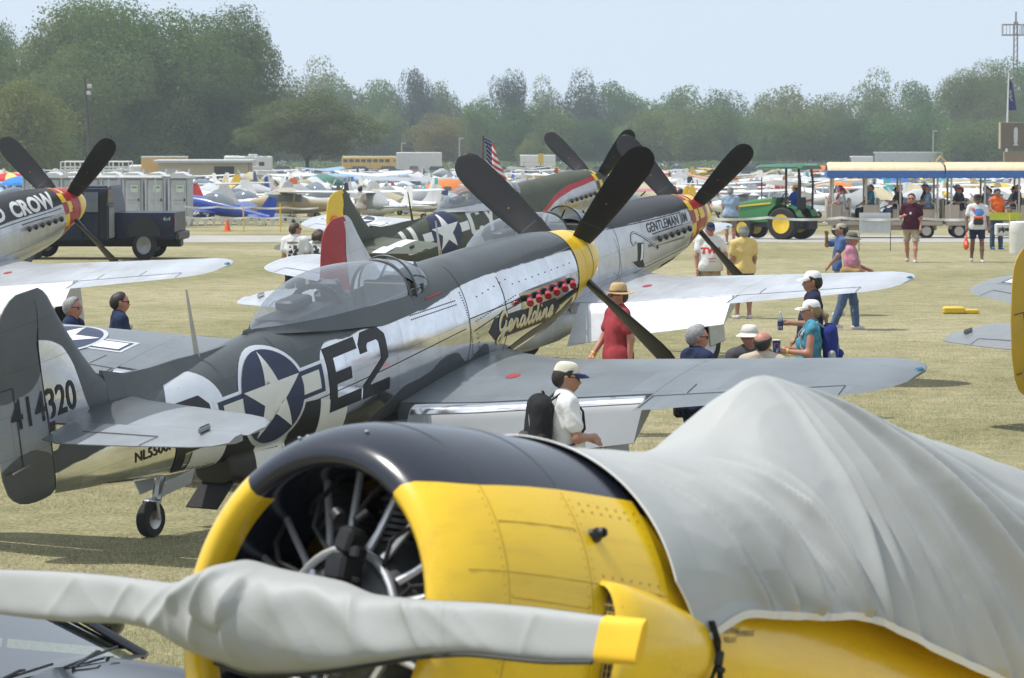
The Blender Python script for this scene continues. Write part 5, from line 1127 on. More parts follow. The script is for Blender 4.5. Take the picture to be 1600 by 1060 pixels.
            MB().loft([[hd(math.cos(2*PI*q/28)*rr, math.sin(2*PI*q/28)*rr*.87, zz) for q in range(28)] for zz, rr in ((z1+.008, .1105), (z1+.03, .110))], caps=False).build('hat_band', cloth('hat_band_'+ht_['name'], ht_.get('band', (.25, .15, .08))), cp)
    if sp.get('glasses'):
        b = MB()
        for sd in (1, -1):
            b.loft([[hd(.100+.008*(q_ == 1)-.012*abs(yy-.035)/.03*0, sd*yy, zz) for yy, zz in ((.008, 1.652), (.014, 1.672), (.056, 1.676), (.064, 1.665), (.056, 1.642), (.02, 1.640))] for q_ in (0, 1)])
            b.tube([hd(.100, sd*.06, 1.668), hd(.03, sd*.094, 1.668), hd(-.02, sd*.092, 1.664)], .004, 5)
        b.tube([hd(.106, -.012, 1.664), hd(.106, .012, 1.664)], .004, 5); b.build('sunglasses', SHADES, r, Mz)
    elif sp.get('eyes', 1) and h < .016:
        for sd in (1, -1): MB().ell(hd(.097, sd*.032, 1.658), (.010*k,)*3, 8, 6).build('eye', BLACK, r, Mz)
    if h < .016: MB().tube([hd(.1015, -.024, 1.591), hd(.1035, 0, 1.592), hd(.1015, .024, 1.591)], .0045, 6).build('mouth', mat('lip', (.30, .10, .08), .5), r, Mz)
    if sp.get('band') is not None:
        S_, e, w_, d2, sd = A[sp['band']]; MB().tube([w_-d2*.012, w_+d2*.012], .036*k, 12).build('wristband', mat('wristband_yellow', (.75, .45, .03), .5), r, Mz)
    return o
def wpt(o, p):                                  # person-space point -> world
    r = o['root']; return r.location+Matrix.Rotation(r.rotation_euler.z, 3, 'Z')@(o['Mz']@Vector(p))
def hand(o, i, out=.10): S_, e, w_, d2, sd = o['A'][i]; return wpt(o, w_+d2*out*o['k'])
def backpack(label, o, col, name, accent=None, size=1.0, strapcol=None):
    r = o['root']; t = thing('backpack', label, 'backpack', r.location, r.rotation_euler.z); up = o['up']; M = o['Mz']; z = size; h = .011
    b = Blob(.03)
    b.cap(up(-.235, -.09*z, 1.06), up(-.20, -.07*z, 1.38), .085*z); b.cap(up(-.235, .09*z, 1.06), up(-.20, .07*z, 1.38), .085*z); b.cap(up(-.25, 0, 1.05), up(-.21, 0, 1.40), .095*z)
    pk = b.build('pack', cloth(name, col, .2), t, h, M, wr=.008, sc=10)
    q = Blob(.02); q.cap(up(-.335, -.07*z, 1.03), up(-.335, .07*z, 1.03), .060*z); q.cap(up(-.325, -.06*z, 1.14), up(-.325, .06*z, 1.14), .052*z); q.build('pocket', cloth(name+'_pocket', accent or [c*1.6 for c in col], .2), t, h, M, wr=.006, sc=12)
    for sd in (1, -1):
        g = Blob(.015); g.cap(up(-.25, sd*.165*z, 1.00), up(-.23, sd*.165*z, 1.14), .045*z); g.build('side_pocket', cloth(name+'_side', strapcol or col, .2), t, h, M)
        MB().tube([up(-.17, sd*.06, 1.42), up(-.06, sd*.105, 1.505), up(.04, sd*.115, 1.475), up(.125, sd*.125, 1.36), up(.13, sd*.145, 1.22), up(.04, sd*.19, 1.10), up(-.14, sd*.16, 1.04)], .022, 8, flat=.45).build('strap', cloth(name+'_strap', strapcol or (.03, .03, .032)), t, M)
    MB().tube([up(-.17, -.03, 1.46), up(-.19, -.02, 1.52), up(-.19, .02, 1.52), up(-.17, .03, 1.46)], .010, 6).build('grab_handle', BLACK, t, M)
    z_ = MB(); z_.tube([up(-.300, -.14*z, 1.10), up(-.315, -.08*z, 1.30), up(-.305, 0, 1.40), up(-.315, .08*z, 1.30), up(-.300, .14*z, 1.10)], .006, 5); z_.build('zip', mat('zip_grey', (.25, .25, .26), .5), t, M)
    return t
WH = dict(name='white', col=(.72, .72, .72)); NV = dict(name='navy', col=(.018, .028, .07), collar=1); KH = dict(kind='shorts', name='khaki', col=(.42, .35, .25)); CAPW = dict(kind='cap', name='white', col=(.75, .75, .74))
JEAN = dict(kind='pants', name='denim', col=(.085, .13, .23), var=.25); DK = dict(kind='pants', name='dark', col=(.025, .025, .03))
# man with the backpack beside the near wing
p = person('man in white t-shirt, cream cap and black backpack standing by the near wing flap', gp(884, 26.6), 8, dict(H=1.755, top=WH, bottom=dict(kind='pants', name='dark', col=(.025, .025, .03), belt=1), hat=dict(kind='cap', name='cream', col=(.66, .62, .52), bname='navy_brim', bcol=(.03, .05, .12)), hair='dark', glasses=1, skin='tan', arms=((12, 14, 78, 55), (12, 14, 84, 55)), head=-8, nod=6), h=.010)
backpack('bulging black and grey backpack on the back of the man in the cream cap', p, (.022, .022, .024), 'black_pack', (.07, .07, .075), 1.12)
# straw hat man behind the propeller blade
p = person('man in red t-shirt, khaki shorts and straw hat walking behind the black propeller blade', gp(966, 38.3), 200, dict(H=1.80, top=dict(name='faded_red', col=(.33, .045, .055)), bottom=dict(kind='shorts', name='khaki', col=(.42, .35, .25)), hat=dict(kind='straw', name='straw', col=(.50, .36, .18), band=(.22, .11, .05)), hair='brown', glasses=1, skin='red', arms=((-14, 10, 4, 2), (16, 8, 38, 10)), legs=((14, 8), (-12, 10)), band=1))
hp = hand(p, 0, .12); bt = thing('water_bottle', 'small bottle with blue label carried by the man in the straw hat', 'bottle', hp)
MB().lathe([(-.10, .001), (-.10, .03), (.05, .03), (.075, .014), (.095, .013), (.095, .001)], 14, 'z').build('bottle_body', glass('bottle_clear', (.8, .9, 1), .3), bt); MB().lathe([(-.05, .0315), (.03, .0315)], 14, 'z').build('bottle_label', mat('label_blue', (.03, .08, .5), .4), bt)
# pair behind the far left wing
person('grey-haired man in navy shirt and sunglasses at the left behind the wing', gp(112, 37.8), -12, dict(H=1.66, top=NV, bottom=DK, hair='grey', hairstyle='full', glasses=1, skin='red', fat=1.08))
p = person('dark-haired man in navy polo with white name tag standing behind the grey wing', gp(186, 38.0), 14, dict(H=1.72, top=NV, bottom=DK, hair='dark', glasses=1, skin='red', fat=1.12))
MB().box(p['up'](.135, -.09, 1.34)*1.0, (.012, .06, .045)).build('name_tag', WHITEP, p['shirt'])
# three beyond the near wing
p = person('grey-haired man in navy polo with a black shoulder strap behind the grey wing', gp(1090, 32.6), 30, dict(H=1.67, top=NV, bottom=dict(kind='shorts', name='navy_shorts', col=(.02, .03, .07)), hair='grey', hairstyle='full', glasses=1, skin='red', fat=1.15, arms=((6, 10, 14, 4), (2, 12, 22, 4)), head=-25))
st = thing('shoulder_bag', 'black bag hanging from the shoulder of the grey-haired man in navy', 'bag', p['root'].location, p['root'].rotation_euler.z)
MB().tube([p['up'](-.17, -.10, 1.20), p['up'](-.125, -.09, 1.42), p['up'](-.02, -.085, 1.50), p['up'](.10, -.06, 1.40), p['up'](.16, .02, 1.2)], .028, 8, flat=.3).build('strap', cloth('webbing', (.03, .028, .026)), st, p['Mz']); MB().box(p['up'](.02, .26, .88), (.26, .10, .22), bev=.03).build('bag', cloth('black_bag', (.02, .02, .022)), st, p['Mz'])
p = person('bald man in beige t-shirt seen from behind at the grey wing', gp(1193, 32.4), 75, dict(H=1.63, top=dict(name='beige', col=(.48, .41, .32)), bottom=KH, hair='dark', hairstyle='bald', skin='red', fat=1.18, head=-10))
st = thing('shoulder_bag', 'dark bag strap over the shoulder of the bald man in beige', 'bag', p['root'].location, p['root'].rotation_euler.z)
MB().tube([p['up'](-.16, -.20, 1.15), p['up'](-.12, -.15, 1.40), p['up'](-.02, -.13, 1.495), p['up'](.10, -.10, 1.40)], .022, 8, flat=.35).build('strap', cloth('webbing', (.03, .028, .026)), st, p['Mz']); MB().box(p['up'](-.05, -.27, .98), (.24, .10, .22), bev=.03).build('bag', cloth('black_bag', (.02, .02, .022)), st, p['Mz'])
person('man in white cloth hat and sunglasses facing the camera, half hidden by the bald man', gp(1172, 33.3), -82, dict(H=1.63, top=dict(name='dark_grey', col=(.08, .08, .085)), bottom=KH, hat=dict(kind='bucket', name='offwhite', col=(.66, .64, .58), band=(.5, .48, .42)), hair='grey', glasses=1, skin='red', arms=((10, 6, 90, 60), (5, 8, 20, 5))))
# couple with drinks
p = person('woman with white cap, ponytail and turquoise top carrying a blue paper cup', gp(1268, 36.6), 180, dict(H=1.70, fem=1, top=dict(name='turquoise', col=(.10, .38, .52), sleeve=0, var=.5, hem=.84, kind='tank_top'), bottom=dict(kind='shorts', name='light_denim', col=(.25, .36, .48)), hat=CAPW, hair='blond', hairstyle='tail', glasses=1, skin='red', fat=1.05, arms=((8, 8, 95, 10), (-5, 14, 95, 12)), band=0))
backpack('blue and silver backpack worn by the woman in the turquoise top', p, (.020, .035, .20), 'blue_pack', (.025, .04, .26), .95, (.35, .36, .38))
def cup(label, loc):
    c = thing('drink_cup', label, 'paper cup', loc); b = MB().lathe([(-.10, .001), (-.10, .036), (.09, .047), (.092, .001)], 20, 'z'); cb = b.build('cup', mat('cup_blue', (.010, .022, .10), .35), c)
    MB().lathe([(.088, .049), (.096, .049), (.098, .001)], 20, 'z').build('lid', WHITEP, c)
    FR = ((0, 0, 0), (1, 0, 0), (0, 0, 1), (0, 1, 0)); bv = bvh_of([b])
    for v, m in ((circ(0, .03, .030, 24), mat('logo_white', (.8, .8, .8), .4)), ): decal('logo', tri2d([v]), FR, bv, m, cb, off=.002)
    decal('logo', tri2d([[(.028*math.cos(R(a)), .03+.028*math.sin(R(a))) for a in range(15, 166, 10)]+[(-.02, .036), (0, .034), (.02, .042)]]), FR, bv, mat('logo_red', (.5, .02, .03), .4), cb, off=.003)
    decal('logo', tri2d([[(.028*math.cos(R(a)), .03+.028*math.sin(R(a))) for a in range(195, 346, 10)]+[(.02, .030), (0, .022), (-.02, .026)]]), FR, bv, mat('logo_blue', (.02, .06, .35), .4), cb, off=.003)
    vt = text2d('PEPSI', .05); decal('lettering', xf(vt, .9, 1, PI/2, .012, -.045), FR, bv, MATS['logo_white'], cb, off=.002)
    return c
h1 = hand(p, 0, .11); cup('dark blue paper cup with round emblem in the hand of the woman', h1+Vector((-.02, -.03, .03)))
p = person('man in navy t-shirt and white cap beside the woman, holding a dark drink bottle', gp(1270, 40.5), 180, dict(H=1.84, top=dict(name='navy_tee', col=(.016, .022, .05)), bottom=KH, hat=CAPW, hair='dark', glasses=1, skin='tan', fat=1.1, arms=((4, 10, 92, 4), (2, 10, 40, 4))))
h1 = hand(p, 0, .11); bt = thing('cola_bottle', 'clear plastic bottle half full of dark cola held by the man in navy', 'bottle', h1+Vector((-.02, -.02, .02)))
MB().lathe([(-.11, .001), (-.11, .033), (.02, .034), (.03, .001)], 14, 'z').build('cola', mat('cola', (.015, .006, .004), .1), bt); MB().lathe([(-.113, .001), (-.113, .0345), (.03, .0355), (.075, .016), (.10, .014)], 14, 'z').build('bottle_body', glass('bottle_clear'), bt); MB().lathe([(.10, .016), (.12, .016), (.12, .001)], 12, 'z').build('bottle_cap', WHITEP, bt); MB().lathe([(-.06, .0362), (0, .0362)], 14, 'z').build('bottle_label', mat('label_navy', (.012, .025, .12), .4), bt)
# man in pink, man shading his eyes
p = person('man in pink shirt and grey brimmed hat with a tan shoulder bag and camera', gp(1327, 57.4), -12, dict(H=1.74, top=dict(name='pink', col=(.50, .22, .30), sleeve=.8, collar=1), bottom=JEAN, hat=dict(kind='bucket', name='olive_grey', col=(.17, .16, .13), band=(.07, .06, .05)), hair='grey', skin='red', fat=1.16, arms=((14, 8, 70, 25), (10, 10, 62, 18)), legs=((10, 4), (-14, 6)), lean=4, band=1))
bg_ = thing('shoulder_bag', 'tan canvas shoulder bag slung across the man in pink', 'bag', p['root'].location, p['root'].rotation_euler.z); b = Blob(.03); b.cap(p['up'](-.06, -.23, .97), p['up'](.16, -.23, .97), .10); b.cap(p['up'](-.06, -.24, 1.06), p['up'](.16, -.24, 1.06), .08); b.build('bag', cloth('tan_canvas', (.36, .24, .10), .2), bg_, .014, p['Mz'], wr=.008)
MB().tube([p['up'](-.08, -.22, 1.08), p['up'](-.15, -.02, 1.36), p['up'](-.06, .10, 1.50), p['up'](.10, .08, 1.42), p['up'](.17, -.10, 1.20), p['up'](.16, -.22, 1.06)], .02, 8, flat=.4).build('strap', cloth('tan_strap', (.40, .30, .16)), bg_, p['Mz'])
cm = thing('camera', 'black camera in the hands of the man in pink', 'camera', hand(p, 1, .14), R(-12)); MB().box((0, 0, 0), (.07, .14, .10), bev=.015).build('camera_body', BLACK, cm); MB().tube([(.03, 0, 0), (.13, 0, 0)], .04, 14).build('lens', DARKM, cm)
person('man in blue shirt and tan cap raising his arm behind the man in pink', gp(1314, 61.5), 185, dict(H=1.74, top=dict(name='mid_blue', col=(.07, .12, .26)), bottom=KH, hat=dict(kind='cap', name='tan', col=(.36, .34, .26)), hair='dark', skin='tan', arms=((20, 12, 40, 10), (66, 40, 168, 38)), band=1))
p = person('man in maroon polo and khaki shorts striding over the grass with white trainers', gp(1424, 84), -105, dict(H=1.80, top=dict(name='maroon', col=(.055, .008, .022), collar=1), bottom=KH, hair='brown', hairstyle='full', glasses=1, skin='red', fat=1.12, arms=((0, 12, 25, 0), (8, 16, 105, 25)), legs=((16, 4), (-14, 8)), spread=5), h=.014)
MB().box(p['up'](.175, .0, 1.27), (.012, .05, .06)).build('badge', WHITEP, p['shirt'])
p = person('man in white printed t-shirt and navy shorts with a waist pack walking towards the camera', gp(1527, 84), -90, dict(H=1.76, top=WH, bottom=dict(kind='shorts', name='navy_shorts', col=(.02, .03, .07), len=.7), hat=dict(kind='cap', name='black', col=(.02, .02, .022)), hair='dark', glasses=1, skin='brown', fat=1.1, arms=((6, 16, 20, -4), (-4, 18, 22, -4)), legs=((10, 4), (-8, 14))), h=.014)
fp = thing('waist_pack', 'orange and dark waist pack on the man in the white printed t-shirt', 'waist pack', p['root'].location, p['root'].rotation_euler.z); MB().box(p['up'](.19, 0, 1.06), (.09, .26, .15), bev=.03).build('pouch', cloth('grey_pack', (.06, .05, .05)), fp, p['Mz']); MB().box(p['up'](.20, 0, 1.17), (.07, .25, .08), bev=.025).build('flap', cloth('orange_pack', (.75, .16, .06)), fp, p['Mz'])
bvq = lambda q: BVHTree.FromPolygons([v.co for v in q.data.vertices], [tuple(f.vertices) for f in q.data.polygons])
FRONT = ((0, 0, 0), (0, 1, 0), (0, 0, 1), (-1, 0, 0)); BACK = ((0, 0, 0), (0, -1, 0), (0, 0, 1), (1, 0, 0))
for v, m in ((circ(.02, 1.30, .10, 20, 1.3), 'print_blue'), (circ(-.11, 1.36, .05, 14), 'print_red')): decal('shirt_print', tri2d([v]), FRONT, bvq(p['shirt']), cloth(m, (.10, .22, .55) if 'blue' in m else (.5, .12, .12)), p['shirt'], off=.004)
bagp = thing('plastic_bag', 'orange plastic bag carried by the man in navy shorts', 'bag', hand(p, 1, .18)+Vector((0, 0, -.30))); b = Blob(.03); b.cap((0, -.03, 0), (0, .03, 0), .12, sx=.5); b.cap((0, 0, .1), (0, 0, .26), .08, .03, sx=.5); b.build('bag', mat('orange_plastic', (.75, .10, .03), .4), bagp, .016, wr=.02)
person('steward in orange safety vest and jeans by the tram barrier', gp(1557, 95), -70, dict(H=1.78, top=dict(name='safety_orange', col=(.85, .15, .03), sleeve=0, kind='safety_vest'), bottom=dict(kind='pants', name='dark_denim', col=(.05, .085, .14)), hair='dark', hairstyle='full', skin='tan', arms=((20, 8, 70, 20), (15, 8, 60, 20)), nod=14, shoe=(.03, .12, .3), shoen='blue'), h=.018)
# pair by the silver nose
p = person('man in white TWA t-shirt, navy cap and khaki shorts carrying a black bag', gp(1109, 61), -80, dict(H=1.78, top=WH, bottom=KH, hat=dict(kind='cap', name='navy_cap', col=(.02, .03, .07)), hair='white', skin='red', fat=1.2, arms=((6, 22, 20, -6), (4, 14, 8, 2)), band=1, nod=8))
decal('lettering', xf(text2d('TWA', .15, .15, .01), 1.15, 1, 0, 0, 1.25), FRONT, bvq(p['shirt']), cloth('print_crimson', (.62, .06, .05)), p['shirt'], off=.004); decal('shirt_print', tri2d([rect(-.08, 1.10, .08, 1.115), rect(-.06, 1.05, .06, 1.062)]), FRONT, bvq(p['shirt']), cloth('print_red', (.5, .12, .12)), p['shirt'], off=.004)
hb_ = thing('hand_bag', 'black padded bag hanging from the hand of the man in the TWA shirt', 'bag', hand(p, 1, .10)); b = Blob(.03); b.cap((0, -.08, -.30), (0, .08, -.30), .10, sx=.8); b.cap((0, -.07, -.16), (0, .07, -.16), .10, sx=.8); b.build('bag', cloth('black_bag', (.02, .02, .022)), hb_, .014); MB().tube([(0, -.06, -.08), (0, -.03, 0), (0, .03, 0), (0, .06, -.08)], .012, 6).build('handle', BLACK, hb_)
p = person('man in yellow t-shirt and dark plaid shorts with his back turned near the checkered nose', gp(1162, 60.5), 110, dict(H=1.74, top=dict(name='pale_yellow', col=(.70, .52, .20)), bottom=dict(kind='shorts', name='plaid', col=(.035, .045, .08), var=.5), hat=dict(kind='cap', name='grey_green', col=(.20, .20, .16)), hair='grey', skin='tan', arms=((2, 10, 10, 2), (2, 10, 12, 2)), band=1))
# trio behind the silver tail
for x, D, lab, kw in ((461, 61, 'man in white t-shirt with a dark back print standing behind the silver tail', dict(H=1.78, hair='brown', glasses=1)), (498, 61, 'person with curly brown hair in white printed t-shirt behind the red rudder', dict(H=1.66, hair='brown', hairstyle='curly'))):
    p = person(lab, gp(x, D), 70 if x < 480 else 78, dict(top=WH, bottom=dict(kind='shorts', name='black_shorts', col=(.02, .02, .022)), skin='red', arms=((3, 10, 25, 10), (0, 14, 20, 5)), head=-40 if x < 480 else -15, **kw))
    bv = bvq(p['shirt']); pm = cloth('print_dark', (.06, .06, .06)); pg = cloth('print_brown', (.22, .18, .13))
    decal('shirt_print', tri2d([rect(-.11, 1.385, .11, 1.42)]), BACK, bv, pg, p['shirt'], off=.004); rr_ = random.Random(x)
    decal('shirt_print', tri2d([rect(a, b_, a+.02+.05*rr_.random(), b_+.02+.06*rr_.random()) for a, b_ in [(rr_.uniform(-.11, .07), rr_.uniform(1.08, 1.33)) for _ in range(16)]]), BACK, bv, pm, p['shirt'], off=.0055); decal('shirt_print', tri2d([rect(-.11, 1.02, -.01, 1.07), rect(.01, 1.02, .11, 1.07)]), BACK, bv, pg, p['shirt'], off=.004)
person('person in bright orange cap with yellow stripes behind the silver fin', gp(522, 66), 20, dict(H=1.75, top=WH, bottom=KH, hat=dict(kind='cap', name='bright_orange', col=(.85, .22, .03)), hair='brown', skin='red'), h=.016)
person('person in dark green cap and white shirt behind the silver fin', gp(539, 66.5), 160, dict(H=1.68, top=WH, bottom=KH, hat=dict(kind='cap', name='dark_green', col=(.04, .09, .06)), hair='grey', skin='red'), h=.016)
# farther off, along the pavement
person('man in pale blue shirt and khaki shorts standing by the tractor', gp(1141, 101), 75, dict(H=1.78, top=dict(name='pale_blue', col=(.28, .38, .52)), bottom=dict(kind='shorts', name='olive_shorts', col=(.22, .19, .14)), hair='grey', hat=dict(kind='cap', name='grey_green', col=(.20, .20, .16)), skin='red', fat=1.18), h=.02)
person('person in dark shirt seen between the propeller blades', gp(1063, 112), 60, dict(H=1.7, top=dict(name='charcoal', col=(.08, .075, .09)), bottom=DK, hair='dark', skin='tan'), h=.02)
person('person in light shirt among the parked planes behind the yellow rudder', gp(563, 128), 60, dict(H=1.75, top=dict(name='stone', col=(.45, .42, .38)), bottom=KH, hair='dark', skin='tan'), h=.02)
# ------------------------------------------------------------------ the field behind: vehicles, trams, toilets, parked light planes
def paint(name, c, rough=.35, coat=.3, var=.06): return mat('paint_'+name, c, rough, var=var, scale=3, coat=coat)
GLASSD = mat('dark_window', (.02, .025, .03), .06, spec=.8); TYRE = RUBBER
def wheel2(parent, c, r, w_, rimc, ax='y', M=None):
    t = MB().lathe([(-w_/2, r*.6), (-w_/2, r*.9), (-w_*.35, r), (w_*.35, r), (w_/2, r*.9), (w_/2, r*.6)], 24, ax, c).build('tyre', TYRE, parent, M)
    MB().lathe([(-w_*.35, .01), (-w_*.42, r*.3), (-w_*.5, r*.62), (w_*.5, r*.62), (w_*.42, r*.3), (w_*.35, .01)], 18, ax, c).build('rim', rimc, t); return t
# pickup (faces -x, camera sees its driver side at -y)
pk = thing('pickup_truck', 'dark navy crew cab pickup with its rear door open beside the silver fighter', 'pickup truck', gp(159, 86.5), R(-3)); pk.scale = (.82, 1, 1); NVP = mat('paint_truck_navy', (.008, .013, .034), .38, var=.06, scale=3, spec=.3); CR = mat('chrome_trim', (.7, .7, .72), .15, 1)
b = MB(); W = .98
for x0, x1, z0, z1 in ((-2.9, -1.35, .62, 1.18), (-1.35, .62, .50, 1.20), (.64, 2.55, .55, 1.24)): b.loft([[(x, -W+.05, z0), (x, -W, (z0+z1)/2), (x, -W+.06, z1), (x, W-.06, z1), (x, W, (z0+z1)/2), (x, W-.05, z0)] for x in (x0, x0+.04, x1-.04, x1)])
b.build('body', NVP, pk)
b = MB(); b.loft([[(xa, -y, z), (xa, y, z), (xb, y, z), (xb, -y, z)] for xa, xb, y, z in ((-1.30, .60, W-.05, 1.19), (-1.10, .56, W-.10, 1.5), (-.75, .50, W-.18, 1.86), (-.70, .44, W-.24, 1.93))]); cab = b.build('cab', NVP, pk, smooth=20)
TWIN = mat('truck_window', (.10, .13, .17), .08, spec=.9)  # lighter blue-grey base stands in for sky reflected in the glass
for xa, xb in ((-1.08, -.42),): MB().plate([(xa-.05, 1.24), (xb, 1.24), (xb, 1.78), (xa+.30, 1.78)], 'y', -W-.0, -W+.075).build('window', TWIN, cab)
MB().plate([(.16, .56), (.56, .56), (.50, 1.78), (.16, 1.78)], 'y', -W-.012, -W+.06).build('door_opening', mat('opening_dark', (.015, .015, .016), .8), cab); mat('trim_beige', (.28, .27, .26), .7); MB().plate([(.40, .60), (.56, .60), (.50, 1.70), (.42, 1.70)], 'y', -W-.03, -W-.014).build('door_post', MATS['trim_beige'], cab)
for xa, xb in ((-1.28, -.42), (-.38, .12)): MB().plate([(xa, .56), (xb, .56), (xb, 1.2), (xa, 1.2)], 'y', -W-.012, -W+.02).build('door', NVP, cab)
MB().plate([(-.36, 1.26), (.10, 1.26), (.10, 1.78), (-.36, 1.78)], 'y', -W-.0, -W+.10).build('window', TWIN, cab)
dr = MB().box((.58, -W-.42, 1.02), (.07, .80, .95), bev=.03).build('rear_door', NVP, pk); MB().box((.63, -W-.42, 1.0), (.02, .74, .8), bev=.01).build('door_lining', MATS['trim_beige'], dr)
MB().plate([(-W-.75, 1.50), (-W-.08, 1.50), (-W-.12, 1.86), (-W-.70, 1.86)], 'x', .56, .59).build('window', GLASSD, dr)
for y in (-.99,): MB().plate([(1.0+math.cos(R(a))*0+.56+.55*math.cos(R(a)), .62+.52*math.sin(R(a))) for a in range(0, 181, 12)], 'y', -1.0, -.96).build('wheel_arch', BLACK, pk)
MB().box((2.62, 0, .62), (.14, 1.9, .22), bev=.04).build('rear_bumper', mat('bumper_black', (.02, .02, .02), .5), pk)
MB().box((2.555, -.88, 1.02), (.03, .14, .26), bev=.01).build('tail_light', mat('tail_red', (.3, .02, .02), .3), pk)
for x in (-2.0, 1.56):
    for y in (-.88, .88): wheel2(pk, (x, y, .39), .39, .20, mat('rim_alloy', (.26, .26, .27), .35, .8))
MB().box((.1, .35, .52), (4.9, .5, .42), bev=.04).build('chassis', BLACK, pk)
rk = MB()
for y in (-.75, .75): rk.tube([(-.9, y, 2.16), (2.1, y, 2.16)], .035, 6)
for x in (-.8, .4, 1.9): rk.tube([(x, -.75, 1.3 if x > .6 else 1.9), (x, -.75, 2.16), (x, .75, 2.16), (x, .75, 1.3 if x > .6 else 1.9)], .03, 6)
rk.build('ladder_rack', mat('rack_aluminium', (.6, .6, .62), .4, .6), pk)
pbv = BVHTree.FromPolygons([(1.0, -.985, .5), (2.6, -.985, .5), (2.6, -.985, 1.3), (1.0, -.985, 1.3)], [(0, 1, 2, 3)])
decal('lettering', xf(text2d('4x4', .16, .15, .001), 1, 1, 0, 2.30, 1.08), ((0, 0, 0), (1, 0, 0), (0, 0, 1), (0, 1, 0)), pbv, mat('decal_grey', (.4, .4, .42), .4), pk, off=.008)
for y in (-1.06,): MB().tube([(-.95, y+.05, 1.22), (-1.0, y-.1, 1.28)], .02, 6).box((-1.0, y-.16, 1.34), (.08, .14, .22), bev=.03).build('door_mirror', BLACK, pk)
# portable toilets
PG = paint('toilet_grey', (.42, .44, .455), .5, 0, .1); PR = paint('toilet_roof', (.60, .61, .62), .45, 0)
def toilet():
    t = thing('portable_toilet', 'x', 'portable toilet'); b = MB().box((0, 0, 1.06), (.86, 1.1, 2.0), bev=.04)
    for x in (-.39, .39): b.box((x, -.55, 1.06), (.09, .09, 2.0), bev=.02)
    b.build('cabin', PG, t); d = MB().box((.02, -.595, 1.08), (.62, .04, 1.80), bev=.02); d.box((.02, -.62, .62), (.46, .02, .7), bev=.01); d.box((.02, -.62, 1.42), (.46, .02, .55), bev=.01); dr = d.build('door', PG, t)
    MB().box((.25, -.63, 1.15), (.05, .04, .12)).build('handle', BLACK, dr); MB().box((.08, -.637, 1.62), (.32, .012, .30)).build('notice', mat('notice_white', (.6, .65, .55), .5), dr); MB().box((.08, -.646, 1.67), (.22, .008, .06)).build('notice_print', mat('notice_green', (.1, .3, .12), .5), dr)
    r = MB(); r.loft([[(-.47, y, 2.05), (-.44, y, 2.14), (-.2, y, 2.27), (0, y, 2.31 if abs(y) < .55 else 2.26), (.2, y, 2.27), (.44, y, 2.14), (.47, y, 2.05)] for y in (-.66, -.5, .5, .62)]); ro = r.build('roof', PR, t, smooth=20)
    MB().tube([(.30, .40, 2.1), (.30, .40, 2.42)], .05, 8).build('vent_pipe', PG, ro); v = MB()
    for k in range(5): v.box((-.436, .3, 1.65-.06*k), (.01, .4, .025))
    v.build('side_vent', BLACK, t); return t
t0 = toilet()
for i, x in enumerate((283, 247, 212, 178, 146, 116, 86, 56)):
    t = t0 if i == 0 else copy_tree(t0); t.location = gp(x, 136+.5*i); t.rotation_euler.z = R(-4)
    t['label'] = ['grey portable toilet at the right end of the row', 'second grey portable toilet from the right end', 'third grey portable toilet from the right end', 'grey portable toilet behind the tailgate side of the black propeller blade', 'grey portable toilet just right of the propeller blade', 'grey portable toilet behind the checkered spinner', 'grey portable toilet left of the propeller hub', 'leftmost grey portable toilet of the row'][i]; t['group'] = 'row of portable toilets'
# tractor (faces -x)
tr = thing('tractor', 'green tractor with yellow wheels and green canopy parked on the pavement', 'tractor', gp(1226, 109), R(-34)); GR = paint('tractor_green', (.02, .16, .035), .35, .4); YW = paint('wheel_yellow', (.75, .50, .02), .4)
b = MB().loft([[(x, -w_, z0), (x, -w_, z1-.12), (x, -w_*.75, z1), (x, w_*.75, z1), (x, w_, z1-.12), (x, w_, z0)] for x, w_, z0, z1 in ((-1.85, .20, .70, 1.04), (-1.78, .29, .56, 1.18), (-1.0, .31, .56, 1.32), (-.25, .33, .58, 1.42), (-.16, .33, .58, 1.40))]); hd_ = b.build('bonnet', GR, tr)
MB().plate([(-1.6, 1.06), (-.35, 1.18), (-.35, 1.24), (-1.58, 1.11)], 'y', -.345, -.325).build('side_stripe', YW, hd_); MB().box((-1.83, 0, .86), (.04, .30, .26), bev=.01).build('grille', BLACK, hd_)
MB().box((-.9, 0, .52), (2.1, .34, .24), bev=.03).box((.35, 0, .55), (.8, .5, .4), bev=.04).build('chassis', mat('tractor_grey', (.06, .06, .06), .6), tr)
for sd in (-1, 1):
    rg = [[(.30+.62*math.cos(R(a)), sd*y, .56+.64*math.sin(R(a))) for a in (20, 45, 70, 95, 120, 145, 170)] for y in (.30, .72)]; MB().loft(rg, closed=False).build('mudguard', GR, tr)
    wheel2(tr, (.30, sd*.62, .54), .54, .36, YW); wheel2(tr, (-1.30, sd*.48, .36), .36, .24, YW)
    for x in (.30, .78): MB().tube([(x, sd*.48, 1.0), (x+.02, sd*.48, 1.9), (x-.02, sd*.42, 2.38)], .04, 8).build('canopy_post', BLACK, tr)
MB().loft([[(x, -.72, 2.38+h), (x, -.55, 2.47+h), (x, .55, 2.47+h), (x, .72, 2.38+h), (x, .72, 2.34+h), (x, -.72, 2.34+h)] for x, h in ((-.75, -.03), (-.6, .03), (.85, .05), (1.0, 0))]).build('canopy', paint('canopy_green', (.02, .13, .065), .4), tr)
MB().box((.42, 0, .95), (.44, .46, .12), bev=.04).box((.66, 0, 1.2), (.10, .44, .42), bev=.04).build('seat', BLACK, tr)
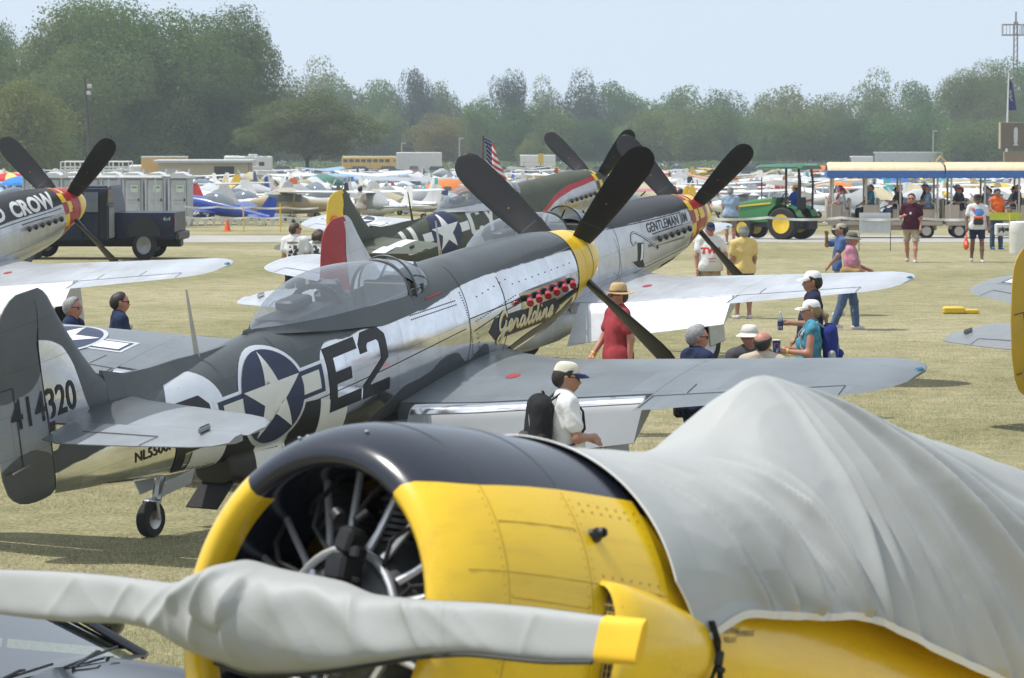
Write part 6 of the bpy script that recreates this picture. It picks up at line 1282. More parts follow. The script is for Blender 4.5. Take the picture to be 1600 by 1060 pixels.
MB().tube([(-.25, 0, 1.2), (-.02, 0, 1.36)], .025, 6).tube([(.0+.06*math.cos(2*PI*q/16)*1, .19*math.sin(2*PI*q/16), 1.38+.17*math.cos(2*PI*q/16)) for q in range(17)], .018, 6).build('steering_wheel', BLACK, tr)
MB().tube([(-1.0, .2, 1.2), (-1.0, .2, 2.05)], .02, 6).build('exhaust_pipe', BLACK, tr); MB().box((1.0, 0, .5), (.2, .6, .3), bev=.03).build('hitch', BLACK, tr); MB().box((-2.02, 0, .55), (.26, .6, .36), bev=.06).build('front_weight', YW, tr)
person('tractor driver in blue shirt and yellow cap', tr.location+Vector((.33, -.22, .0)), 146, dict(H=1.7, sit=1, top=dict(name='royal_blue', col=(.02, .07, .32)), bottom=JEAN, hat=dict(kind='cap', name='yellow_cap', col=(.7, .45, .03)), hair='dark', skin='red', arms=((35, 6, 70, 12), (35, 6, 70, 12)), legs=((80, 70), (80, 70))), h=.022).update()
def seat_up(o, z): o['root'].location.z += z
for o_ in [o for o in S.objects if o.get('label') == 'tractor driver in blue shirt and yellow cap']: o_.location.z += .12
# trams
BEI = paint('tram_beige', (.42, .35, .27), .5, .1); TAN = cloth('canopy_tan', (.66, .57, .38)); BLU = cloth('valance_blue', (.07, .16, .40)); POST = paint('post_cream', (.50, .45, .38), .5, 0)
def tram(label, x, D, nose):
    t = thing('tram_car', label, 'tram car', gp(x, D), R(-3), 'passenger tram on the pavement'); Lh = 1.95
    b = MB().box((0, 0, .52), (Lh*2, 1.7, .16), bev=.03); b.box((0, 0, .36), (Lh*2-.4, 1.2, .16), bev=.02); b.build('floor_frame', BEI, t)
    for k in range(4):
        x_ = -1.45+k*.97; s_ = MB().box((x_, 0, .80), (.46, 1.5, .40), bev=.03); s_.box((x_+.26, 0, 1.10), (.08, 1.5, .50), bev=.03); so_ = s_.build('bench', BEI, t); MB().box((x_-.02, 0, 1.02), (.44, 1.4, .06), bev=.02).build('cushion', cloth('cushion_brown', (.16, .10, .06)), so_)
    for x_ in (-1.75, -.5, .8): MB().box((x_, -.84, .85), (.50, .04, .60), bev=.015).build('side_panel', BEI, t)
    MB().box((-1.95, 0, .95), (.05, 1.6, .75), bev=.02).build('end_panel', BEI, t); MB().box((1.95, 0, .95), (.05, 1.6, .75), bev=.02).build('end_panel', BEI, t)
    for y in (-.80, .80):
        for x_ in (-1.78, -.65, .5, 1.75): MB().tube([(x_, y, .55), (x_, y, 2.28)], .035, 8).build('post', POST, t)
        for x_ in (-1.5, .1, 1.35): MB().tube([(x_-.32, y*1.06, .6), (x_-.32, y*1.06, 1.15), (x_-.24, y*1.06, 1.24), (x_+.24, y*1.06, 1.24), (x_+.32, y*1.06, 1.15), (x_+.32, y*1.06, .6)], .022, 6).build('grab_rail', POST, t)
    rg = []
    for x_ in (-1.97, -1.9, 0, 1.9, 1.97): e = .06 if abs(x_) > 1.95 else 0; rg.append([(x_, -.98*math.cos(PI*q/12), 2.30+(.28-e)*math.sin(PI*q/12)) for q in range(13)])
    cv = MB().loft(rg, closed=False).build('canopy', TAN, t, smooth=70); v = MB()
    loop = [(x_, -.99) for x_ in np.linspace(-1.97, 1.97, 45)]+[(1.98, y) for y in np.linspace(-.99, .99, 21)]+[(x_, .99) for x_ in np.linspace(1.97, -1.97, 45)]+[(-1.98, y) for y in np.linspace(.99, -.99, 21)]
    v.loft([[(p[0], p[1], 2.31) for p in loop], [(p[0]*1.004, p[1]*1.01, 2.17) for p in loop], [(p[0]*1.006, p[1]*1.012, 2.07-.035*abs(math.sin(i*.9))) for i, p in enumerate(loop)]], closed=True, caps=False).build('valance', BLU, cv)
    for x_ in (-1.5, 1.4):
        for y in (-.66, .66): wheel2(t, (x_, y, .26), .26, .18, POST)
    return t
TA = tram('front tram car with tan and blue canopy behind the white board', 1381, 111.5, 1); TB = tram('rear tram car with tan and blue canopy cut by the right edge', 1565, 111.2, 0)
shirts = [('white', (.6, .6, .6)), ('sky', (.25, .35, .5)), ('check', (.2, .22, .3)), ('coral', (.55, .12, .13)), ('dark', (.03, .03, .035)), ('brick', (.3, .06, .05)), ('stone', (.45, .42, .38)), ('teal', (.05, .2, .25)), ('navy2', (.02, .03, .09)), ('mauve', (.35, .2, .25))]
hats = [None, None, dict(kind='cap', name='red_cap', col=(.35, .03, .03)), dict(kind='cap', name='black', col=(.02, .02, .022)), None, dict(kind='bucket', name='sand_hat', col=(.5, .42, .28)), None, dict(kind='cap', name='cap_blue', col=(.05, .1, .3))]
lab_sh = {'white': 'white', 'sky': 'sky blue', 'check': 'dark checked', 'coral': 'coral red', 'dark': 'black', 'brick': 'brick red', 'stone': 'stone grey', 'teal': 'teal', 'navy2': 'navy', 'mauve': 'mauve'}
n_ = 0
for T_, nm in ((TA, 'front tram car'), (TB, 'rear tram car')):
    for k in range(4):
        for y in ((-.45, .35) if k != 3 or T_ is TA else (-.45,)):
            sh = shirts[(n_*3+k) % 10]; ht = hats[(n_*5+2) % 8]; hr = ['dark', 'grey', 'brown', 'dark', 'white'][n_ % 5]
            loc = T_.location+Vector((-1.47+k*.97, y, .10)); sides = 'near' if y < 0 else 'far'
            person(f"{lab_sh[sh[0]]} shirted passenger{' in '+ht['name'].replace('_', ' ').replace('cap blue', 'blue cap').replace('black', 'black cap') if ht else ''} {sides} side of bench {['one','two','three','four'][k]}, {nm}", loc, 180+RNG.uniform(-12, 12), dict(H=1.62+.12*((n_*7) % 5)/4, sit=1, top=dict(name='s_'+sh[0], col=sh[1], var=.3), bottom=[KH, JEAN, DK][n_ % 3], hair=hr, hairstyle='full' if n_ % 2 else 'short', hat=ht, glasses=n_ % 3 == 0, skin=['red', 'fair', 'tan'][n_ % 3], arms=((25, 8, 70, 10), (30, 8, 95 if n_ % 4 == 0 else 60, 10)), legs=((85, 80), (85, 80)), head=RNG.uniform(-30, 30)), 'passengers riding on the tram', h=.026); n_ += 1
# barrier tape, posts, board, barrel, banner, cone
def tape(label, P0, P1, n, sag=.06, flags=False):
    t = thing('barrier_tape', label, 'barrier tape', P0); v = Vector(P1)-Vector(P0); b = MB(); pts = [v*(i/n)+Vector((0, 0, -sag*(1-(2*((i*4/n) % 1)-1)**2))) for i in range(n+1)]
    b.loft([[p+Vector((0, .004*math.sin(i*1.7), .035)), p+Vector((0, .02*math.sin(i*.8), -.035))] for i, p in enumerate(pts)], closed=False).build('tape', mat('tape_white', (.72, .72, .68), .5), t)
    if flags:
        for i in range(1, n, 2): p = pts[i]; MB().add([p+Vector((-.13, 0, -.03)), p+Vector((.13, 0, -.03)), p+Vector((.01, .02, -.34)), p+Vector((.0, .012, -.03))], [(0, 2, 3), (3, 2, 1)]).build('pennant', mat('pennant_white', (.6, .6, .52), .6), t)
    return t
tape('white barrier tape strung along the pavement by the tram', gp(1085, 94)+Vector((0, 0, .95)), gp(1545, 93)+Vector((0, 0, .95)), 60)
tape('white pennant string along the parked planes left of the yellow rudder', gp(288, 126)+Vector((0, 0, .55)), gp(498, 126)+Vector((0, 0, .55)), 32, .05, True)
tape('white line of tape above the pennant string', gp(288, 127)+Vector((0, 0, .95)), gp(498, 127)+Vector((0, 0, .9)), 32, .05)
def pole(label, loc, h, r, m, name='marker_post'): return tag(MB().tube([(0, 0, 0), (0, 0, h*.5), (0, 0, h)], [r, r, r*.9], 8).build(name, m), label, name.replace('_', ' ')), loc
PY = paint('post_yellow', (.70, .48, .05), .5, 0)
for x, D, lab in ((380.5, 123, 'thin yellow post holding the pennants, left one'), (438, 123, 'thin yellow post holding the pennants, right one near the white t-shirt man'), (1578, 93, 'thin yellow post at the end of the green banner'), (1110, 94, 'thin yellow post beside the checkered spinner')):
    o_, l_ = pole(lab, gp(x, D), 1.1, .025, PY); o_.location = gp(x, D)
bn = thing('banner', 'yellow green banner with dark lettering behind the man in navy shorts', 'banner', gp(1545, 94)); bb = MB().box((.5, 0, .98), (1.0, .01, .14)); bb.box((.62, .0, .60), (.55, .01, .42)); 
MB().box((.42, 0, .98), (1.05, .012, .22)).build('cloth', mat('banner_lime', (.55, .60, .06), .6), bn); wb = MB().box((.38, -.10, .60), (.44, .22, .36), bev=.04); wo_ = wb.build('bag', mat('bag_white', (.7, .7, .7), .5), bn); decal('lettering', xf(text2d('pipe', .18, 0, .01), 1, 1, 0, .40, .62), ((0, 0, 0), (1, 0, 0), (0, 0, 1), (0, 1, 0)), bvh_of([wb]), INK, wo_)
tag(MB().tube([(0, 0, 0), (0, 0, .05), (0, 0, .30), (0, 0, .33), (0, 0, .58), (0, 0, .61), (0, 0, .88), (0, 0, .9)], [.27, .29, .29, .305, .29, .305, .28, .25], 24).build('barrel', paint('barrel_white', (.75, .75, .73), .5, 0)), 'white plastic barrel beside the yellow rudder', 'barrel').location = gp(1594, 90)
wbd = thing('sign_board', 'blank white ribbed board on two thin legs in front of the tram', 'board', gp(1367, 93.5)); b = MB().box((0, 0, .80), (.90, .03, .58)); b.build('panel', mat('board_white', (.66, .69, .74), .4), wbd)
for k in range(22): pass
rb_ = MB()
for k in range(22): rb_.tube([(-.43+.041*k, -.018, .53), (-.43+.041*k, -.018, 1.07)], .006, 4)
rb_.build('rib', MATS['board_white'], wbd)
for x_ in (-.45, .45): MB().tube([(x_, 0, 0), (x_, 0, 1.1)], .012, 6).build('leg', BLACK, wbd)
def cone(label, loc, s=1): c = thing('traffic_cone', label, 'traffic cone', loc); MB().lathe([(.02, .14*s), (.45*s, .03*s), (.46*s, .001)], 16, 'z').build('cone', mat('cone_orange', (.8, .13, .02), .5), c); MB().box((0, 0, .015), (.34*s, .34*s, .03), bev=.01).build('base', MATS['cone_orange'], c)
cone('small orange cone below the pennant string', gp(355, 126))
tag(MB().box((0, 0, .07), (.42, .16, .14), bev=.03).box((.34, .03, .045), (.30, .13, .09), bev=.02).build('wheel_chock', paint('chock_yellow', (.7, .48, .03), .5, 0)), 'yellow wheel chock lying on the grass below the grey wing tip', 'wheel chock').location = gp(1491, 62)
# flag of stripes and stars by the olive fighter
fl = thing('flag', 'striped flag hanging from a short pole behind the olive fighter canopy', 'flag', gp(752, 84)); MB().tube([(0, 0, 0), (.05, 0, 3.25)], .02, 8).build('flag_pole', mat('pole_dark', (.12, .04, .04), .5), fl)
FM = [mat('flag_red', (.45, .02, .03), .7), mat('flag_white', (.7, .7, .7), .7), mat('flag_blue', (.02, .03, .14), .7)]; b = MB(); n1, n2 = 18, 26
def fpt(u, v): sw = .16*math.sin(u*6+v*2)*u; return Vector((.05+.34*u*(1-.25*v)+.05*math.sin(v*5+u*4)+v*.30*u+v*.12, sw, 3.2-v*1.05-.45*u*(.5+.5*v)))
for i in range(n1):
    for j in range(n2): b.add([fpt(i/n1, j/n2), fpt((i+1)/n1, j/n2), fpt((i+1)/n1, (j+1)/n2), fpt(i/n1, (j+1)/n2)], [(0, 1, 2, 3)], 2 if (i < 9 and j < 14) else (0 if (j//2) % 2 == 0 else 1))
b.build('flag_cloth', FM, fl, smooth=80); st_ = MB()
for i in range(4):
    for j in range(5): p = fpt((i*2+1)/n1, (j*2.6+1.4)/n2)+Vector((0, -.012, 0)); st_.add([p+Vector((-.016, 0, 0)), p+Vector((0, 0, -.018)), p+Vector((.016, 0, 0)), p+Vector((0, 0, .018))], [(0, 1, 2, 3)])
st_.build('star', FM[1], fl, smooth=0)
# ------------------------------------------------------------------ black car in the near left corner
car = thing('parked_car', 'black car with wipers and tinted windscreen in the near left corner', 'car', (-2.62, 16.15, 0), math.degrees(0)+math.atan2(-.47, .88)); CBK = paint('car_black', (.008, .009, .012), .12, .5); CGL = glass('windscreen_tint', (.62, .74, .72), .42, .02)
b = MB(); rg = []
for x, z0, z1, w_ in ((-2.75, .45, .75, .70), (-2.6, .35, .95, .80), (-1.9, .28, 1.02, .87), (-.2, .26, 1.0, .88), (.38, .26, 1.005, .87), (.8, .26, .985, .86), (1.3, .28, .93, .84), (1.7, .32, .82, .78), (1.95, .42, .66, .66)):
    rg.append([(x, -w_+.08, z0), (x, -w_, z0+.2), (x, -w_+.01, z1-.22), (x, -w_+.10, z1-.05), (x, -w_*.55, z1+.015), (x, -w_*.5, z1), (x, 0, z1+.03), (x, w_*.5, z1), (x, w_*.55, z1+.015), (x, w_-.10, z1-.05), (x, w_-.01, z1-.22), (x, w_, z0+.2), (x, w_-.08, z0)])
b.loft(rg).build('body', CBK, car, smooth=50)
b = MB().loft([[(x, -w_, z) for x, w_, z in ((-.62, .56, 1.43), (-1.6, .56, 1.44), (-2.0, .5, 1.38))], [(x, 0, z+.03) for x, w_, z in ((-.62, .56, 1.43), (-1.6, .56, 1.44), (-2.0, .5, 1.38))], [(x, w_, z) for x, w_, z in ((-.62, .56, 1.43), (-1.6, .56, 1.44), (-2.0, .5, 1.38))]], closed=False); b.build('roof', CBK, car)
def wsp(u, v): x = lerp(.36, -.60, v)+.10*(1-(2*u-1)**2)*(1-v*.4); return Vector((x, lerp(-.74, .74, u)*lerp(1, .74, v), lerp(.985, 1.425, v)+.02*(1-(2*u-1)**2)))
MB().loft([[wsp(i/16, j/6) for i in range(17)] for j in range(7)], closed=False).build('windscreen', CGL, car, smooth=60)
for sd in (-1, 1):
    MB().tube([(.42, sd*.78, .98), (-.10, sd*.69, 1.24), (-.62, sd*.57, 1.43)], [.026, .024, .024], 8).build('windscreen_pillar', CBK, car)
    MB().loft([[(.30, sd*.80, 1.0), (-2.3, sd*.80, 1.0)], [(-.55, sd*.60, 1.40), (-1.9, sd*.58, 1.38)]], closed=False).build('side_window', GLASSD, car)
    MB().tube([(.10, sd*.84, 1.02), (.05, sd*.98, 1.08)], .02, 6).ell((.05, sd*1.0, 1.09), (.06, .10, .075)).build('door_mirror', CBK, car)
    for x_ in (-1.75, 1.05): wheel2(car, (x_, sd*.78, .32), .32, .2, STEEL)
for y0, y1 in ((-.62, -.02), (.04, .66)):
    A_ = wsp(.5+y0/1.5, .035)+Vector((.02, 0, .015)); B_ = wsp(.5+y1/1.5, .075)+Vector((.03, 0, .02))
    MB().tube([A_, B_], .007, 6).tube([lerp(A_, B_, .0)+Vector((.05, 0, .0)), lerp(A_, B_, .5)+Vector((.035, 0, .03)), lerp(A_, B_, .6)+Vector((.02, 0, .02))], [.010, .008, .006], 6).build('wiper', BLACK, car)
MB().loft([[(.46+.05*(1-(2*i/12-1)**2), lerp(-.76, .76, i/12), .99+.02*(1-(2*i/12-1)**2)) for i in range(13)], [(.36+.10*(1-(2*i/12-1)**2), lerp(-.76, .76, i/12), .99+.015*(1-(2*i/12-1)**2)) for i in range(13)]], closed=False).build('cowl_strip', BLACK, car)
MB().box((.05, 0, .90), (.5, 1.3, .18), bev=.05).build('dashboard', mat('dash_grey', (.06, .06, .065), .6), car)
for y in (-.36, .36): MB().box((-1.0, y, 1.0), (.18, .46, .62), bev=.06).box((-1.06, y, 1.33), (.12, .24, .18), bev=.05).build('seat', mat('seat_grey', (.10, .105, .11), .7), car)
MB().tube([(-.30+.05*math.sin(2*PI*q/20), .36+.18*math.cos(2*PI*q/20), 1.02+.17*math.sin(2*PI*q/20)) for q in range(21)], .014, 6).build('steering_wheel', BLACK, car)
# ------------------------------------------------------------------ parked light planes
PAL = {'white': (.74, .74, .73), 'cream': (.62, .55, .38), 'silver': (.5, .51, .53), 'grey': (.33, .35, .37), 'red': (.42, .03, .035), 'blue': (.03, .07, .32), 'navy': (.02, .03, .10), 'yellow': (.75, .50, .03), 'orange': (.70, .17, .03), 'green': (.03, .15, .06), 'maroon': (.18, .02, .03), 'sky blue': (.25, .42, .62), 'black': (.02, .02, .022), 'tan': (.42, .33, .18), 'turquoise': (.05, .35, .38)}
LPM = {k: mat('lightplane_'+k.replace(' ', '_'), v, .32, var=.06, scale=3, coat=.2) for k, v in PAL.items()}
LPC = {'grey': cloth('cabin_cover_grey', (.33, .35, .36)), 'silver': cloth('cabin_cover_silver', (.50, .52, .54)), 'tan': cloth('cabin_cover_tan', (.45, .40, .27))}
LGLASS = mat('lightplane_window', (.16, .19, .22), .08, spec=.9)
def lp_make(kind):
    r = bpy.data.objects.new('light_plane', None); COL.objects.link(r); hi = kind in ('high', 'highdrag'); dragger = kind in ('drag', 'highdrag', 'biplane')
    M = Matrix.Translation((0, 0, .95)) @ Matrix.Rotation(-R(10) if dragger else R(0), 4, 'Y')
    P = {}
    st = ((3.0, .30, -.25, .28), (2.6, .36, -.32, .40), (1.7, .42, -.42, .50), (.9, .50 if not hi else .75, -.45, .54), (-.2, .48 if not hi else .85, -.43, .54), (-1.0, .40 if not hi else .62, -.32, .40), (-2.2, .30, -.10, .22), (-3.4, .25, .06, .08))
    P['fuselage'] = MB().loft([sring(x, zt, zb, hw, .05, 16, 2.4, 2.4) for x, zt, zb, hw in st]).build('fuselage', LPM['white'], r, M)
    P['stripe'] = MB().loft([[(x, sd*(hw+.012), z0), (x, sd*(hw+.014), z0+.13)] for sd in (1,) for x, hw, z0 in ((2.9, .30, 0), (1.7, .50, 0), (.9, .54, .0), (-.2, .54, 0), (-1.0, .40, .02), (-2.2, .22, .06), (-3.3, .09, .1))], closed=False).loft([[(x, -(hw+.012), z0), (x, -(hw+.014), z0+.13)] for x, hw, z0 in ((2.9, .30, 0), (1.7, .50, 0), (.9, .54, .0), (-.2, .54, 0), (-1.0, .40, .02), (-2.2, .22, .06), (-3.3, .09, .1))], closed=False).build('stripe', LPM['red'], P['fuselage'])
    zw = .86 if hi else -.28; sp = 5.0 if hi else 4.2; dih = .02 if hi else .08
    def wg(z, s0, x0, c0, c1):
        b = MB()
        for sd in (-1, 1): b.loft([[(q[0], q[1], q[2]) for q in airfoil(-x0-0, -(x0-c), z+dih*a, sd*a, .12, n=6)] for a, c in ((.02, c0), (s0*.6, c0), (s0*.95, c1), (s0, c1*.6))])
        return b
    P['wing'] = wg(zw, sp, 1.3, 1.45, 1.15).build('wing', LPM['white'], r, M)
    if kind == 'biplane': P['upper_wing'] = wg(1.05, sp*.9, 1.8, 1.25, 1.1).build('upper_wing', LPM['white'], r, M); s_ = MB(); [s_.tube([(x, y, -.1), (x+.4, y, 1.05)], .035, 6) for x in (.2, 1.0) for y in (-2.6, 2.6)]; [s_.tube([(x, y, .4), (x, y*1.4, 1.05)], .03, 6) for x in (.7, 1.5) for y in (-.4, .4)]; P['strut'] = s_.build('wing_strut', LPM['silver'], r, M)
    if hi: [MB().tube([(.6, y*.52, -.35), (.5, y*2.6, .84)], .045, 6).build('wing_strut', LPM['white'], r, M) for y in (-1, 1)]
    P['tailplane'] = MB().loft([airfoil(2.55, 3.45, .16, a, .08, n=5) if abs(a) < 1.2 else airfoil(2.9, 3.4, .16, a, .06, n=5) for a in (-1.5, -1.0, 0, 1.0, 1.5)]).build('tailplane', LPM['white'], r, M)
    P['fin'] = MB().loft([[(-le, -.03, z), (-(le+te)/2, -.05, z), (-te, -.01, z), (-te, .01, z), (-(le+te)/2, .05, z), (-le, .03, z)] for z, le, te in ((.15, 2.3, 3.15), (.5, 2.7, 3.2), (1.15, 3.05, 3.35), (1.3, 3.15, 3.35))]).build('fin', LPM['white'], r, M)
    P['rudder'] = MB().loft([[(-le, -.03, z), (-te, -.005, z), (-te, .005, z), (-le, .03, z)] for z, le, te in ((0, 3.2, 3.6), (.5, 3.22, 3.72), (1.15, 3.37, 3.72), (1.3, 3.37, 3.6))]).build('rudder', LPM['red'], r, M)
    if not hi and kind != 'biplane': P['canopy'] = MB().loft([sring(x, zt, .30, hw, .32, 14) for x, zt, hw in ((1.35, .40, .18), (1.0, .68, .36), (.5, .88, .44), (-.1, .86, .44), (-.7, .66, .34), (-1.2, .42, .16))]).build('canopy', LGLASS, r, M)
    elif hi: P['canopy'] = MB().loft([[(x, -.56, .30), (x, -.50, .72), (x, .50, .72), (x, .56, .30)] for x in (1.15, .9, -.3, -.8)]).build('cabin_window', LGLASS, r, M)
    else: P['canopy'] = MB().loft([sring(x, zt, .35, .25, .4, 10) for x, zt in ((.5, .5), (.3, .72), (.1, .5))]).build('windscreen', LGLASS, r, M)
    P['cover'] = MB().loft([sring(x, zt+.05, -.30 if abs(x) < 1.4 else .05, hw+.05, .2, 16, 1.7, 2.2) for x, zt, hw in ((1.9, .42, .42), (1.3, .6, .52), (.7, .95, .56), (-.1, .92, .56), (-.8, .66, .48), (-1.6, .40, .32))]).build('cabin_cover', LPC['grey'], r, M)
    P['spinner'] = MB().lathe([(2.98, .24), (3.1, .22), (3.25, .14), (3.34, .01)], 14).build('spinner', LPM['red'], r, M)
    b = MB()
    for sd in (-1, 1): b.loft([[(3.1+.02*math.cos(2*PI*q/8), sd*yy*.5, sd*yy*.86+math.sin(2*PI*q/8)*w_*.0+math.cos(2*PI*q/8)*.02) if 0 else (3.1+.025*math.cos(2*PI*q/8), sd*yy*.6-.8*w_*math.sin(2*PI*q/8), sd*yy*.8+.6*w_*math.sin(2*PI*q/8)) for q in range(8)] for yy, w_ in ((.1, .05), (.5, .08), (.85, .07), (.95, .03))])
    P['prop'] = b.build('propeller', LPM['white'], P['spinner'])
    for x, y, z, rr in ((.6, -.95, -.75, .2), (.6, .95, -.75, .2), ((-3.1, 0, -.30, .10) if dragger else (2.2, 0, -.76, .18))):
        if dragger and x > 0: x = 1.2
        g_ = MB().tube([(x, y*.5, -.3), (x, y, z)], .035, 6); g_.loft([sring(x+.45*t, z+.20*math.cos(t*1.3), z-.12, .11*math.cos(t*1.45)+.01, z, 10) for t in (-1, -.6, 0, .6, 1)]) if rr > .15 else None
        gg = g_.build('landing_gear', LPM['white'], r, M); MB().lathe([(-.06, rr*.5), (-.06, rr), (.06, rr), (.06, rr*.5)], 12, 'y', (x, y, z)).build('tyre', TYRE, gg)
    return r, P
PROTO = {k: lp_make(k)[0] for k in ('low', 'high', 'drag', 'highdrag', 'biplane')}
KINDN = {'low': 'low-wing', 'high': 'high-wing', 'drag': 'low-wing tail-dragging', 'highdrag': 'high-wing tail-dragging', 'biplane': 'biplane'}
def setm(o, m):
    o.material_slots[0].link = 'OBJECT'; o.material_slots[0].material = m
def lp_place(kind, loc, rz, body, accent, cover=None, tail=None, lite=False, stripe=True, nose=None):
    r = PROTO[kind].copy(); COL.objects.link(r); r.location = loc; r.rotation_euler.z = R(rz); r.scale = (.76,)*3
    def rec(src, par):
        for ch in src.children:
            st = ch.name.split('.')[0]
            if st == 'cabin_cover' and not cover: continue
            if cover and st in ('canopy', 'cabin_window', 'windscreen'): continue
            if lite and st in ('tyre', 'wing_strut'): continue
            if st == 'stripe' and not stripe: continue
            c = ch.copy(); COL.objects.link(c); c.parent = par
            if st in ('fuselage', 'wing', 'upper_wing', 'tailplane', 'landing_gear', 'wing_strut'): setm(c, LPM[body])
            elif st in ('rudder', 'fin'): setm(c, LPM[tail or (accent if st == 'rudder' else body)])
            elif st in ('stripe', 'spinner'): setm(c, LPM[nose if (nose and st == 'spinner') else accent])
            elif st == 'cabin_cover': setm(c, LPC[cover])
            elif st == 'propeller': setm(c, LPM['white' if (hash_(loc) % 3) else 'black'])
            rec(ch, c)
    rec(PROTO[kind], r); return r
def hash_(v): return int(abs(v[0]*13.7+v[1]*7.3))
USED = {}
def zone(px, D):
    zs = ((330, 'between the portable toilets and the pennant posts'), (420, 'behind the left pennant post'), (500, 'left of the yellow rudder'), (600, 'above the yellow rudder and red rudder'), (720, 'behind the olive fighter tail'), (860, 'behind the olive fighter canopy'), (960, 'behind the olive fighter nose'), (1080, 'between the two black propellers'), (1180, 'beyond the checkered nose'), (1300, 'behind the green tractor'), (1400, 'behind the front tram car'), (1480, 'behind the white board and tram'), (1700, 'behind the rear tram car'))
    z = next((n for x, n in zs if px < x), 'beyond the pavement') if px > 290 else 'beyond the portable toilets'
    rw = 'first row' if D < 175 else 'second row' if D < 215 else 'third row' if D < 260 else 'fourth row' if D < 320 else 'far rows'
    return rw, z
def lp_label(kind, body, accent, cover, tail, px, D):
    rw, z = zone(px, D); s_ = f"{body} {KINDN[kind]} light plane{', '+accent+' trim' if accent != body else ''}{', '+cover+' cover' if cover else ''}{', '+tail+' tail' if tail and tail != body else ''}, {rw} {z}"
    if len(s_.split()) > 16: s_ = f"{body} {KINDN[kind].replace(' tail-dragging', '')} plane{', '+accent+' trim' if accent != body else ''}{', '+cover+' cover' if cover else ''}, {rw} {z}"
    if len(s_.split()) > 16: s_ = f"{body} plane, {accent} trim{', '+cover+' cover' if cover else ''}, {rw} {z}"
    return s_
# a few one can single out in the photograph
specials = [('drag', 345, 141, 150, 'blue', 'yellow', None, 'blue', False, 'yellow'), ('low', 395, 195, 165, 'orange', 'blue', 'silver', 'orange', False, 'blue'), ('low', 455, 178, -12, 'white', 'maroon', 'grey', 'white', True, None), ('low', 320, 235, 160, 'yellow', 'yellow', None, 'yellow', False, None),
    ('low', 372, 165, 175, 'white', 'navy', None, 'silver', True, None), ('high', 440, 147, 10, 'tan', 'navy', None, 'white', False, None), ('low', 505, 160, -165, 'white', 'red', None, 'white', True, 'red'), ('low', 985, 140, 168, 'yellow', 'blue', None, 'yellow', False, 'blue'),
    ('biplane', 1135, 178, 200, 'orange', 'red', None, 'red', False, None), ('low', 1178, 225, 20, 'red', 'white', None, 'red', False, None), ('low', 600, 150, 160, 'white', 'tan', 'tan', 'white', False, None), ('low', 660, 152, 30, 'white', 'blue', 'grey', 'white', True, None),
    ('low', 725, 230, 200, 'white', 'blue', None, 'blue', True, None), ('low', 1090, 152, 165, 'silver', 'maroon', 'grey', 'silver', True, None), ('low', 1430, 152, 25, 'white', 'red', 'silver', 'white', True, None), ('high', 1345, 165, 150, 'white', 'red', None, 'white', True, None), ('low', 20, 170, 30, 'red', 'yellow', None, 'red', True, None)]
placed = []
rl = random.Random(11)
def put(kind, px, D, rz, body, accent, cover, tail, stripe, nose):
    loc = gp(px, D); o = lp_place(kind, loc, rz, body, accent, cover, tail, D > 270, stripe, nose); lab = lp_label(kind, body, accent, cover, tail, px, D)
    if lab in USED: return False, o, lab
    USED[lab] = 1; tag(o, lab, 'light plane', 'light planes parked in rows on the field'); placed.append((px, D)); return True, o, lab
for q in specials: put(*q)
rows = [(143, 140), (150, -40), (158, 135), (167, 40), (177, 130), (188, -48), (200, 138), (213, 45), (228, 130), (244, -45), (262, 140), (282, 50), (305, 132), (332, -40), (364, 140), (404, 45)]
bodies = ['white']*9+['cream', 'silver', 'silver', 'grey', 'yellow', 'red', 'sky blue', 'white', 'white']; accents = ['red', 'blue', 'navy', 'maroon', 'green', 'black', 'orange', 'tan', 'turquoise', 'yellow']
def del_tree(o):
    for c in list(o.children): del_tree(c)
    bpy.data.objects.remove(o)
for D, base in rows:
    step = 5.2 if D < 200 else 6.0 if D < 300 else 7.4; x = -800/CF*D-2+rl.random()*4
    while x < 830/CF*D:
        px = 800+x/D*CF; Dj = D+rl.uniform(-2.5, 2.5)
        hid = (px < 300 and Dj < 200)
        if not hid and not any(abs(px-a)/CF*D < 3.4 and abs(Dj-b_) < 4.5 for a, b_ in placed) and not (Dj < 200 and 1050 < px < 1080):
            for tr_ in range(30):
                kind = rl.choices(['low', 'high', 'drag', 'highdrag', 'biplane'], [5, 2.5, 2, 1.2, .4])[0]; body = rl.choice(bodies); ac = rl.choice(accents); cov = rl.choice([None, None, 'grey', 'silver', 'tan']) if kind in ('low', 'drag') else rl.choice([None, None, None, 'grey'])
                tl_ = rl.choice([None, body, body, ac])
                lab = lp_label(kind, body, ac, cov, tl_, px, Dj)
                if lab not in USED: break
            rz = base+rl.uniform(-22, 22)
            put(kind, px, Dj, rz, body, ac, cov, tl_, rl.random() < .7, None)
        x += step+rl.uniform(-.8, 1.4)
for p_ in PROTO.values(): del_tree(p_)
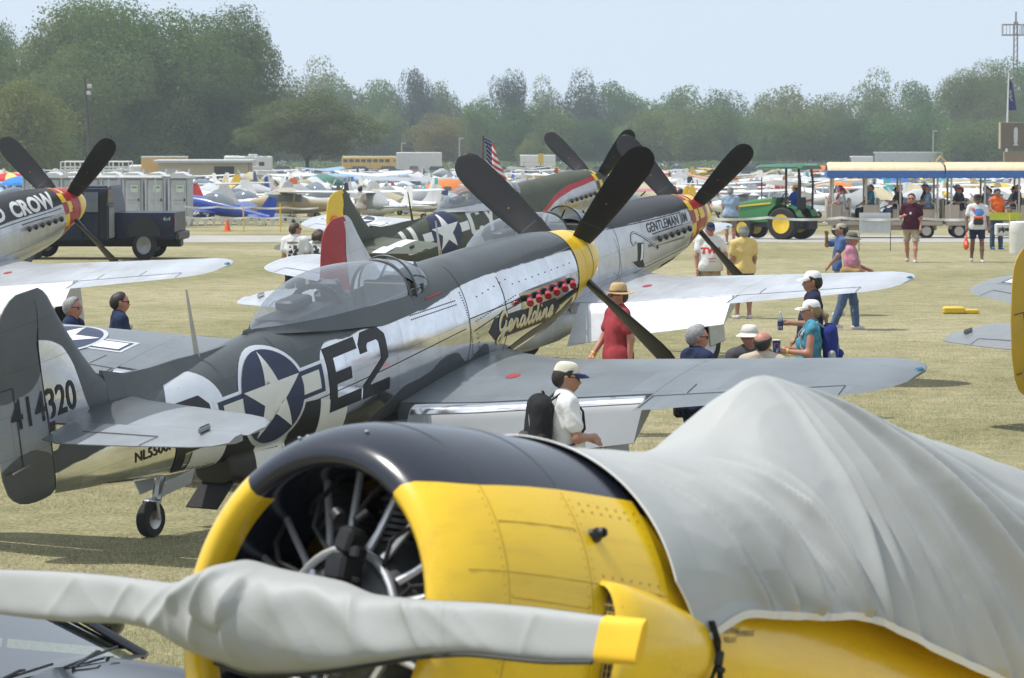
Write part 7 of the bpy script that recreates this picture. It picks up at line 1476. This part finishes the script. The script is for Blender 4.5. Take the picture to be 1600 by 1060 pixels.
# tents, umbrellas
def dome(name, label, loc, r_, h_, m, n=12, poles=True, m2=None):
    t = thing(name, label, name.replace('_', ' '), loc); b = MB(); rings = []
    for i in range(7):
        q = i/6*PI/2; rings.append([(math.cos(2*PI*k/n)*r_*math.cos(q)+1e-3*k*0, math.sin(2*PI*k/n)*r_*math.cos(q) if i < 6 else 0, (1.55 if name == 'umbrella' else 0)+h_*math.sin(q)) for k in range(n)])
    b.loft(rings, caps=False)
    if m2: b.m = [(j % n) % 2 for j in range(len(b.f))]
    b.build('canopy' if name == 'umbrella' else 'tent_fly', [m, m2] if m2 else m, t, smooth=25)
    if name == 'umbrella': MB().tube([(0, 0, 0), (0, 0, 1.6+h_)], .03, 6).build('pole', STEEL, t)
    else: MB().plate([(-.35, .02), (.35, .02), (.25, h_*.7), (-.25, h_*.7)], 'y', -r_*.97, -r_*.93).build('tent_door', cloth('tent_door', (.2, .2, .2)), t)
    return t
for i, (px, D, kd, c, c2, lab) in enumerate([(505, 262, 'tent', (.10, .22, .18), None, 'dark green dome tent behind the left pennant post'), (548, 290, 'tent', (.03, .08, .4), None, 'bright blue dome tent above the yellow rudder'), (583, 270, 'tent', (.5, .5, .52), None, 'pale grey dome tent above the yellow rudder'), (745, 255, 'tent', (.42, .46, .5), None, 'light grey dome tent behind the olive fighter'), (610, 300, 'tent', (.3, .35, .4), None, 'blue-grey dome tent left of the white trailer'),
    (700, 210, 'tent', (.6, .2, .05), None, 'orange dome tent behind the olive fighter tail'), (1095, 230, 'tent', (.40, .43, .45), None, 'grey dome tent left of the black propeller tip'), (1130, 232, 'tent', (.33, .36, .38), None, 'darker grey dome tent left of the black propeller tip'), (1285, 330, 'umbrella', (.62, .20, .10), None, 'faded orange umbrella above the tractor canopy'), (1302, 190, 'tent', (.75, .22, .06), None, 'bright orange dome tent left of the tram'), (1556, 178, 'tent', (.72, .48, .05), None, 'large yellow dome tent behind the rear tram car'),
    (1210, 260, 'tent', (.5, .5, .5), None, 'white dome tent left of the tractor canopy'), (1480, 250, 'tent', (.1, .3, .28), None, 'green dome tent between the two trams'), (1395, 240, 'tent', (.05, .15, .45), None, 'blue dome tent behind the front tram'), (52, 165, 'umbrella', (.05, .22, .65), None, 'bright blue sunshade left of the portable toilets'), (15, 190, 'umbrella', (.55, .05, .06), (.7, .6, .2), 'red and yellow sunshade at the far left'), (905, 250, 'tent', (.35, .4, .45), None, 'slate dome tent behind the propeller blades'), (1000, 300, 'tent', (.2, .25, .5), None, 'violet-blue dome tent between the propellers')]):
    cm_ = cloth(f'tent_{i}', c); dome(kd, lab, gp(px, D), 2.0 if kd == 'tent' else 1.6, 1.55 if kd == 'tent' else .5, cm_, m2=cloth(f'tent_{i}b', c2) if c2 else None)
# ------------------------------------------------------------------ buildings, vehicles and masts at the edge of the field
WHT = paint('white_panel', (.70, .70, .69), .5, 0); BEIGE = mat('beige_siding', (.48, .43, .33), .7); ROOFG = mat('roof_grey', (.5, .51, .52), .6)
sh = thing('shed', 'low beige shed with flat white roof and dark doorway left of the trees', 'shed', gp(345, 330)); b = MB().box((-1.5, 0, 1.2), (9, 5, 2.4)); b.build('wall', BEIGE, sh); MB().box((-1.5, -.2, 2.5), (9.8, 6, .3), bev=.05).build('roof', ROOFG, sh); MB().box((.6, -2.52, 1.0), (2.0, .06, 2.0)).build('doorway', BLACK, sh); MB().box((-4.5, -2.52, 1.1), (1.6, .06, 1.4)).build('shutter', ROOFG, sh); MB().box((3.05, -.5, 1.2), (.12, 4, 2.2)).build('side_wall', mat('brown_siding', (.3, .24, .19), .7), sh)
rv = thing('camper_van', 'white motorhome with dark windows parked beyond the shed', 'motorhome', gp(390, 420), R(4)); b = MB().box((0, 0, 1.75), (6.0, 2.4, 2.5), bev=.15).box((-2.2, 0, 2.4), (2.0, 2.3, 1.3), bev=.15); b.build('body', WHT, rv)
for x_ in (-2.0, -1.0, 1.6): MB().box((x_, -1.215, 2.0), (.7, .03, .5), bev=.01).build('window', GLASSD, rv)
MB().box((.6, -1.215, 1.6), (.5, .03, 1.6), bev=.01).build('door', paint('door_cream', (.6, .58, .52), .5), rv); MB().box((0, -1.21, 1.25), (5.8, .02, .12)).build('stripe', LPM['maroon'], rv); MB().box((.5, 0, 3.1), (1.2, .9, .3), bev=.08).build('roof_unit', WHT, rv)
for x_ in (-2.0, 1.6): wheel2(rv, (x_, -1.0, .4), .4, .25, STEEL)
bt_ = thing('box_truck', 'yellow and white box truck behind the portable toilets', 'box truck', gp(258, 335), R(2)); MB().box((0, 0, 1.9), (4.6, 2.3, 2.0), bev=.05).build('box', paint('truck_ochre', (.62, .40, .12), .5), bt_); MB().box((0, 0, 2.92), (4.7, 2.4, .12)).build('roof', WHT, bt_); MB().box((1.1, -1.17, 1.5), (2.2, .03, .5)).build('panel', LPM['blue'], bt_); MB().box((-2.9, 0, 1.3), (1.3, 2.1, 1.6), bev=.12).build('cab', WHT, bt_)
for x_ in (-2.8, 1.4): wheel2(bt_, (x_, -1.0, .45), .45, .25, STEEL)
for i, (px, D, L_, h_, m, lab) in enumerate([(655, 520, 7.2, 3.0, WHT, 'white box trailer behind the olive fighter'), (1418, 620, 13, 3.2, paint('trailer_grey', (.50, .52, .55), .5), 'long pale grey box trailer in front of the trees'), (840, 560, 6, 2.6, WHT, 'small white trailer behind the propeller blade tip'), (1345, 600, 4, 2.4, WHT, 'short white trailer left of the long grey trailer')]):
    t = thing('box_trailer', lab, 'trailer', gp(px, D), R(3)); MB().box((0, 0, h_/2+.6), (L_, 2.4, h_), bev=.06).build('box', m, t); MB().box((-L_/2-.01, 0, h_/2+.6), (.04, 2.0, h_*.85)).build('rear_door', paint('door_dark', (.08, .08, .09), .5), t)
    for k in range(int(L_)): MB().box((-L_/2+.6+k, -1.21, h_/2+.6), (.05, .03, h_*.94)).build('rib', m, t)
    for x_ in (-.6, .6): wheel2(t, (x_, -1.1, .4), .4, .25, STEEL)
for i, (px, D, lab) in enumerate([(575, 600, 'yellow school bus below the spreading tree'), (620, 610, 'second yellow school bus nearer the white trailer')]):
    t = thing('school_bus', lab, 'bus', gp(px, D), R(2)); MB().box((0, 0, 1.8), (9.5, 2.4, 2.2), bev=.15).build('body', paint('bus_yellow', (.66, .40, .03), .4), t); MB().box((5.2, 0, 1.2), (1.4, 2.1, 1.2), bev=.12).build('bonnet', MATS['paint_bus_yellow'], t); MB().box((0, 0, 2.95), (9.2, 2.2, .12), bev=.04).build('roof', WHT, t)
    for k in range(8): MB().box((-4.1+k*1.1, -1.215, 2.15), (.85, .03, .6)).build('window', GLASSD, t)
    for x_ in (-3, 3.6): wheel2(t, (x_, -1.0, .5), .5, .25, STEEL)
eq = thing('loader', 'yellow digger arm and cab beyond the trailers at the right', 'loader', gp(1490, 560)); YEQ = paint('loader_yellow', (.60, .36, .04), .5); MB().box((0, 0, 1.4), (3.6, 2, 1.2), bev=.1).build('body', YEQ, eq); MB().box((.2, 0, 2.5), (1.2, 1.6, 1.4), bev=.08).build('cab', GLASSD, eq); MB().tube([(-1.2, 0, 1.8), (-2.4, 0, 3.0), (-3.4, 0, 1.6)], .18, 6).build('arm', YEQ, eq); [wheel2(eq, (x_, -1.0, .6), .6, .4, YEQ) for x_ in (-1.1, 1.2)]
# raised viewing stand with white rails
sd_ = thing('viewing_stand', 'white railed viewing platform with stairs at the left below the trees', 'platform', gp(152, 300)); RW = paint('rail_white', (.68, .68, .66), .5, 0); L_ = 6.2; MB().box((0, 0, 1.35), (L_, 3, .18)).build('deck', RW, sd_); rr = MB()
for z in (2.5, 2.0, 1.75):
    for y in (-1.45, 1.45): rr.tube([(-L_/2, y, z), (L_/2, y, z)], .06, 6)
for k in range(8):
    for y in (-1.45, 1.45): rr.tube([(-L_/2+k*L_/7, y, 1.4), (-L_/2+k*L_/7, y, 2.5)], .06, 6)
rr.build('railing', RW, sd_); lg = MB(); [lg.tube([(x_, y, -.3), (x_, y, 1.4)], .08, 6) for x_ in (-3, 0, 3) for y in (-1.4, 1.4)]; lg.build('leg', RW, sd_)
stp = MB(); [stp.box((-1.6+.24*k, -1.9, 1.35-.2*k+.0), (.3, .9, .06)) for k in range(7)]; stp.tube([(-1.8, -2.3, 2.3), (0, -2.3, .9)], .05, 6); stp.build('stair', mat('stair_wood', (.4, .35, .3), .7), sd_)
bs = thing('brown_building', 'brown building with upright white emblem on its board at the right edge', 'building', gp(1585, 300)); MB().box((.4, .6, 1.6), (3.4, .8, 3.6)).build('wall', mat('tan_wall', (.30, .23, .16), .8), bs); MB().box((.9, 0, 4.9), (4.6, .5, 2.4), bev=.04).build('board', mat('board_brown', (.155, .125, .09), .7), bs); MB().box((-1.42, -.02, 4.9), (.12, .56, 2.44)).build('board_edge', mat('board_cream', (.62, .52, .36), .7), bs)
em = MB(); em.plate([(.30*math.cos(R(a))*.6+.0, 5.35+.30*math.sin(R(a))) for a in range(0, 181, 20)]+[(-.18, 4.35), (-.10, 4.2), (-.26, 3.98), (.26, 3.98), (.10, 4.2), (.18, 4.35)], 'y', -.28, -.255); em.build('emblem', mat('emblem_grey', (.62, .62, .60), .6), bs); bs.children[-1].location.x = .35
fp_ = thing('flagpole', 'tall white flagpole with a drooping dark blue flag at the right', 'flagpole', gp(1571, 330)); MB().tube([(0, 0, 0), (.05, 0, 5), (.18, 0, 11.4)], [.11, .10, .07], 8).build('pole', WHT, fp_)
b = MB(); q_ = lambda u, v: Vector((.17+u*(.35+.5*v)-.25*(v > .9)*0, .18*math.sin(u*5+v*2), 10.9-3.3*v-.5*u*(1-v))); [b.add([q_(i/6, j/10), q_((i+1)/6, j/10), q_((i+1)/6, (j+1)/10), q_(i/6, (j+1)/10)], [(0, 1, 2, 3)]) for i in range(6) for j in range(10)]; b.build('flag', cloth('flag_navy', (.015, .02, .14)), fp_, smooth=80)
b = MB(); [b.box(q_(.35+.12*math.sin(k*2.1), .35+.045*k)+Vector((0, -.1, 0)), (.14+.05*(k % 3), .02, .10)) for k in range(8)]; b.build('flag_emblem', mat('emblem_white', (.55, .55, .6), .7), fp_)
tw = thing('lattice_tower', 'lattice mast with railed platforms rising over the right trees', 'tower', gp(1584, 760)); TB_ = mat('tower_steel', (.20, .17, .17), .6, .3); b = MB(); zt = 33.6
for x_, y in ((-.6, -.6), (.6, -.6), (.6, .6), (-.6, .6)): b.tube([(x_, y, 0), (x_*.6, y*.6, zt+.5)], .12, 5)
for k in range(24): z = k*1.4; b.tube([(-.6+.005*k, -.6, z), (.6-.005*k, -.6, z+1.4)], .06, 4)
b.tube([(0, 0, zt), (0, 0, zt+2.8)], .22, 6); b.build('mast', TB_, tw); b = MB()
for z in (zt-2.6, zt-.2): b.box((0, 0, z), (6.4, 2, .30))
for k in range(9): b.tube([(-3.1+k*.78, -1, zt-2.6), (-3.1+k*.78, -1, zt-.2)], .07, 4)
b.build('platform', TB_, tw); [MB().box((x_, -1.1, zt-1.3), (.35, .5, 2.6), bev=.05).build('antenna_panel', paint('antenna_grey', (.5, .5, .5), .6, 0), tw) for x_ in (-3.3, 3.3, 1.2)]
up_ = thing('light_pole', 'dark wooden pole with white floodlights against the big left trees', 'light pole', gp(145, 385)); MB().tube([(0, 0, 0), (-.45, 0, 6), (-.8, 0, 12.3)], [.22, .19, .14], 8).build('pole', mat('pole_brown', (.05, .04, .04), .9), up_); [MB().box((-.30+dx, -.25, 10.4+dz), (.5, .35, .45), bev=.06).build('floodlight', mat('flood_white', (.55, .55, .58), .4), up_) for dx, dz in ((0, 0), (.1, .8))]; MB().box((-.5, -.1, 10.6), (.9, .1, .1)).build('bracket', BLACK, up_)
for px, D, h_, lab in ((628, 560, 5.2, 'grey lamp post over the school buses'), (718, 560, 6.0, 'grey lamp post right of the white trailer'), (1457, 590, 7.5, 'thin grey mast beside the long trailer')):
    t = thing('lamp_post', lab, 'lamp post', gp(px, D)); MB().tube([(0, 0, 0), (0, 0, h_)], .12, 6).build('pole', mat('lamp_grey', (.35, .36, .37), .6), t); MB().box((.3, 0, h_), (.9, .25, .2), bev=.05).build('lamp_head', MATS['lamp_grey'], t)
ys = thing('yellow_board', 'yellow upright board at the treeline behind the silver spinner', 'board', gp(845, 520)); MB().box((0, 0, 2.6), (.9, .1, 1.6)).build('panel', YW, ys); MB().tube([(0, 0, 0), (0, 0, 2)], .08, 6).build('post', BLACK, ys)
fc = thing('field_fence', 'grey chain-link fence running along the edge of the trees', 'fence', (0, 0, 0)); b = MB(); 
for k in range(70): x_ = -110+k*3.2; b.tube([(x_, 545, gz(545)), (x_, 545, gz(545)+2)], .04, 4)
b.build('fence_posts', mat('fence_grey', (.22, .23, .23), .6), fc); b = MB(); [b.tube([(-110, 545, gz(545)+z), (111, 545, gz(545)+z)], .03, 4) for z in (.1, .7, 1.35, 2)]; b.build('fence_wires', MATS['fence_grey'], fc)
hg = Blob(.3)
# parked cars along the fence
CARM = [paint('far_car_%d' % i, c) for i, c in enumerate([(.6, .6, .6), (.06, .06, .07), (.35, .36, .38), (.25, .03, .03), (.05, .09, .2), (.12, .15, .12)])]
cb = MB().loft([[(x, -.85, .3), (x, -.85, z*.62), (x, -.70, z), (x, .70, z), (x, .85, z*.62), (x, .85, .3)] for x, z in ((-2.2, .8), (-1.9, .95), (-1.3, 1.0), (1.0, .95), (2.0, .85), (2.2, .6))]); cbm = cb.mesh('car_body', CARM[0])
cg = MB().loft([[(xa, -y, z), (xa, y, z), (xb, y, z), (xb, -y, z)] for xa, xb, y, z in ((-1.9, .9, .76, .93), (-1.5, .35, .62, 1.42), (-1.4, .25, .55, 1.46))]); cgm = cg.mesh('car_cabin', GLASSD); cnm = ['white', 'black', 'silver', 'red', 'blue', 'dark green']
rc = random.Random(5); nn = {}
for k in range(40):
    px = -10+k*41+rc.uniform(-8, 8); D = 500+rc.choice([0, 14, 28]); ci = rc.choice([0, 0, 1, 2, 2, 3, 4, 5]); z_ = zone(max(px, 300), D)[1] if px > 290 else 'beyond the portable toilets'
    ro = rc.choice([0, 90, 180, 270])
    for _ in range(20):
        lb_ = f"{['small', 'far'][k % 2]} {cnm[ci]} car {'end-on' if ro in (90, 270) else 'side-on'} by the far fence, {z_}"
        if lb_ not in nn: break
        ci = rc.choice([0, 1, 2, 3, 4, 5]); ro = rc.choice([0, 90])
    nn[lb_] = 1; t = thing('parked_car', f"{['small', 'far'][k % 2]} {cnm[ci]} car {'end-on' if ro in (90, 270) else 'side-on'} by the far fence, {z_}", 'car', gp(px, D), R(ro), 'cars parked along the far fence')
    o_ = link('body', cbm, t); setm(o_, CARM[ci]); link('cabin', cgm, t)
# ------------------------------------------------------------------ trees
def leaf_mat(name, c, trans=.42, hue=.08):
    m = bpy.data.materials.new(name); m.use_nodes = True; n = m.node_tree; L = n.links.new; b = n.nodes['Principled BSDF']; b.inputs['Roughness'].default_value = .75; b.inputs['Specular IOR Level'].default_value = .15
    oi = n.nodes.new('ShaderNodeObjectInfo'); tc = n.nodes.new('ShaderNodeTexCoord'); nz = n.nodes.new('ShaderNodeTexNoise'); nz.inputs['Scale'].default_value = .35; nz.inputs['Detail'].default_value = 3; L(tc.outputs['Object'], nz.inputs['Vector'])
    hs = n.nodes.new('ShaderNodeHueSaturation'); hs.inputs['Color'].default_value = (*c, 1)
    mh = n.nodes.new('ShaderNodeMapRange'); mh.inputs[3].default_value = .5-hue*.4; mh.inputs[4].default_value = .5+hue*.3; L(oi.outputs['Random'], mh.inputs[0]); L(mh.outputs[0], hs.inputs['Hue'])
    mv = n.nodes.new('ShaderNodeMapRange'); mv.inputs[1].default_value = .3; mv.inputs[2].default_value = .7; mv.inputs[3].default_value = .7; mv.inputs[4].default_value = 1.35; L(nz.outputs[0], mv.inputs[0]); L(mv.outputs[0], hs.inputs['Value'])
    L(hs.outputs[0], b.inputs['Base Color']); tr = n.nodes.new('ShaderNodeBsdfTranslucent'); L(hs.outputs[0], tr.inputs[0]); mx = n.nodes.new('ShaderNodeMixShader'); mx.inputs[0].default_value = trans
    L(b.outputs[0], mx.inputs[1]); L(tr.outputs[0], mx.inputs[2]); L(mx.outputs[0], n.nodes['Material Output'].inputs[0]); return m
LEAF = {'mid': leaf_mat('leaf_mid', (.112, .19, .048)), 'dark': leaf_mat('leaf_dark', (.080, .145, .042)), 'pale': leaf_mat('leaf_pale', (.145, .21, .060)), 'yellow': leaf_mat('leaf_yellow', (.20, .205, .05)), 'brown': leaf_mat('leaf_brown', (.13, .16, .052)), 'blue': leaf_mat('leaf_blue', (.060, .10, .07))}
BARK = mat('bark', (.07, .055, .045), .9, var=.3)
def crown_mesh(name, seed, n_lobe, n_lf, leaf, shape='round', lobe=(.13, .22)):
    """Leaves on the skins of many rounded boughs: bright tops, shaded hollows, ragged outline with gaps."""
    g = np.random.default_rng(seed); Lb = []
    while len(Lb) < n_lobe:
        p = g.normal(size=3); p /= np.linalg.norm(p); r_ = .30+.85*g.random()**.7; u = g.random(); rad = lerp(lobe[0], lobe[1], u)
        nzv = 1+.30*mnoise.noise((p[0]*1.7+seed, p[1]*1.7, p[2]*1.7))
        if shape == 'round': q = p*r_*nzv*np.array((.40, .40, .37))+np.array((0, 0, .56))
        elif shape == 'spread': q = p*r_*nzv*np.array((.43, .43, .27))+np.array((0, 0, .66)); q[2] -= .35*(q[0]**2+q[1]**2); rad *= .8
        elif shape == 'bigr': q = p*r_*nzv*np.array((.42, .42, .40))+np.array((0, 0, .54)); q[2] = min(q[2], .86); rad *= 1.0
        elif shape == 'tall': q = p*r_*nzv*np.array((.36, .36, .42))+np.array((0, 0, .53)); rad *= .85
        else: z = g.random()**1.3; rr = (1-z)*.40*(.7+.3*g.random()); a = g.random()*2*PI; q = np.array((rr*math.cos(a), rr*math.sin(a), .06+.9*z)); rad = lerp(.13, .035, z)*(.8+.4*g.random())
        if q[2]-rad < .05 and shape != 'cone': continue
        Lb.append((*q, rad))
    Lb = np.array(Lb); w_ = Lb[:, 3]**2; k = g.choice(len(Lb), size=n_lf, p=w_/w_.sum()); d = g.normal(size=(n_lf, 3)); d[:, 2] = np.where(d[:, 2] < 0, d[:, 2]*.6, d[:, 2]); d /= np.linalg.norm(d, axis=1)[:, None]
    rr = 1+.13*g.normal(size=(n_lf, 1)); nz_ = np.array([mnoise.noise(tuple(v*9)) for v in (Lb[k, :3]+d*Lb[k, 3:4])])[:, None]
    P = Lb[k, :3]+d*Lb[k, 3:4]*(rr+.22*nz_)*np.array((1, 1, .85)); N = n_lf
    nrm = d*.9+g.normal(size=(N, 3))*.48+np.array((0, 0, .15)); nrm /= np.linalg.norm(nrm, axis=1)[:, None]
    t = np.cross(nrm, g.normal(size=(N, 3))); t /= np.linalg.norm(t, axis=1)[:, None]; bt = np.cross(nrm, t); sz = leaf*(.6+.8*g.random((N, 1)))
    V_ = np.stack([P-t*sz, P-bt*sz*.6, P+t*sz, P+bt*sz*.6], 1).reshape(-1, 3)
    me = bpy.data.meshes.new(name); me.vertices.add(4*N); me.vertices.foreach_set('co', V_.ravel()); me.loops.add(4*N); me.loops.foreach_set('vertex_index', np.arange(4*N)); me.polygons.add(N); me.polygons.foreach_set('loop_start', np.arange(N)*4); me.update(calc_edges=True); me.materials.append(LEAF['mid']); return me
def trunk_mesh(seed, shape):
    g = random.Random(seed); b = MB(); top = .62 if shape != 'cone' else .9; b.tube([(0, 0, 0), (.012, 0, .15), (.0, .01, .4), (.01, 0, top)], [.030, .024, .018, .006], 8)
    if shape != 'cone':
        for k in range(7): a = k*2.4+g.random(); z = .16+.05*k; rr = .22+.12*g.random(); b.tube([(0, 0, z), (rr*.5*math.cos(a), rr*.5*math.sin(a), z+.12), (rr*math.cos(a), rr*math.sin(a), z+.28)], [.014, .010, .004], 6)
    return b.mesh('trunk', BARK)
CR = {'round': [crown_mesh('crown', s, 46, 15000, .015, 'round') for s in (1, 2, 3, 4, 5)], 'tall': [crown_mesh('crown', s, 50, 14000, .014, 'tall') for s in (6, 7)], 'spread': [crown_mesh('crown', 9, 75, 26000, .0105, 'spread', (.08, .15))], 'cone': [crown_mesh('crown', s, 90, 12000, .013, 'cone') for s in (11, 12)], 'big': [crown_mesh('crown', s, 95, 70000, .0080, 'bigr', (.08, .19)) for s in (21, 22, 23)]}
TRK = {k: trunk_mesh(i, k) for i, k in enumerate(CR)}
rt = random.Random(3); TN = {}
def tree(px, top, wpx, D, shape, tone, label, kindname='tree'):
    g0 = gz(D); zt = CH+(CYH-top)/CF*D-g0*0; h_ = zt-g0; w_ = wpx/CF*D
    t = thing(kindname, label, 'tree', gp(px, D), rt.random()*6.28, 'trees at the edge of the airfield')
    c = link('crown', rt.choice(CR[shape]), t); c.scale = (w_*rt.uniform(.95, 1.2), w_*rt.uniform(.95, 1.2), h_*rt.uniform(.98, 1.05)); c.rotation_euler = (rt.uniform(-.06, .06), rt.uniform(-.06, .06), 0); setm(c, LEAF[tone]); k = link('trunk', TRK[shape], t); k.scale = (h_*.9, h_*.9, h_)
    c.location.z = -.07*h_
    return t
TREES = [  # photo column, top row, width, distance, shape, tone, label
 (-10, 12, 130, 470, 'big', 'mid', 'tall green tree cut by the left edge'), (112, -12, 260, 455, 'big', 'mid', 'huge green tree at the left, leftmost of the tall clump'), (232, -22, 290, 450, 'big', 'mid', 'huge green tree at the middle of the tall left clump'), (350, -10, 200, 460, 'big', 'dark', 'huge dark green tree at the right end of the tall left clump'), (180, 60, 200, 440, 'big', 'pale', 'paler tree in front of the tall left clump'),
 (300, 70, 190, 445, 'big', 'dark', 'dark tree low in the tall left clump'), (30, 134, 140, 390, 'round', 'yellow', 'round yellow-green tree at the far left behind the propeller'), (482, 138, 205, 425, 'spread', 'brown', 'wide spreading olive brown tree with visible forked trunk'), (70, 190, 90, 400, 'round', 'pale', 'low pale green tree beside the dark light pole'),
 (430, 112, 90, 800, 'round', 'mid', 'back-row tree just right of the tall clump'), (490, 104, 110, 820, 'round', 'pale', 'back-row pale tree above the spreading tree'), (548, 112, 90, 800, 'round', 'mid', 'back-row tree above the right side of the spreading tree'), (600, 122, 90, 810, 'round', 'mid', 'back-row green tree left of the dark pair'), (646, 118, 60, 780, 'round', 'blue', 'dark bluish back-row tree left of the treeline gap'), (690, 130, 70, 800, 'round', 'dark', 'dark back-row tree above the yellowish tree'), (735, 140, 80, 830, 'round', 'mid', 'back-row tree left of the tall dark crown'),
 (600, 165, 90, 690, 'round', 'pale', 'light green tree right of the spreading tree'), (642, 168, 52, 650, 'cone', 'blue', 'blue spruce beside the yellowish tree'), (688, 178, 95, 640, 'round', 'yellow', 'yellowish tree behind the striped flag'), (755, 160, 85, 660, 'tall', 'mid', 'mid green tree right of the yellowish tree'), (800, 104, 62, 720, 'tall', 'blue', 'tall dark crown standing above the treeline'), (812, 166, 80, 640, 'round', 'dark', 'dark round tree below the tall dark crown'), (842, 132, 70, 790, 'round', 'mid', 'back-row tree right of the tall dark crown'),
 (870, 168, 85, 640, 'round', 'mid', 'front-row tree behind the olive fighter propeller'), (838, 215, 52, 600, 'round', 'pale', 'small pale green tree in front of the dark row'), (905, 121, 85, 770, 'round', 'blue', 'dark bluish back-row tree above the propeller tips'), (928, 178, 75, 640, 'tall', 'dark', 'dark front-row tree between the propeller tips'), (960, 140, 80, 790, 'round', 'mid', 'back-row tree between the propeller tips'), (980, 190, 66, 640, 'cone', 'dark', 'dark pointed tree right of the propeller tip'),
 (1022, 176, 95, 650, 'round', 'pale', 'light front-row tree above the silver fighter canopy'), (1020, 138, 90, 800, 'round', 'mid', 'back-row tree above the near propeller tip'), (1066, 130, 95, 780, 'round', 'pale', 'broad pale back-row tree left of the right propeller'), (1085, 178, 90, 640, 'round', 'mid', 'front-row tree left of the right propeller tip'), (1128, 160, 90, 650, 'round', 'mid', 'tall front-row tree above the right propeller tip'), (1130, 142, 90, 800, 'round', 'dark', 'dark back-row tree above the right propeller tip'), (1150, 205, 50, 620, 'cone', 'blue', 'small dark spruce right of the propeller tip'),
 (1185, 150, 90, 790, 'round', 'mid', 'back-row tree in the dip of the skyline'), (1195, 205, 56, 625, 'cone', 'dark', 'dark spruce above the tractor'), (1238, 132, 105, 770, 'round', 'pale', 'broad pale back-row tree above the tractor canopy'), (1270, 168, 95, 640, 'round', 'mid', 'broad front-row tree above the front tram'), (1300, 138, 90, 790, 'round', 'mid', 'back-row tree above the front tram'), (1222, 190, 70, 640, 'round', 'mid', 'front-row tree above the tractor canopy'), (1325, 185, 80, 640, 'round', 'dark', 'dark front-row tree left of the long trailer'),
 (1372, 127, 95, 770, 'round', 'pale', 'back-row tree above the long grey trailer'), (1395, 182, 95, 640, 'round', 'mid', 'front-row tree behind the long grey trailer'), (1432, 130, 95, 790, 'round', 'mid', 'back-row tree left of the tall right tree'), (1452, 172, 95, 640, 'round', 'mid', 'front-row tree left of the flagpole'), (1528, 88, 130, 690, 'big', 'pale', 'tall pale tree behind the flagpole'), (1530, 178, 125, 620, 'round', 'mid', 'broad low tree below the blue flag'), (1600, 100, 110, 720, 'round', 'mid', 'tree behind the lattice mast'), (1650, 160, 120, 640, 'round', 'dark', 'dark tree cut by the right edge')]
for q in TREES: tree(*q)
def gap_label(px):
    q = min((t_ for t_ in TREES if t_[3] <= 700), key=lambda t_: abs(t_[0]-px)); lb = 'low tree in the gap '+('left' if px < q[0] else 'right')+' of the '+' '.join(q[6].split()[:7])
    if lb in GL: lb = lb.replace('low tree', 'second low tree')
    GL[lb] = 1; return lb
GL = {}
for i in range(26):                              # a second dark file that closes the wood behind the trunks
    px = 400+i*50+rt.uniform(-12, 12); t = tree(px, 192+rt.uniform(-10, 14), 100, 692+rt.uniform(-10, 10), 'round', rt.choice(['dark', 'mid', 'dark']), gap_label(px))
def undergrowth(yc, N, hs, tone, label, seed, xa=-130, xb=165):
    g = np.random.default_rng(seed); x = g.uniform(xa, xb, N); y = yc+g.normal(size=N)*5; gd = np.array([gz(v) for v in y]); hmax = hs*np.array([1+.6*mnoise.noise((v*.12, seed, 0)) for v in x]); z = gd+g.random(N)*np.maximum(.6, hmax); P = np.stack([x, y, z], 1)
    nrm = g.normal(size=(N, 3)); nrm[:, 2] += .6; nrm /= np.linalg.norm(nrm, axis=1)[:, None]; t = np.cross(nrm, g.normal(size=(N, 3))); t /= np.linalg.norm(t, axis=1)[:, None]; bt = np.cross(nrm, t); sz = .30
    V_ = np.stack([P-t*sz, P-bt*sz*.5, P+t*sz, P+bt*sz*.5], 1).reshape(-1, 3); me = bpy.data.meshes.new('undergrowth'); me.vertices.add(4*N); me.vertices.foreach_set('co', V_.ravel()); me.loops.add(4*N); me.loops.foreach_set('vertex_index', np.arange(4*N)); me.polygons.add(N); me.polygons.foreach_set('loop_start', np.arange(N)*4); me.update(calc_edges=True); me.materials.append(LEAF[tone])
    tag(link('undergrowth', me), label, 'undergrowth', kind='stuff')
undergrowth(628, 26000, 1.7, 'pale', 'low pale green undergrowth along the foot of the wood', 8)
undergrowth(700, 26000, 5.5, 'dark', 'dark undergrowth deep between the trunks of the wood', 9)
undergrowth(472, 9000, 3.6, 'dark', 'dark undergrowth at the foot of the tall left trees', 10, -88, -36)
haze()
